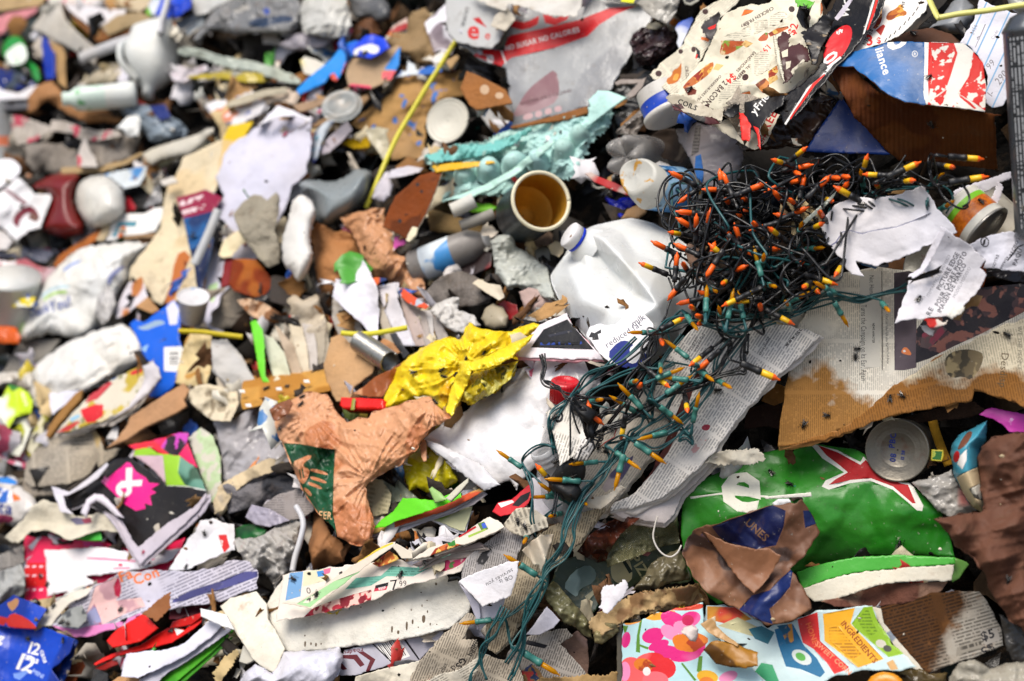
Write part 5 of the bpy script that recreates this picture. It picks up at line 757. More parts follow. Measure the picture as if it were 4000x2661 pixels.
# lower middle: flyer, white panel
S('clear_bag_film', 'shiny crinkled clear bag film, lower left centre', 'plastic film', '13', "-280,200 -120,260 0,250 130,180 300,90 380,0 440,90 430,200 400,380 340,570 240,640 180,710 60,570 -40,640 -130,420", mk('#b0aeac', 'film', rough=.08, tr=.15, dirt=.3), 25, 26, .045, 'film', 3, N=1500)
TB('white_tube_edge', 'thin white plastic rim bending down by the clear film', '13', "370,-40 420,50 435,150 400,300 360,430 335,560", mk('#d2d2d6', 'poly'), 30, .0045, 'plastic strip')
S('dark_green_can', 'dark green crushed can left of the clear film', 'can', '03', "2160,170 2250,130 2357,120 2460,180 2400,260 2340,310 2240,370 2170,340", mk('#125a22', 'gloss', two=('#0a3a14', 12, .5)), 24, 9, .05, bulge=3)
S('black_cloth', 'dark grey cloth lump above the clear film', 'cloth', '12', "-320,1330 -200,1270 0,1250 60,1230 200,1190 380,1280 490,1410 540,1580 300,1600 60,1520 -100,1560 -250,1600", mk('#77757a', 'cloth', two=('#3c3d42', 9, .55)), 22, 22, .07, bulge=3, N=900)
S('cream_rag', 'cream torn paper beside the dark grey cloth', 'paper', '12', "-400,1480 -330,1330 -180,1240 0,1140 120,1080 260,1110 330,1200 200,1200 60,1240 -60,1290 -200,1400 -300,1560 -380,1600", mk('#c3b294', 'paper', two=('#8d857c', 16, .56)), 24, 18, .05, N=700)
S('grey_strip_news', 'grey printed paper strip under the dark cloth', 'newspaper', '12', "60,1520 200,1420 380,1370 480,1420 540,1560 420,1640 200,1680", mk('#918a88', 'news', lines=(0.00369, .2, '#3a3838', 0.48)), 25, 9, .06)
S('lavender_film_low', 'lavender plastic film under the printed strip', 'plastic film', '13', "-40,-60 140,-10 310,90 250,110 120,150 0,130 -100,60", mk('#a59fae', 'film'), 25.5, 9, .05, 'film')
T_ = thing('white_box', 'long white cardboard box side with mud specks', 'box', '13', 1000, 950, .24)
S('panel', None, None, '13', "60,930 180,720 250,640 300,800 700,720 1280,600 1880,500 1970,860 1960,935 1800,1075 1400,1175 1100,1215 800,1255 380,1305 260,1285 160,1080", mk('#dcdad2', 'card', dirt=.25), 27, 5, .2, N=1600, th=.004, parent=T_, prints=[('P', "%d,%d %d,%d %d,%d %d,%d" % (x_, y_, x_ + w_, y_ + 6, x_ + w_ * .7, y_ + h_, x_ - 3, y_ + h_ * .8), mk('#5a4a38', 'ink'), 1) for x_, y_, w_, h_ in ((1245, 1060, 18, 70), (1300, 1100, 24, 40), (1380, 1020, 20, 90), (1435, 1000, 18, 50), (1530, 960, 34, 80), (1600, 1030, 12, 30), (1525, 860, 10, 30), (1575, 915, 12, 30), (1425, 900, 12, 26), (1515, 745, 14, 16), (1570, 820, 14, 14), (1660, 1040, 12, 14), (1490, 1065, 12, 16), (445, 1140, 14, 20), (445, 1200, 18, 60), (500, 1210, 16, 30), (545, 1215, 18, 40), (595, 1215, 12, 22), (960, 880, 14, 16), (1270, 895, 10, 10), (1650, 660, 20, 30))])
S('label_side', None, None, '13', "735,1510 770,1400 810,1290 1060,1215 1450,1130 1810,1065 1650,1230 1500,1385 1240,1420 900,1520", mk('#a9a7b2', 'gloss', dirt=.15), 26, 4, .15, N=900, parent=T_, prints=[('P', "1110,1240 1320,1180 1400,1310 1420,1340 1280,1390 1220,1380", iWH)] + [('P', "%d,%d %d,%d %d,%d %d,%d" % (1120 + i * 17, 1236 - i * 5, 1120 + i * 17 + w_, 1236 - i * 5 - 2, 1225 + i * 15 + w_, 1372 - i * 4, 1225 + i * 15, 1374 - i * 4), iBLK) for i, w_ in enumerate((9, 4, 10, 5, 8, 4, 11, 5, 9, 5, 8))] + [('P', "790,1330 930,1325 1000,1420 960,1440 900,1370 800,1360", mk('#5a1420', 'ink')), ('P', "935,1300 990,1295 1100,1370 1040,1490 1010,1480 1050,1380", mk('#5a1420', 'ink')), ('P', "740,1420 790,1400 840,1460 800,1470", mk('#5a1420', 'ink')), ('T', 'roadru', 985, 1265, 40, 172, mk('#6a2a34', 'ink'), dict(sx=1.1)), ('P', "1055,1215 1070,1212 1260,1395 1245,1400", iBLK), ('P', "1340,1160 1360,1156 1510,1370 1495,1375", iBLK)])
T_ = thing('grocery_flyer', 'folded grocery flyer with meat pictures and price 799', 'flyer', '13', 900, 700, .28)
MEAT = mk('#b5283a', 'ink', two=('#e4b4a8', 60, .5), three=('#7a1424', 50, .55), dirt=.05); BERRY = mk('#d8b0a8', 'ink', two=('#b8305c', 60, .5), three=('#4a7a3a', 50, .64)); TEALP = mk('#74b7a6', 'news', lines=(0.00369, .3, '#2a4a44', 0.48), dirt=.08)
S('front', None, None, '13', "185,1020 220,800 250,590 440,560 690,520 920,490 1100,470 1280,440 1450,510 1700,410 1980,330 2080,330 1980,380 1890,555 1600,640 1280,725 1060,830 800,900 600,945", mk('#ded4c8', 'gloss', dirt=.12), 30, 6, .16, N=2200, parent=T_,
  prints=[('P', "820,725 920,620 1150,600 1250,510 1480,525 1600,470 1760,400 1985,345 1960,395 1800,430 1650,500 1450,605 1200,605 1060,690", TEALP), ('P', "425,995 520,900 700,830 900,770 1065,725 1060,825 800,912 600,965", MEAT), ('P', "1640,570 1700,470 1830,430 1955,415 1905,485 1780,550", BERRY, 1), ('P', "1100,690 1220,660 1200,730 1085,745", mk('#c8344c', 'ink')), ('P', "1103,688 1220,660 1214,695 1096,718", iBLK), ('T', 'BEEF', 1130, 732, 22, -12, iWH),
          ('T', '7', 1240, 735, 95, -8, iBLK, dict(bold=False, sx=1.1)), ('T', '99', 1320, 700, 50, -8, iBLK, dict(bold=False)), ('T', 'Bone in', 1230, 765, 30, -10, iBLK, dict(bold=False)), ('P', "310,575 435,560 410,790 270,830", mk('#6f9cc8', 'ink')), ('P', "440,565 680,525 660,640 430,700", mk('#d9d4b4', 'ink')), ('P', "560,560 620,550 640,600 570,610", mk('#3f86c8', 'ink')), ('P', "620,540 690,525 680,575 630,590", mk('#d86a8a', 'ink')), ('T', '0', 470, 770, 60, -14, iBLK, dict(bold=False))])
S('turned_flap', None, None, '13', "235,850 300,830 370,850 620,690 900,500 1180,310 1280,285 1270,330 1100,440 900,600 700,760 520,905 420,885", mk('#d5c9b8', 'gloss', dirt=.12), 32.5, 5, .12, N=900, parent=T_, prints=[('P', "370,860 560,750 720,650 1000,540 880,660 700,740 570,830 500,890 420,870", mk('#9cc890', 'ink')), ('P', "430,850 500,790 580,760 570,800 480,850", mk('#3c3a34', 'ink', two=('#d8d4c0', 60, .5))), ('P', "1130,340 1260,290 1262,305 1140,360 900,500 890,490", mk('#d9bc3a', 'ink'))])
S('corner_flap', None, None, '13', "1255,330 1290,300 1430,380 1440,440 1340,440", mk('#d0c6b4', 'gloss'), 33, 3, .1, parent=T_, N=120)
S('picture_inside', None, None, '13', "1070,490 1150,430 1230,370 1300,420 1320,445 1220,490 1130,520", FOOD, 31.2, 3, .08, parent=T_, N=120)
S('page_edges', None, None, '13', "1440,500 1560,440 1800,360 2060,290 2100,330 1900,370 1700,410 1500,510", mk('#8c7c78', 'gloss'), 31.4, 3, .1, parent=T_, N=200, pages=3, pbg=mk('#a59a94', 'paper'))
T_ = thing('second_flyer', 'small flyer with red bar and blue flower right of green sheet', 'flyer', '13', 1900, 200, .26)
S('front', None, None, '13', "1440,450 1500,400 1640,340 1800,290 1860,240 2030,130 2130,60 2230,90 2290,150 2200,200 2130,230 1960,300 1800,340 1600,420", mk('#d8cfc0', 'gloss'), 33, 6, .1, N=700, parent=T_, pages=2, prints=[('P', "1860,230 2020,140 2030,155 1870,250", iRED), ('P', "2040,120 2100,100 2140,170 2080,190", mk('#5a7a3a', 'ink')), ('P', "2075,120 2110,110 2125,155 2090,165", mk('#3a5ac0', 'ink')), ('P', "1950,230 2110,165 2120,180 1960,250", mk('#9ab84a', 'ink')), ('P', "1650,350 1780,290 1920,320 1700,380 1600,420", FOOD), ('P', "1760,300 1830,270 1840,320 1780,330", iGRN)])
S('white_torn_leaf', 'white torn leaf between the two flyers', 'paper', '13', "1420,290 1520,250 1700,245 1830,250 1800,290 1640,340 1500,400 1430,430", mk('#c9c8d2', 'paper'), 29, 9, .04, torn=2)
S('red_card', 'red and black card by the clear bottle neck', 'card', '22', "-130,1490 0,1460 190,1300 200,1360 150,1500 60,1580 -100,1620 -180,1580", mk('#c8202a', 'gloss'), 30, 3, .15, prints=[('P', "0,1520 80,1430 170,1390 150,1460 60,1530", iBLK), ('P', "-130,1500 0,1470 20,1490 -100,1540", iWH)])
S('bottom_white_bag', 'lavender white plastic bag at the bottom edge', 'bag', '13', "-180,1640 -100,1480 0,1410 150,1500 200,1420 260,1295 500,1290 770,1258 805,1350 780,1450 720,1567 690,1640", mk('#d5d5e2', 'film', tr=.15, dirt=.12), 27.5, 18, .1, 'film', 6, N=1500, wang=40)
S('cream_cloth_bottom', 'cream crumpled paper at the bottom edge, centre', 'paper', '13', "890,1640 920,1530 1080,1480 1220,1440 1340,1420 1530,1375 1500,1480 1420,1640", mk('#d2cdbf', 'paper', dirt=.3), 28, 12, .06, N=600)
S('jar_ring', 'dark plastic jar rim under the cream paper', 'jar', '13', "1210,1440 1260,1390 1400,1370 1500,1385 1400,1420 1300,1430 1230,1460", mk('#3a3a3e', 'poly', tr=0), 27, 2, th=.003)
# ------------------------------------------------------------------ upper right: soda carton, egg tray, coupon sheets, blue box
SIL = mk('#9a9c9d', 'gloss', dirt=.35, rough=.2, spec=.5, two=('#85878a', 5, .52))
T_ = thing('cola_carton', 'crushed silver soda carton with red band, top centre', 'carton', '20', 300, 500, .08)
S('front_panel', None, None, '20', "-500,390 -300,440 -80,480 0,130 300,-60 1160,-60 1290,150 1200,350 1050,600 900,830 690,985 300,1090 0,1170 -30,870 -60,620 -300,560", SIL, 15, 7, .25, N=2200, th=.001, parent=T_,
  prints=[('P', "-357,510 -130,390 0,325 300,260 600,190 900,75 1150,55 960,130 800,230 700,330 430,430 0,530 -60,570 -100,615", mk('#c5111a', 'gloss', dirt=.15)), ('P', "-135,390 -118,384 -50,580 -62,592", iWH), ('T', 'NO SUGAR NO CALORIES', -60, 470, 46, -14.5, iWH, dict(sx=.86)), ('T', 'e', -240, 570, 100, 8, iWH), ('T', 'Co', -120, 290, 330, -8, mk('#c5111a', 'gloss', dirt=.15), dict(shear=.3, sx=1.1)), ('P', "0,1080 60,960 150,820 300,700 400,630 440,800 420,930 300,1000 100,1060", mk('#7e5a60', 'gloss', two=('#94787c', 9, .5)), 1),
          ('T', 'EXCITING ZERO CALORIES', 80, 970, 26, -15, mk('#4a2a30', 'ink')), ('P', "100,1060 190,1035 195,1090 105,1110", mk('#b99a9c', 'ink'), 1), ('P', "210,1030 270,1012 280,1070 215,1085", mk('#b99a9c', 'ink'), 1), ('P', "300,1005 360,990 370,1045 305,1060", mk('#b99a9c', 'ink'), 1), ('P', "390,985 450,970 460,1020 395,1035", mk('#b99a9c', 'ink'), 1)])
S('side_panel', None, None, '20', "-600,300 -610,-60 -20,-60 0,130 -60,250 -90,340 -180,450 -350,430 -510,380", mk('#b4b5b4', 'gloss', dirt=.3), 18, 6, .15, N=700, th=.001, parent=T_, prints=[('T', 'e', -420, 350, 170, 6, mk('#c5181c', 'ink')), ('T', 'e', -260, 350, 80, 20, mk('#b84a44', 'ink')), ('T', 'CALORIES', -420, 60, 34, 106, iBLK, dict(sx=.8)), ('P', "-360,170 -300,160 -230,260 -260,240 -330,205", iRED), ('P', "-70,290 0,250 0,190 -30,230", iRED)])
S('torn_top', None, None, '20', "-420,-60 660,-60 640,60 590,150 400,155 200,100 40,50 -30,40 -60,110 -180,70", mk('#cfccc6', 'paper', dirt=.45, dc='#8a6a3a'), 21, 9, .07, N=700, torn=2, parent=T_)
S('corner_tear', None, None, '20', "-160,150 -60,60 20,140 30,180 -60,290 -200,240", mk('#b9b2a4', 'paper', dirt=.5), 20.5, 9, .04, parent=T_, N=200)
S('bottom_edge', None, None, '20', "-20,1165 300,1090 690,980 700,1040 520,1100 300,1130 0,1185", mk('#8a5a30', 'card'), 16.5, 2, .1, th=.003, parent=T_, N=160)
S('kraft_patch', 'brown card piece with two pale holes on soda carton', 'cardboard', '10', "1880,820 1940,655 2100,720 2300,830 2360,950 2200,980 2030,1015 1960,960 1920,890", mk('#9a6638', 'card', dirt=.3), 20, 4, .12, th=.003, N=400, prints=[('E', 2105, 825, 42, 45, 0, mk('#c0a282', 'ink')), ('E', 2240, 880, 38, 30, 0, mk('#c0a282', 'ink'))])
S('black_tape', 'black label with yellow stripe at the top edge', 'label', '20', "780,-60 1200,-60 1170,40 1000,20 860,0", BLK, 17, 2, .1, prints=[('P', "1000,15 1040,-60 1160,-60 1115,28", mk('#dede1a', 'ink'))])
S('clear_shard', 'pointed dirty clear plastic bag corner, top centre', 'plastic film', '20', "1150,30 1240,-60 1550,-60 1535,60 1490,150 1435,235 1360,200 1260,140", mk('#a9a69e', 'film', rough=.15, dirt=.35), 22, 12, .06, 'film', 1.5, N=400)
T_ = thing('black_beer_can', 'black can with pale round emblem at the top edge', 'can', '20', 1660, 60, .15)
v, f, m_ = lathe([(.001, 0), (.026, .0), (.033, .008), (.033, .11), (.027, .122), (.027, .124), (.001, .12)], 28); solid('can_wall', v, f, mk('#121214', 'metal', rough=.3, metallic=.4), basis((.62, .62, .4)), hit(*tp('20', 1560, 150), .17), T_)
S('emblem', None, None, '20', "1555,-40 1740,-60 1720,10 1650,50 1590,40", mk('#9a988c', 'ink'), 24.5, 1, parent=T_, N=60, prints=[('P', "1580,-40 1700,-55 1690,0 1640,28 1600,20", iBLK)])
S('dark_bottle', 'crushed dark maroon bottle behind the coupon sheets', 'bottle', '20', "1075,390 1120,310 1190,255 1350,240 1510,250 1530,400 1430,500 1300,600 1210,620 1150,580 1110,470", mk('#3a2a2c', 'film', tr=.2, rough=.1), 16, 22, .045, 'film', 3, N=900)
S('blue_white_cup', 'blue white and red cup edge left of the coupons', 'cup', '20', "1500,260 1530,210 1660,155 1670,180 1600,330 1540,460 1515,400 1530,330", mk('#c9ccd6', 'gloss', two=('#3a5ab0', 12, .5)), 21, 4, .08)
S('black_bag_gap', 'glossy black plastic bag between carton and coupons', 'bag', '20', "900,830 1100,640 1260,600 1420,760 1380,850 1200,1000 1050,1180 950,1300 880,1100", mk('#090909', 'film', tr=0, dirt=.1), 13, 10, .06, 'film', 1.5)
# egg tray
EG = mk('#a8cfca', 'foam', rough=.5, dirt=.25)
T_ = thing('egg_tray', 'broken teal foam egg tray below the soda carton', 'egg carton', '20', 300, 1350, .1)
S('tray_body', None, None, '20', "-800,1440 -640,1360 -450,1330 -250,1310 -60,1210 150,1150 420,1110 700,1060 730,900 830,835 940,900 930,1010 880,1180 720,1330 650,1490 620,1610 430,1650 200,1720 0,1800 -200,1790 -450,1800 -650,1850 -620,1780 -480,1690 -640,1640 -720,1590 -790,1520", EG, 15, 15, .035, 'film', 1.5, N=3600, th=.0025, parent=T_, torn=4)
S('lid_rim', None, None, '20', "370,1365 520,1230 690,1100 720,980 700,930 790,835 900,840 1055,900 900,1010 770,1110 560,1290 450,1425", mk('#b4dcd4', 'foam', rough=.5, dirt=.15), 19, 7, .05, 'crease', .6, N=600, th=.003, parent=T_)
S('lower_rim', None, None, '20', "-650,1850 -480,1790 -250,1700 0,1560 200,1390 370,1280 400,1310 250,1450 60,1600 -180,1740 -400,1830", mk('#b0d8d0', 'foam', rough=.5, dirt=.15), 19.5, 7, .04, 'crease', .6, N=500, th=.003, parent=T_)
S('torn_rim', None, None, '20', "-800,1440 -640,1370 -440,1330 -250,1330 0,1250 160,1170 180,1200 0,1330 -250,1430 -480,1470 -700,1500", mk('#6fb8b4', 'foam', two=('#d8a48c', 9, .60), three=('#a8d8d4', 14, .56)), 19, 11, .03, 'film', .6, N=700, th=.003, parent=T_, torn=2)
S('yellow_label', None, None, '20', "-740,1530 -560,1500 -340,1490 -180,1480 -150,1500 -350,1540 -560,1570 -700,1590", mk('#d9a80c', 'gloss'), 20.5, 3, .05, parent=T_, N=160)
for x_, y_, r_ in ((-420, 1600, 95), (-200, 1560, 100), (30, 1500, 100), (240, 1470, 85), (480, 1380, 90), (620, 1250, 80)):
    v, f, m_ = lathe([(.001, .022), (.010, .021), (.014, .016), (.019, .004), (.022, -.004), (.024, -.006)], 18); solid('egg_cup', v * (r_ / 95), f, EG, basis((-.15, .35, .9)), hit(*tp('20', x_, y_), .175), T_, dent=.003, ds=.02)
# coupon sheets
COU = mk('#d9d2bc', 'gloss', dirt=.35, rough=.4); COUT = mk('#d9d2bc', 'gloss', lines=(0.002952, .05, '#4a443a', 0.44), dirt=.3, rough=.4); MRN = mk('#4a2a2a', 'gloss', dirt=.2); iBR = mk('#3c2220', 'ink'); iRD = mk('#d8241c', 'ink')
T_ = thing('coupon_sheets', 'crumpled torn sheets of burger coupons, top right', 'coupons', '20', 2100, 600, .28)
S('left_flap', None, None, '20', "1260,690 1400,560 1560,430 1640,270 1740,90 1850,30 2000,-60 2120,-60 2080,20 1920,170 1880,330 1740,540 1650,690 1560,840 1460,875 1350,760", COUT, 33, 8, .09, N=900, parent=T_, rot=-40, torn=.8,
  prints=[('P', "1430,770 1420,730 1470,700 1480,650 1540,620 1560,560 1560,700 1520,760 1450,780", mk('#b8641c', 'ink', two=('#d89a3a', 60, .55)), 1), ('E', 1350, 678, 30, 28, 0, iBR), ('E', 1553, 475, 22, 22, 0, iBR), ('E', 1672, 455, 22, 26, 0, iBR), ('E', 1780, 108, 28, 26, 0, iBR), ('T', 'CROIS', 1590, 610, 30, 84, iBR), ('P', "1690,430 1730,470 1735,540 1690,530 1700,480", iBLK), ('P', "1695,500 1712,500 1700,540 1688,540", iRD), ('P', "1740,340 1820,350 1810,385 1740,365", iORG)])
S('torn_dark_leaf', None, None, '20', "1740,250 1760,210 1850,140 1900,110 1920,140 1890,250 1870,330 1830,385 1780,330", mk('#3a3434', 'gloss'), 35, 7, .04, parent=T_, N=200, torn=2, prints=[('P', "1800,260 1880,220 1870,260 1820,275", iRD)])
S('front_sheet', None, None, '20', "1440,880 1520,850 1600,720 1700,590 1800,480 1880,310 1900,200 2000,110 2150,60 2357,20 2500,-60 2860,-60 2850,150 2770,250 2690,310 2740,480 2760,590 2810,610 2690,750 2600,830 2500,890 2357,905 2080,955 1960,1015 1850,1010 1780,990 1690,920", COU, 37, 13, .07, N=3600, parent=T_, torn=.8,
  prints=[('P', "1560,820 1620,740 1740,640 1850,560 1860,610 1820,680 1740,740 1670,790 1620,800", mk('#b5652e', 'ink', two=('#d8a04a', 60, .52), three=('#8a2a18', 50, .56)), 1), ('P', "1580,810 1640,800 1700,830 1690,870 1620,880", mk('#6a2a1c', 'ink')), ('P', "1850,640 1880,585 1950,600 1900,650", mk('#d9b878', 'ink')), ('P', "1910,490 1930,400 1920,370 2100,380 2180,380 2120,430 2000,500 1930,510", mk('#b5552a', 'ink', two=('#7a9a3a', 60, .58), three=('#d8b890', 50, .58)), 1), ('P', "2110,410 2150,370 2220,400 2160,440", mk('#d9b070', 'ink')),
          ('T', '2 BACON', 1950, 740, 50, 131, iBR, dict(sx=.8)), ('T', 'CHEESEBURGERS MEAL', 1915, 690, 22, 133, iBR), ('T', '$4', 2030, 670, 62, 133, iRD), ('T', 'ORIGINAL CHICKEN', 2270, 500, 26, 133, iBR), ('T', 'SANDWICHES', 2230, 470, 26, 133, iBR), ('T', '1.99', 2357, 400, 52, 133, iRD), ('T', 'CHICKEN FRIES', 2400, 60, 30, 150, iBR), ('T', '9413', 1760, 920, 26, 133, iBR), ('T', '8827', 2130, 640, 26, 133, iBR), ('T', '9297', 2180, 205, 26, 165, iBR),
          ('E', 2148, 712, 32, 28, -50, iBR), ('E', 1790, 985, 30, 22, -50, iBR), ('E', 2180, 270, 28, 22, 0, iBR), ('P', "2260,360 2357,280 2360,370 2280,385", mk('#b5552a', 'ink', two=('#5a8a3a', 60, .56)), 1), ('P', "2240,780 2330,720 2370,760 2360,850 2310,860", mk('#7a3a24', 'ink', two=('#c07a3a', 50, .55))), ('P', "2050,930 2110,860 2190,840 2200,880 2130,920", FOOD), ('P', "2110,150 2140,90 2230,95 2200,120", iORG),
          ('P', "1920,850 2010,770 2090,740 2130,780 2040,870 1960,930 1890,950", COUT), ('P', "2180,560 2300,470 2370,480 2370,640 2260,700 2200,680", COUT), ('P', "1940,340 2100,290 2260,190 2357,190 2357,260 2200,330 2050,350", COUT), ('P', "2380,150 2480,100 2560,150 2440,240 2370,240", COUT),
          ('P', "2357,310 2440,260 2540,240 2550,260 2450,310 2380,340", FOOD), ('P', "2840,30 2900,-60 2930,-60 2880,60 2840,150", mk('#a85a2a', 'ink')), ('E', 2575, 85, 28, 28, 0, iBR), ('E', 2725, 165, 26, 30, 0, iBR), ('T', '$2', 2600, 330, 70, -70, iRD), ('P', "2357,660 2440,600 2450,660 2370,760", FOOD), ('P', "2357,720 2440,690 2450,730 2370,780", mk('#d8b06a', 'ink'))])
S('green_scrap', None, None, '20', "2600,10 2640,-40 2720,0 2790,20 2740,80 2640,75", mk('#5fae2c', 'gloss'), 40, 4, .04, parent=T_, N=80, torn=1.5)
S('maroon_leaf', None, None, '20', "2440,360 2500,290 2560,310 2550,430 2640,400 2720,440 2750,560 2640,600 2560,740 2500,770 2470,560", MRN, 40, 9, .045, N=400, parent=T_, torn=2, prints=[('P', "2480,480 2540,450 2540,520 2490,530", COU), ('P', "2520,570 2570,560 2560,620 2525,640", COU), ('P', "2560,650 2640,590 2680,540 2700,560 2660,640 2590,700", COU, 1)])
S('rolled_leaf', None, None, '20', "2400,330 2430,320 2480,560 2500,690 2510,760 2470,700 2430,560", COUT, 41, 4, .04, bulge=1, N=160, parent=T_, torn=1)
S('black_torn_leaf', None, None, '20', "2660,300 2750,250 2850,160 2960,80 2990,110 2930,280 2860,420 2800,600 2770,590 2740,480", mk('#161314', 'gloss', two=('#8a7a62', 60, .68)), 40, 12, .05, N=400, parent=T_, torn=2)
S('lower_edge', None, None, '20', "1415,890 1480,870 1550,870 1700,925 1850,1010 1945,1005 1935,1125 1860,1085 1700,1060 1600,1035 1480,960 1430,930", mk('#b9b09c', 'gloss', dirt=.5), 40, 7, .05, N=500, parent=T_, torn=2, prints=[('T', 'COILS', 1520, 950, 46, 22, iBLK), ('P', "1480,960 1560,960 1590,1000 1500,1010", MRN)])
S('under_leaf', None, None, '20', "1470,960 1600,1035 1860,1085 1920,1140 1820,1150 1700,1110 1560,1030 1490,1010", mk('#4a1a1c', 'gloss', two=('#0e0c0d', 20, .52)), 36, 5, .05, N=200, parent=T_)
S('white_page', None, None, '20', "1820,1140 1950,1110 2150,1060 2357,1000 2480,1040 2400,1180 2357,1290 2280,1365 2230,1385 2120,1325 1900,1195", mk('#d4ccb8', 'gloss', dirt=.35), 35, 8, .09, N=700, parent=T_, torn=.8, prints=[('T', 'FREE', 2330, 1260, 75, -62, mk('#b3181c', 'ink')), ('T', 'LARGE', 2400, 1270, 40, -62, mk('#b3181c', 'ink')), ('T', 'HOT CO', 2310, 1240, 42, 118, mk('#b3181c', 'ink')), ('P', "2050,1080 2080,1150 2110,1180 2100,1190 2060,1150 2040,1090", mk('#5a1c1c', 'ink'))])
S('black_curly_leaf', None, None, '20', "1930,1050 2050,960 2200,930 2357,890 2520,880 2500,960 2357,1080 2290,1180 2300,1380 2285,1385 2260,1250 2200,1180 2110,1050 2010,1090", mk('#121011', 'gloss', two=('#8a8078', 70, .70)), 40, 8, .05, N=500, parent=T_, torn=1.5, prints=[('T', 'yFries', 2240, 1060, 66, -52, iWH), ('T', '0', 2090, 960, 50, -40, iWH)])
S('red_scrap', None, None, '20', "2090,1035 2130,1045 2200,1150 2190,1300 2110,1290 2100,1180", mk('#d82418', 'gloss', two=('#e8c8b8', 70, .72)), 42, 4, .04, N=100, parent=T_, torn=1.5)
S('red_ribbon_scrap', None, None, '20', "2220,1160 2270,1180 2285,1270 2290,1380 2270,1350 2255,1240", mk('#d82418', 'gloss'), 42, 2, parent=T_, N=40)
S('black_banner', None, None, '30', "590,90 640,-60 1090,-60 1040,130 900,300 770,480 640,610 560,720 450,840 330,990 160,1155 110,1065 20,1010 150,880 330,760 460,630 500,570 540,440 470,400 400,590 370,400 480,180", mk('#0d0b0c', 'gloss', dirt=.12, rough=.22), 39, 9, .12, N=1500, parent=T_,
  prints=[('E', 640, 412, 205, 95, -58, mk('#c5141c', 'gloss', dirt=.05), 30), ('T', '10', 690, 560, 150, -128, iWH, dict(sx=.7)), ('T', '$', 690, 300, 55, -120, iWH), ('P', "985,-60 1000,-60 950,120 890,310 872,320 935,100", iWH), ('P', "1010,-60 1030,-60 985,110 925,270 908,280 965,90", iRD), ('P', "600,570 615,580 480,740 380,830 165,1150 150,1140 360,810 470,720", iWH), ('P', "520,680 525,690 430,790 210,1100 198,1090 410,770", iRD), ('T', 'WO', 735, 165, 70, -78, iWH, dict(sx=1.0)), ('P', "610,170 700,50 790,-60 820,-60 690,140 640,190", mk('#cfc8d4', 'ink'))])
S('right_flap', None, None, '30', "770,485 900,300 1040,130 1090,-60 1500,-60 1450,100 1330,220 1200,335 1080,390 960,430 820,487", mk('#dedad4', 'gloss', dirt=.12), 37, 6, .15, N=1100, parent=T_,
  prints=[('P', "1080,170 1110,110 1180,80 1210,40 1245,45 1240,90 1280,110 1270,145 1200,150 1120,195", mk('#b5641c', 'ink', two=('#8a3c10', 70, .5), three=('#d8983a', 60, .58)), 1), ('P', "980,240 1020,150 1050,110 1050,190 1000,270 960,260", FOOD, 1), ('P', "990,280 1060,225 1080,240 1040,330", mk('#a8281e', 'ink')), ('T', 'REUBEN', 935, 262, 38, 115, iBLK, dict(sx=.75)), ('T', '3', 905, 420, 95, -4, iRD), ('T', '$', 1000, 400, 55, -4, iRD), ('T', 'sid', 1240, 12, 34, 110, iBLK)] +
         [('P', "%.0f,%.0f %.0f,%.0f %.0f,%.0f %.0f,%.0f" % (x_, y_, x_ + 8, y_ + 4, x_ - 12, y_ + 40, x_ - 20, y_ + 36), iBLK) for x_, y_ in ((1408, 5), (1380, 60), (1345, 110), (1305, 155), (1265, 195), (1220, 240), (1175, 280), (1130, 315), (1090, 350))])
ST('yellow_strap_right', 'folded pale yellow packing strap at the top right', '30', "1480,-20 1520,70 1565,155 1600,158 1780,125 2000,100 2250,60 2450,30", mk('#d9d67a', 'poly', tr=.1, dirt=.05), 43, .0036)
S('kraft_behind', 'brown paper bag behind the blue printed box', 'bag', '30', "1080,420 1180,350 1300,285 1500,255 1690,310 1800,420 1600,450 1300,450", mk('#553624', 'paper', dirt=.4), 29, 10, .07, bulge=1.5, N=400)
S('grey_plastic_bin', 'grey plastic container behind the yellow strap', 'container', '30', "1480,260 1560,200 1640,90 1700,10 1800,-40 1900,60 1890,180 1780,320 1650,310 1560,260", mk('#8a8f96', 'poly', tr=.1, dirt=.3), 25, 4, .12, 'soft', 3, N=300)
S('clear_cup_corner', 'grey clear cup in the top right corner', 'cup', '30', "2190,-60 2420,-60 2420,130 2300,125 2230,80", mk('#a3a5a2', 'film', rough=.15), 38, 6, .06, 'film', 2)
LINED = mk('#d6d6e0', 'paper', rule=(.0165, '#7fa8cc'), dirt=.1)
S('lined_note', 'blue ruled notepaper with handwritten numbers, right edge', 'paper', '30', "1770,395 1890,190 1950,-10 2080,50 2250,120 2430,170 2430,640 2240,810 2160,980 2060,1000 2000,940 2020,700 1960,560 1880,450", LINED, 31, 8, .14, N=1200, rot=-65,
  prints=[('T', '3456', 1895, 325, 38, -68, iGRY, dict(bold=False, sx=.9)), ('T', '2904', 2130, 790, 68, -52, iGRY, dict(bold=False, sx=.9, shear=.15)), ('T', '1-', 2050, 905, 60, -52, iGRY, dict(bold=False)), ('T', '99', 2040, 650, 60, -50, iGRY, dict(bold=False, shear=.15)), ('T', '*', 1970, 390, 60, -60, iGRY), ('T', 'Code', 2075, 370, 30, -60, iGRY, dict(bold=False)), ('P', "1905,440 1912,436 2005,225 1998,220", iGRY)])
T_ = thing('blue_box', 'flattened blue box with red white print, right', 'box', '30', 1400, 800, .3)
RSP = mk('#cc2620', 'ink', two=('#dedace', 95, .54), dirt=.05)
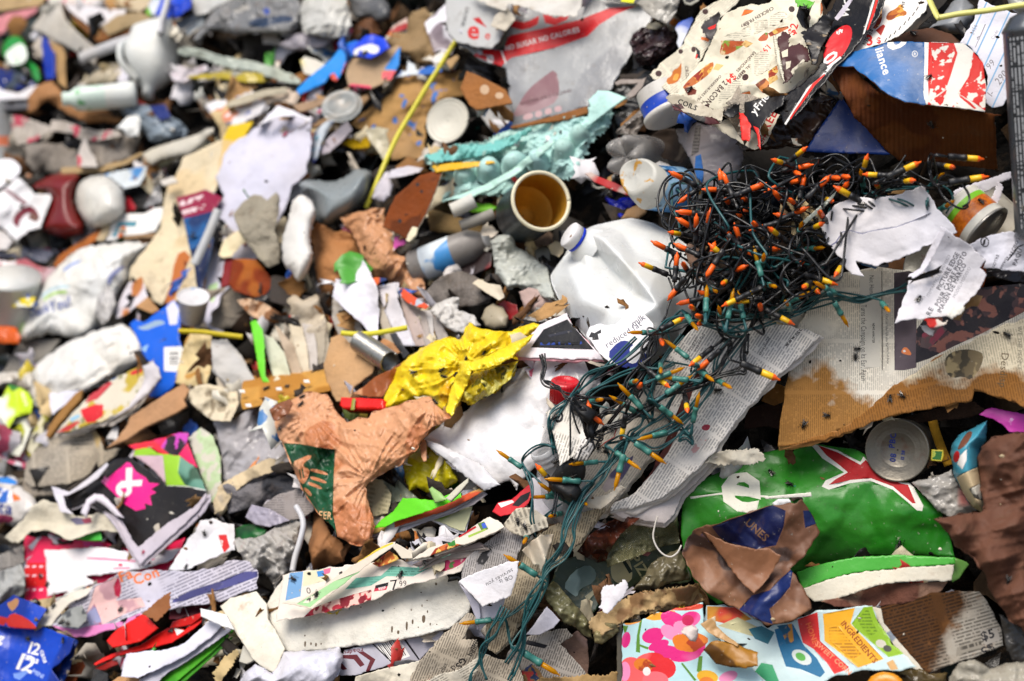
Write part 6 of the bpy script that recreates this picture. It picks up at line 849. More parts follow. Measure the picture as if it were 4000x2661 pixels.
S('printed_face', None, None, '30', "630,615 760,480 980,430 1100,390 1400,383 1800,400 1890,470 1980,570 2010,800 2000,1030 1700,985 1450,965 1250,940 1100,870 970,760 880,690 820,650 790,610", mk('#2466a8', 'gloss', dirt=.25, two=('#1c548c', 5, .55)), 38, 7, .16, N=1800, th=.003, parent=T_, back=BRN,
  prints=[('P', "1440,384 1800,400 1890,470 1980,570 2010,800 2000,1030 1700,985 1455,965 1430,850 1440,600", mk('#dedbd2', 'ink', dirt=.2)), ('P', "1440,384 1480,386 1480,600 1475,880 1440,920 1430,850 1440,600", iWH), ('P', "1480,390 1710,398 1745,490 1680,700 1640,820 1550,880 1480,890 1470,700", RSP), ('P', "1480,390 1500,390 1520,640 1480,890 1470,700", mk('#cc2620', 'ink')), ('P', "1690,398 1712,398 1745,490 1650,790 1630,780 1720,490", mk('#cc2620', 'ink')), ('P', "1890,480 1980,565 2005,800 2000,1020 1900,950 1750,860 1850,700", RSP), ('P', "1900,490 1960,550 1950,700 1880,760 1840,760", mk('#cc2620', 'ink')), ('P', "1480,920 1560,890 1650,820 1610,950 1580,975 1470,965", RSP), ('P', "1720,930 1780,980 1700,985 1680,970", RSP), ('P', "1760,870 1860,940 1920,1000 1900,1005 1770,900", mk('#cc2620', 'ink')),
          ('T', 'liance', 985, 450, 78, 72, iWH, dict(sx=.95)), ('T', '3', 1090, 385, 320, 60, iWH, dict(sx=.55)), ('E', 1352, 497, 27, 30, 0, iWH), ('E', 1352, 497, 21, 24, 0, mk('#2466a8', 'gloss', dirt=.25, two=('#1c548c', 5, .55))), ('T', 'R', 1340, 510, 26, 5, iWH)])
S('brown_flap', None, None, '30', "575,660,-1 620,630 800,615 830,680 1000,850 1250,945 1450,968 1700,990 2150,1065 2085,1075 2110,1570,-9 1800,1530,-9 1400,1490,-9 1200,1475,-9 1100,1400,-8 900,1180,-5 800,1090,-4 720,930,-2", mk('#6a3a12', 'card', dirt=.4, two=('#55290a', 12, .55), flute=1), 36.5, 6, .1, N=1000, th=.004, parent=T_, torn=1)
S('far_side', None, None, '30', "680,885 800,1085 960,1225 1120,1420 700,1410 350,1395 420,1250 560,1060", mk('#16357a', 'gloss', dirt=.3), 28, 4, .12, N=300, th=.003, parent=T_)
S('dark_brown_bag', 'dark brown plastic bag under the coupon sheets', 'bag', '30', "-100,1150 120,1060 300,980 480,880 640,900 560,1040 420,1250 360,1390 200,1350 0,1380 -200,1400 -300,1330", mk('#2f1d12', 'film', tr=.1), 27, 16, .06, 'film', 2, N=700)
T_ = thing('spray_can', 'dark aerosol can with printed label at right edge', 'can', '30', 2350, 1500, .3)
CANL = mk('#2c2f33', 'gloss', lines=(.0055, .03, '#b9bcc0', 0.68), dirt=.2, rough=.3)
v, f, m_ = lathe([(.001, 0), (.034, 0), (.036, .003), (.0345, .006), (.0345, .25), (.036, .253), (.033, .258), (.025, .27), (.012, .276), (.001, .276)], 40)
Bs = basis((-.10, .97, .12), (1, 0, .3)); ps = hit(*tp('30', 2545, 2170), .385); so_ = solid('can_body', v, f, mk('#5d6166', 'metal', rough=.3, metallic=.6), Bs, ps, T_)
th_ = np.linspace(math.radians(215), math.radians(330), 24); hh = np.linspace(.012, .245, 20); lv = np.array([(.0350 * math.cos(a), .0350 * math.sin(a), h_) for h_ in hh for a in th_])
lo_ = solid('label', lv, [(j * 24 + i, j * 24 + i + 1, (j + 1) * 24 + i + 1, (j + 1) * 24 + i) for j in range(19) for i in range(23)], CANL, Bs, ps, T_)
ul = lo_.data.uv_layers.new(name='UVMap'); ii = np.zeros(len(lo_.data.loops), np.int32); lo_.data.loops.foreach_get('vertex_index', ii); uvc = np.array([(h_, .035 * a) for h_ in hh for a in th_]); ul.data.foreach_set('uv', uvc[ii].astype(np.float32).ravel())
T_ = thing('clear_petal_bottle', 'clear soda bottle with petal base under the coupons', 'bottle', '20', 1150, 1480, .15)
def petal(V):
    V = V.copy(); a = np.arctan2(V[:, 1], V[:, 0]); r = np.hypot(V[:, 0], V[:, 1]); lowm = np.clip(1 - V[:, 2] / .03, 0, 1); V[:, 2] += lowm * np.clip(r / .03, 0, 1) * .012 * (1 - np.abs(np.cos(2.5 * a)) * 2); return V
v, f, m_ = lathe([(.001, .004), (.010, .001), (.018, -.004), (.026, -.004), (.032, .002), (.0335, .012), (.0335, .05), (.031, .07), (.0335, .09), (.0335, .14), (.02, .18), (.013, .19), (.013, .21)], 40, fn=petal)
solid('bottle_body', v, f, mk('#b5b2ae', 'clear', al=.5, rough=.06), basis((.62, .12, -.75)), hit(*tp('20', 1040, 1450), .24), T_, dent=.003)
T_ = thing('white_tub', 'white plastic tub with blue band near the petal bottle', 'tub', '20', 1480, 1060, .2)
v, f, m_ = lathe([(.001, .002), (.03, .002), (.037, 0), (.041, -.003), (.041, -.01, 0), (.038, -.011), (.038, -.03, 1), (.036, -.05, 0)], 32); solid('tub_wall', v, f, [mk('#cfccc6', 'poly', tr=.1), mk('#1a3fa8', 'gloss')], basis((.35, -.88, .25)), hit(*tp('20', 1470, 1080), .27), T_, fm=m_)
S('grey_bracket', 'bent grey plastic frame beside the coupon sheets', 'plastic piece', '20', "940,760 1000,730 1200,730 1235,710 1200,800 1130,880 1080,905 1060,870 1160,770 1000,775 960,790", mk('#8a7f78', 'poly', tr=.1), 20, 4, .06, th=.003)
S('clear_film_strip', 'clear crumpled film under the white tub', 'plastic film', '20', "950,1220 1020,1150 1110,1070 1230,970 1345,880 1340,960 1250,1080 1140,1250 1000,1240", mk('#77706a', 'film', tr=.2, rough=.1), 21, 14, .03, 'film', 1, N=400)
S('mauve_bag', 'mauve grey plastic bag hanging behind the lights', 'bag', '20', "1500,1190 1620,1180 1700,1130 1900,1180 2100,1200 2135,1430 2090,1640 1960,1740 1800,1720 1700,1640 1620,1430 1540,1300", mk('#9c9496', 'film', dirt=.2, tr=.2), 22, 14, .09, 'film', 2, N=700, wang=10, prints=[('P', "1690,1440 1740,1420 1765,1600 1750,1720 1700,1640 1680,1560", mk('#2f6ab0', 'ink')), ('P', "1690,1160 1740,1150 1720,1400 1650,1440", mk('#87817e', 'news', lines=(0.00492, .2, '#2a2828', 0.56)))])
S('brown_lining', 'brown crumpled bag lining behind the white tub', 'bag', '20', "1230,1290 1380,1180 1500,1190 1560,1330 1620,1440 1560,1500 1400,1460 1300,1380", mk('#3e3024', 'paper', two=('#6a5a48', 16, .6)), 18, 12, .05, N=300)
S('crumpled_cup', 'crumpled white cup under the petal bottle', 'cup', '20', "1250,1570 1290,1520 1360,1480 1440,1510 1510,1560 1480,1620 1300,1620", mk('#c9c7c4', 'film'), 22, 5, .05, 'film', 1)
S('red_white_carton', 'thin red and white carton edge above the milk jug', 'carton', '21', "665,30 730,20 800,60 960,120 1130,200 1220,210 1245,300 1100,240 920,180 760,110", mk('#b9a49a', 'gloss', two=('#a81c1c', 12, .52)), 19, 3, .08, th=.002)
S('blue_film_jug', 'vivid blue plastic film behind the milk jug', 'plastic film', '21', "840,230 920,260 1010,240 1190,270 1120,330 1000,440 940,420 900,330", mk('#1020b0', 'film', tr=.2), 14, 10, .05, 'film', 2)
S('tan_ball', 'tan crumpled paper wad behind the milk jug', 'paper', '21', "1000,450 1060,360 1150,320 1250,330 1240,400 1160,450", mk('#8a6c4a', 'paper'), 17, 9, .04, bulge=2)
T_ = thing('printed_blue_can', 'dented white and blue printed can under the lights', 'can', '21', 1500, 250, .18)
v, f, m_ = lathe([(.001, -.002), (.030, -.001), (.034, .004), (.036, .0), (.0375, .004), (.0375, .02, 0), (.0375, .022, 1), (.0375, .085, 1), (.0375, .087, 0), (.0375, .11, 0), (.033, .116, 0), (.031, .114, 0), (.001, .113, 0)], 36)
solid('can_wall', v * .9, f, [mk('#b9b8b0', 'gloss', two=('#b98a3a', 50, .6), dirt=.5), mk('#3f78b0', 'gloss', two=('#8fb4d0', 22, .56), three=('#16324e', 24, .60))], basis((-.80, .20, .5)), hit(*tp('21', 1640, 280), .15) , T_, fm=m_, dent=.016, ds=.05)
T_ = thing('open_tin_can', 'open empty tin can with golden inside', 'can', '21', 250, 280, .12)
Bo = basis((.27, .15, .93)); po = hit(*tp('21', 265, 285), .265); GOLD = mk('#c8962e', 'metal', metallic=.4, rough=.5, dirt=.3)
v, f, m_ = lathe([(.043, .002), (.0455, .0015), (.0465, -.001), (.0455, -.003), (.044, -.004), (.044, -.10), (.030, -.102)], 44); solid('can_wall', v, f, mk('#27343c', 'gloss', two=('#16202a', 20, .5), dirt=.3), Bo, po, T_)
v, f, m_ = lathe([(.001, -.097), (.019, -.097), (.0205, -.090), (.026, -.090), (.0275, -.082), (.033, -.082), (.0345, -.074), (.041, -.074)] + [(.0425 - .0008 * (i % 2), -.072 + i * .0035) for i in range(21)] + [(.043, .002)], 44); solid('inside', v, f, GOLD, Bo, po, T_)
v, f = tube(np.array([(.0448 * math.cos(a), .0448 * math.sin(a), 0.001) for a in np.linspace(0, 2 * math.pi, 61)]), .0032, 8); solid('rim', v, f, mk('#e2dabc', 'gloss', dirt=.15), Bo, po, T_)
# ------------------------------------------------------------------ milk jug in front, crumpled papers and cans on the right
T_ = thing('large_milk_jug', 'empty translucent milk jug with blue ringed cap, centre right', 'jug', '21', 1000, 1100, .2)
JM = mk('#dfe4e8', 'poly', tr=.2, dirt=.12, rough=.32, sss=.25)
jo = parse('21', "640,560,21 760,500,21 1100,430,19 1300,480,18 1480,580,17 1720,760,16 1780,1150,17 1560,1540,20 1260,1830,22 900,1800,22 690,1570,23 480,1300,22 360,1060,20 345,960,19 470,790,21 520,740,21"); ji = parse('21', "640,660,24.5 730,590,26 840,640,28.5 980,790,29.5 1120,950,30.5 1240,1100,31 1330,1240,30 760,740,24 900,900,22.5 1030,1030,23 1130,1130,26 560,980,26.5 700,900,26 800,1060,28 640,1200,28 900,1300,30 1130,1380,31 860,1600,29 1150,1650,29 1400,1420,27 1000,560,23 1250,650,22.5 1150,780,25 1400,860,23.5 1500,1120,24")
ja = np.concatenate([jo, ji]); nj = len(jo); rj = delaunay_2d_cdt([Vector(q[:2] / 100) for q in ja], [(i, (i + 1) % nj) for i in range(nj)], [], 1, 1e-5, False); jw = wd(ja[:, 0], ja[:, 1]) - ja[:, 2]; jf = P3(ja[:, 0], ja[:, 1], jw)
cj = jo[:, :2].mean(0); bj = cj + (jo[:, :2] - cj) * .86; jb = P3(bj[:, 0], bj[:, 1], jw[:nj] + .10); F_ = []
for q in rj[2]:
    p0, p1, p2 = [ja[i, :2] for i in q[:3]]; F_.append(tuple(q[:3]) if (p1[0] - p0[0]) * (p2[1] - p0[1]) - (p1[1] - p0[1]) * (p2[0] - p0[0]) < 0 else tuple(reversed(q[:3])))
nf = len(ja); F_ += [((i + 1) % nj, i, nf + i, nf + (i + 1) % nj) for i in range(nj)] + [tuple(nf + i for i in range(nj))]
jm = mesh_obj('body', np.concatenate([jf, jb]), F_, JM, T_); md = jm.modifiers.new('even', 'SUBSURF'); md.subdivision_type = 'SIMPLE'; md.levels = md.render_levels = 3; md = jm.modifiers.new('round', 'SMOOTH'); md.factor = .5; md.iterations = 4
BJ = basis((-.80, .50, .33)); pJ = hit(*tp('21', 600, 640), .255) - BJ[:, 2] * .108; v, f, m_ = lathe([(.034, .205), (.026, .218), (.0195, .226), (.0185, .232)], 40); solid('neck', v - np.array((0, 0, .12)), f, JM, BJ, pJ, T_)
v, f, m_ = lathe([(.0195, .226), (.0205, .2265), (.0205, .2305), (.0195, .231)], 36); solid('cap_ring', v - np.array((0, 0, .12)), f, mk('#1238c8', 'gloss'), BJ, pJ, T_)
v, f, m_ = lathe([(.019, .2312), (.0205, .2315), (.0205, .243), (.019, .2445), (.001, .2448)], 48); solid('cap', v - np.array((0, 0, .12)), f, mk('#e2e3e8', 'poly', tr=.1), BJ, pJ, T_)
S('paper_label', None, None, '21', "680,1520 710,1450 780,1420 940,1425 1020,1370 1090,1325 1200,1305 1290,1400 1330,1567 1270,1660 1210,1800 1130,1850 1020,1810 900,1780 800,1680", mk('#e6e4e6', 'gloss', dirt=.08), 33, 4, .1, N=1100, parent=T_, prints=[('P', "870,1697 980,1577 1060,1567 1100,1600 1180,1640 1260,1720 1210,1790 1120,1840 1050,1827 960,1790", mk('#1b2c7c', 'ink'), 1), ('P', "1040,1760 1090,1690 1080,1640 1130,1600 1200,1650 1180,1720 1130,1790", mk('#e6e4e6', 'gloss', dirt=.08), 1), ('T', 'reduced fat', 875, 1640, 56, -33, mk('#2c2f48', 'ink'), dict(bold=False)), ('T', 'milk', 1120, 1440, 56, -33, mk('#2c2f48', 'ink'), dict(bold=False)), ('P', "705,1540 730,1490 760,1500 820,1465 820,1500 790,1510 800,1560 740,1567 740,1540", mk('#2c2c30', 'ink'))])
S('brown_potato_skin', 'brown torn paper scrap tangled in the lights', 'paper', '21', "1570,710 1640,675 1720,720 1860,800 1850,870 1780,960 1690,1025 1650,920 1610,800", mk('#7a6152', 'paper', dirt=.5), 33, 10, .04, torn=2, N=300)
S('dark_magazine', 'dark magazine with blue print left of jug label', 'magazine', '22', "40,100 150,-20 260,-150 500,-250 560,-130 690,0 790,110 840,175 600,175 60,155", mk('#ded6da', 'gloss'), 28, 3, .15, N=500, pages=2, pbg=mk('#d89aa4', 'paper'), prints=[('P', "175,65 290,-100 510,-195 670,-10 755,85", mk('#101014', 'gloss')), ('P', "260,20 640,10 650,35 260,45", mk('#1c3c8c', 'ink', two=('#101014', 90, .5))), ('P', "330,-50 540,-100 560,-80 350,-28", mk('#2a2c38', 'ink'))])
T_ = thing('red_cap_bottle', 'clear bottle with red screw cap behind the wires', 'bottle', '22', 480, 520, .24)
Bb = basis((.04, .93, .36)); pb = hit(*tp('22', 482, 530), .30)
def ribs(V): V = V.copy(); a = np.arctan2(V[:, 1], V[:, 0]); k = 1 + .02 * np.sign(np.sin(a * 28)); V[:, 0] *= k; V[:, 1] *= k; return V
v, f, m_ = lathe([(.0195, -.004), (.0205, -.003), (.0205, .022), (.0185, .026), (.014, .026), (.013, .0235), (.001, .0235)], 84, fn=ribs); solid('cap', v, f, mk('#c01420', 'poly', tr=0, rough=.3, dirt=.1), Bb, pb, T_)
v, f, m_ = lathe([(.0175, -.004), (.0185, -.012), (.0175, -.02), (.021, -.04), (.033, -.08), (.033, -.12)], 36); solid('bottle_neck', v, f, mk('#c9c9c9', 'clear', al=.5), Bb, pb, T_)
T_ = thing('clear_bottle_neck', 'open threaded neck of a clear bottle by the plug', 'bottle', '22', 330, 1130, .26)
v, f, m_ = lathe([(.014, .024), (.0165, .024), (.0165, .020), (.0175, .019), (.0165, .017), (.0165, .013), (.0177, .012), (.0165, .010), (.0165, .005), (.019, .003), (.0165, .001), (.022, -.02), (.032, -.045), (.033, -.09)], 44); solid('neck', v, f, mk('#c4c6c8', 'clear', al=.45), basis((-.42, .80, .42)), hit(*tp('22', 340, 1130), .33), T_)
# paper under the lights
N2 = mk('#f2eee8', 'news', lines=(.0036, .06, '#3a3a48', .5), dirt=.15); N3 = mk('#ddd6ca', 'news', lines=(0.003136, .08, '#3a3634', .32), dirt=.3)
T_ = thing('long_newspaper', 'long folded white newspaper under the light string', 'newspaper', '22', 1800, 700, .26)
S('front_page', None, None, '22', "1280,600 1350,300 1480,80 1700,-140 2357,-160 2700,-110 2850,-45 2740,60 2450,330 2357,400 2230,560 2100,700 1990,850 1900,990 1740,1150 1560,1320 1400,1430 1250,1500 1100,1560 900,1570 950,1480 1150,1400 1300,1200 1400,950 1480,720", N2, 31, 7, .15, N=2200, rot=-57, parent=T_, pages=2, pbg=mk('#d8d2cc', 'paper', dirt=.15),
  prints=[('P', "1660,480 1740,330 1830,190 1780,180 1650,380 1560,560 1480,760 1400,960 1200,1280 1060,1420 1110,1410 1290,1230 1440,1030 1560,780", mk('#5a2a24', 'ink', two=('#3a1a18', 16, .5))), ('P', "1740,800 1780,770 1830,780 1810,830 1760,830", mk('#a83848', 'ink'), 1), ('P', "1620,1040 1780,860 1820,840 1790,920 1650,1080", mk('#d8a8a4', 'ink', two=('#d8d2cc', 90, .5))), ('T', 'www.nccivitas.org', 2530, 60, 36, -48, iBLK), ('T', 'Program', 1640, 110, 30, -62, iBLK, dict(bold=False)), ('T', 'was rolled', 1690, 110, 30, -62, iBLK, dict(bold=False)), ('T', 'threshold', 2290, 140, 32, -60, iBLK, dict(bold=False))])
S('lower_edge', None, None, '22', "900,1570 1100,1560 1400,1430 1560,1320 1900,1000 1950,1030 1800,1200 1560,1440 1500,1600 1400,1690 1200,1660 1000,1640", mk('#d2c8c4', 'paper', dirt=.15), 29.5, 7, .08, N=500, parent=T_, pages=2)
T_ = thing('cream_newspaper', 'cream torn newspaper with a red line under green wires', 'newspaper', '22', 1000, 1000, .26)
S('page', None, None, '22', "560,1300 640,1100 700,960 880,650 1050,540 1280,430 1500,640 1440,760 1400,940 1260,1100 1100,1320 980,1470 860,1590 700,1650 560,1567", N3, 29, 9, .1, N=1200, rot=-55, torn=1.0, parent=T_, pages=2, prints=[('P', "960,800 970,800 940,900 880,930 840,960 780,1010 785,1000 850,940 935,890", iRED), ('P', "830,1360 900,1230 1010,1120 1120,1060 1090,1160 1000,1300 860,1400", mk('#5c5878', 'ink', two=('#b5a8a8', 30, .55))), ('P', "1050,900 1120,850 1180,860 1160,890 1100,900", iBLK), ('P', "1250,560 1290,520 1310,580 1270,600", iORG)])
S('torn_flap', None, None, '22', "640,1480 760,1440 880,1420 1000,1330 1040,1350 900,1490 820,1560 700,1540", mk('#d6cdbc', 'paper', dirt=.3), 32, 7, .05, torn=2, parent=T_, N=300)
S('zigzag_strip', None, None, '22', "830,760 900,640 940,650 880,760 850,800", mk('#cfc6b4', 'paper'), 31, 4, .04, torn=2, parent=T_, N=60)
S('care_tag', 'white care label tag with black round emblem', 'tag', '22', "310,660 430,590 560,522 590,560 620,680 665,860 680,900 640,985 560,1070 440,1150 415,1000 390,880 340,760", mk('#e0dcd4', 'paper', lines=(0.003624, .2, '#3a3832', 0.56), dirt=.2), 37, 4, .12, N=600, rot=-72, torn=.8, prints=[('E', 430, 705, 42, 54, 12, iBLK, 24), ('P', "405,690 425,665 450,670 455,700 440,730 415,735", mk('#e0dcd4', 'ink')), ('P', "415,700 430,685 443,705 428,722", iBLK)])
S('barcode_tag', 'rolled white tag with rows of black dashes', 'tag', '22', "560,1090 580,1040 640,910 690,910 750,960 752,1000 690,1110 620,1110", mk('#dedad6', 'paper', lines=(0.004182, .02, '#0c0c0c', 0.80), dirt=.05), 38, 2, .1, bulge=1, rot=-60)
S('stickers_paper', 'pale lavender perforated paper below the plug', 'paper', '22', "170,1270 300,1260 420,1420 480,1500 420,1620 200,1620 190,1440", mk('#cfccd4', 'paper', dirt=.1), 30, 4, .1)
S('handwriting_label', 'dirty white label with handwritten print by the wires', 'label', '23', "-80,130 0,20 40,-20 170,-30 320,60 330,150 240,190 120,240 0,210", mk('#c9c3b4', 'paper', lines=(0.006273, .12, '#2a2826', 0.56), dirt=.5), 33, 6, .05, N=300, rot=70)
# newspapers at the bottom centre
NS = mk('#c2b49a', 'news', lines=(0.003206, .07, '#332a22', 0.60), dirt=.6, stain=('#8a6a42', .45, .75, (.35, -.5)))
T_ = thing('stained_newspaper', 'stained crumpled newspaper under the trailing wires', 'newspaper', '23', 250, 500, .26)
S('page', None, None, '23', "-250,1250 -230,900 -160,700 -60,520 0,380 170,260 330,160 500,60 680,0 860,-30 790,70 640,270 480,440 320,570 300,700 250,850 130,900 0,1180 -150,1320", NS, 30, 12, .09, N=1300, rot=-75, parent=T_, torn=1.0, pages=1)
S('pleated_edge', None, None, '23', "95,365 170,290 260,225 380,215 350,330 310,450 265,575 240,500 205,505 160,440", mk('#dacfbc', 'paper', dirt=.25), 33, 12, .03, 'bend', N=500, wang=20, parent=T_)
S('grey_comic_news', 'grey newspaper with small cartoon left of the wires', 'newspaper', '13', "1890,660 1900,520 1960,410 2080,320 2240,200 2357,80 2430,60 2460,300 2380,480 2200,520 2000,600", mk('#a9a5a4', 'news', lines=(0.002927, .05, '#2c2a2c', 0.56), dirt=.15), 31, 8, .1, N=700, rot=-78, prints=[('P', "2010,540 2050,420 2120,345 2180,350 2150,430 2080,520 2060,560", mk('#8a8686', 'ink', two=('#2c2a2c', 60, .5)), 1), ('T', 'IS WAY', 2230, 285, 34, 160, iBLK, dict(bold=False))])
T_ = thing('white_letter', 'folded white letter with upside down print, bottom centre', 'letter', '13', 2050, 700, .28)
S('top_fold', None, None, '13', "1862,655 1960,600 2150,530 2320,470 2420,470 2400,620 2340,790 2090,885 2040,830 1950,740", mk('#e4e3ea', 'paper', dirt=.2), 34, 6, .12, N=500, parent=T_, prints=[('T', 'OB is', 2357, 590, 40, 158, iBLK, dict(bold=False)), ('T', 'services you', 2357, 530, 38, 150, iBLK, dict(bold=False))])
S('inner_fold', None, None, '13', "1865,665 1950,745 2050,850 2070,960 2040,1100 2020,980 1960,830", mk('#bcbac9', 'paper', dirt=.1), 32.5, 4, .1, parent=T_, N=160)
S('lower_fold', None, None, '13', "2050,850 2090,885 2300,800 2250,950 2100,1060 2060,1110 2040,1000", mk('#cfcddb', 'paper', dirt=.15), 32, 4, .1, parent=T_, N=160)
T_ = thing('torn_newspaper', 'large torn newspaper sheet at the bottom centre', 'newspaper', '13', 1900, 1350, .28)
S('page', None, None, '13', "1400,1640 1440,1500 1500,1400 1650,1210 1800,1070 1960,935 2040,985 1960,1080 1900,1190 2030,1190 2060,1300 2200,1360 2420,1380 2480,1640", mk('#b4a998', 'news', lines=(0.003206, .055, '#2a2622', 0.60), dirt=.35), 31, 12, .1, N=1500, rot=-68, parent=T_, torn=1.0, pages=1, prints=[('T', 'GS', 1900, 1345, 62, 130, iBLK), ('T', 'evits', 1995, 1290, 52, -62, iBLK, dict(bold=False)), ('T', 'ballot', 1985, 1350, 52, -62, iBLK, dict(bold=False)), ('T', 'es p', 1770, 1567, 62, -60, iBLK, dict(bold=False)), ('T', 'allet', 1720, 1500, 40, -62, iBLK, dict(bold=False))])
S('torn_corner', None, None, '13', "1520,1640 1640,1520 1860,1470 2000,1380 2060,1330 2040,1480 1900,1640", mk('#cfc8b8', 'news', lines=(0.003206, .2, '#2a2622', 0.56), dirt=.2), 33, 8, .07, rot=-30, parent=T_, N=400, torn=1.5)
T_ = thing('photo_newspaper', 'newspaper with small pictures at the bottom edge', 'newspaper', '23', 300, 1350, .27)
S('page', None, None, '23', "-100,1640 -80,1400 0,1260 100,1180 210,1130 500,1080 560,1150 450,1230 560,1350 650,1450 720,1567 740,1640", mk('#a39c94', 'news', lines=(0.003206, .06, '#2a2826', 0.64), dirt=.25), 29.5, 8, .09, N=900, rot=-70, parent=T_, prints=[('P', "70,1490 180,1410 260,1480 300,1567 200,1640 90,1640", mk('#8a6a44', 'ink', two=('#a83a38', 60, .56), three=('#2c3a5a', 50, .6))), ('P', "120,1230 300,1270 330,1240 140,1190", iBLK)])
S('white_paper_low', 'plain white folded paper above the picture newspaper', 'paper', '23', "130,1145 220,1020 320,885 380,940 440,1010 380,1080 250,1145", mk('#d8d6e4', 'paper', dirt=.1), 31, 4, .1)
S('brown_grey_wood', 'brown weathered card beside a dark hole, bottom', 'cardboard', '23', "440,1220 520,1160 600,1105 690,1190 710,1400 690,1567 640,1460 550,1350", mk('#7a6258', 'card', two=('#a88a80', 12, .56)), 27, 7, .07, th=.003)
S('tan_grass_scrap', 'ragged tan and green scraps at the bottom edge', 'paper', '23', "150,1640 260,1540 500,1530 700,1500 850,1520 960,1480 1000,1640", mk('#a08254', 'paper', two=('#4a8a5a', 9, .6)), 31, 10, .05, torn=4, N=300)
T_ = thing('wrapped_pizza_box', 'dark green printed pack wrapped in dirty stretch film', 'pack', '23', 900, 550, .2)
S('pack_face', None, None, '23', "320,720 400,560 480,440 700,380 850,300 1000,180 1150,130 1300,80 1520,-10 1540,300 1580,420 1660,650 1500,680 1200,640 1080,730 820,700 800,870 740,960 600,1080 480,1040 380,920", mk('#1c3a2c', 'gloss', dirt=.6, dc='#8a7c4a', two=('#3f4a34', 8, .56)), 24, 10, .1, N=1300, parent=T_,
  prints=[('P', "905,560 920,450 1000,400 1080,440 1110,560 1100,650 1000,680 930,640", mk('#b9ae84', 'ink'), 1), ('P', "990,430 1020,420 1110,560 1080,580", mk('#1c2a20', 'ink')), ('T', 'PIZZA', 1080, 440, 90, 58, mk('#b5ad80', 'ink')), ('P', "1180,360 1240,370 1280,390 1250,420 1200,410", mk('#b06a6a', 'ink')), ('P', "470,700 560,560 700,490 780,560 760,660 620,720 600,800 540,760", mk('#6d8078', 'ink', two=('#9ab0a8', 16, .55)), 1), ('P', "670,790 800,690 820,700 700,830", mk('#b9b494', 'ink'))])
S('stretch_film', None, None, '23', "850,320 1000,170 1300,70 1520,-20 1540,300 1400,330 1150,420 880,520", mk('#8d8a68', 'clear', al=.55, rough=.1), 27, 12, .04, 'film', N=900, parent=T_, wang=90)
S('film_fold', None, None, '23', "285,720 380,650 440,690 520,800 620,900 720,1040 740,1180 650,1150 590,1080 480,1040 390,930 310,830", mk('#7d7a58', 'film', tr=.3, rough=.12, dirt=.4), 29, 16, .05, 'film', 2, N=700, parent=T_, wang=40)
S('film_lobe', None, None, '23', "1220,600 1280,480 1420,400 1530,350 1580,420 1640,640 1480,660 1350,720 1260,740 1100,740 1180,640", mk('#6d6650', 'film', tr=.3, rough=.1, dirt=.4), 30, 18, .05, 'film', 2, N=700, parent=T_)
S('brown_leaf_mush', 'dark reddish brown wet leaves between the papers', 'leaves', '23', "600,380 700,230 850,130 1000,50 1180,70 1010,210 930,320 860,470 780,480 700,440", mk('#3a1c14', 'gloss', rough=.2, two=('#5a2c1c', 16, .54)), 29, 20, .035, N=700)
S('tan_shreds', 'ragged tan shredded paper strip, lower centre right', 'paper', '23', "735,985 850,910 1000,820 1150,760 1400,720 1700,680 1760,830 1600,860 1400,890 1200,930 1000,1030 860,1110 790,1140 705,1050", mk('#b59a70', 'paper', two=('#8a6a48', 22, .54), dirt=.5), 31, 16, .035, N=1000, torn=4, pages=2)
S('white_torn_scrap', 'small clean white torn paper on the tan shreds', 'paper', '23', "820,760 850,690 960,685 1040,635 1075,700 1030,800 950,870 880,950 800,890 830,830", mk('#e0dfe8', 'paper', dirt=.03), 35, 5, .05, torn=2, N=200)
S('cream_crumbs', 'cream torn paper lump left of the floral bag', 'paper', '23', "750,1150 790,1040 870,1030 960,1040 990,1110 900,1180 830,1230 760,1220", mk('#9a9068', 'film', dirt=.5), 31, 12, .04, 'film', 1)
TB('white_string', 'thin white paper string dangling from the newspaper', '23', "1340,50 1315,140 1300,240 1330,330 1390,400 1460,425 1520,390 1560,320", mk('#d2cdc6', 'paper'), 34, .0011, 'string')
# green box, bag, cans on the lower right
T_ = thing('green_beer_box', 'crushed green carton with red star and letter e', 'carton', '32', 300, 1500, .2)
HG = mk('#2f8024', 'gloss', dirt=.45, dc='#2c3a18', two=('#1f7016', 5, .54), bump=.2, rough=.34)
S('top_panel', None, None, '32', "-800,1800 -790,1420 -650,1300 -500,1240 -200,1080 100,1000 400,955 800,1000 1050,1150 1300,1310 1450,1440 1600,1590 1660,1740 1690,1880 1720,1990 1300,1985 900,1985 600,2050 420,2095 100,2190 -200,2300 -450,2440 -650,2280 -740,2100", HG, 26, 17, .10, N=3600, th=.0015, parent=T_,
  prints=[('P', "380,945 640,1010 850,1120 880,1070 1000,1200 1240,1310 1320,1310 1430,1520 1420,1570 1370,1565 1150,1375 950,1295 750,1315 560,1375 495,1345 530,1290 700,1215 640,1175 500,1085", mk('#dedbd2', 'ink')), ('P', "460,965 640,1030 850,1145 900,1100 1010,1220 1230,1320 1290,1330 1360,1500 1330,1500 1150,1345 950,1270 760,1285 560,1330 620,1280 735,1215 660,1150 540,1060", mk('#a8141a', 'ink')), ('T', 'e', -480, 1500, 500, 14, mk('#dcdacb', 'ink', dirt=.2), dict(sx=1.15)), ('P', "-380,850 -100,845 30,850 30,885 -370,890", mk('#dcdacb', 'ink')), ('P', "-420,940 -380,900 -330,1000 -350,1040", mk('#dcdacb', 'ink')), ('P', "-260,890 -20,890 0,930 -100,970 -230,950", mk('#dcdacb', 'ink')), ('P', "-720,1440 -420,1400 0,1430 0,1448 -430,1420 -710,1460", mk('#dcdacb', 'ink'))])
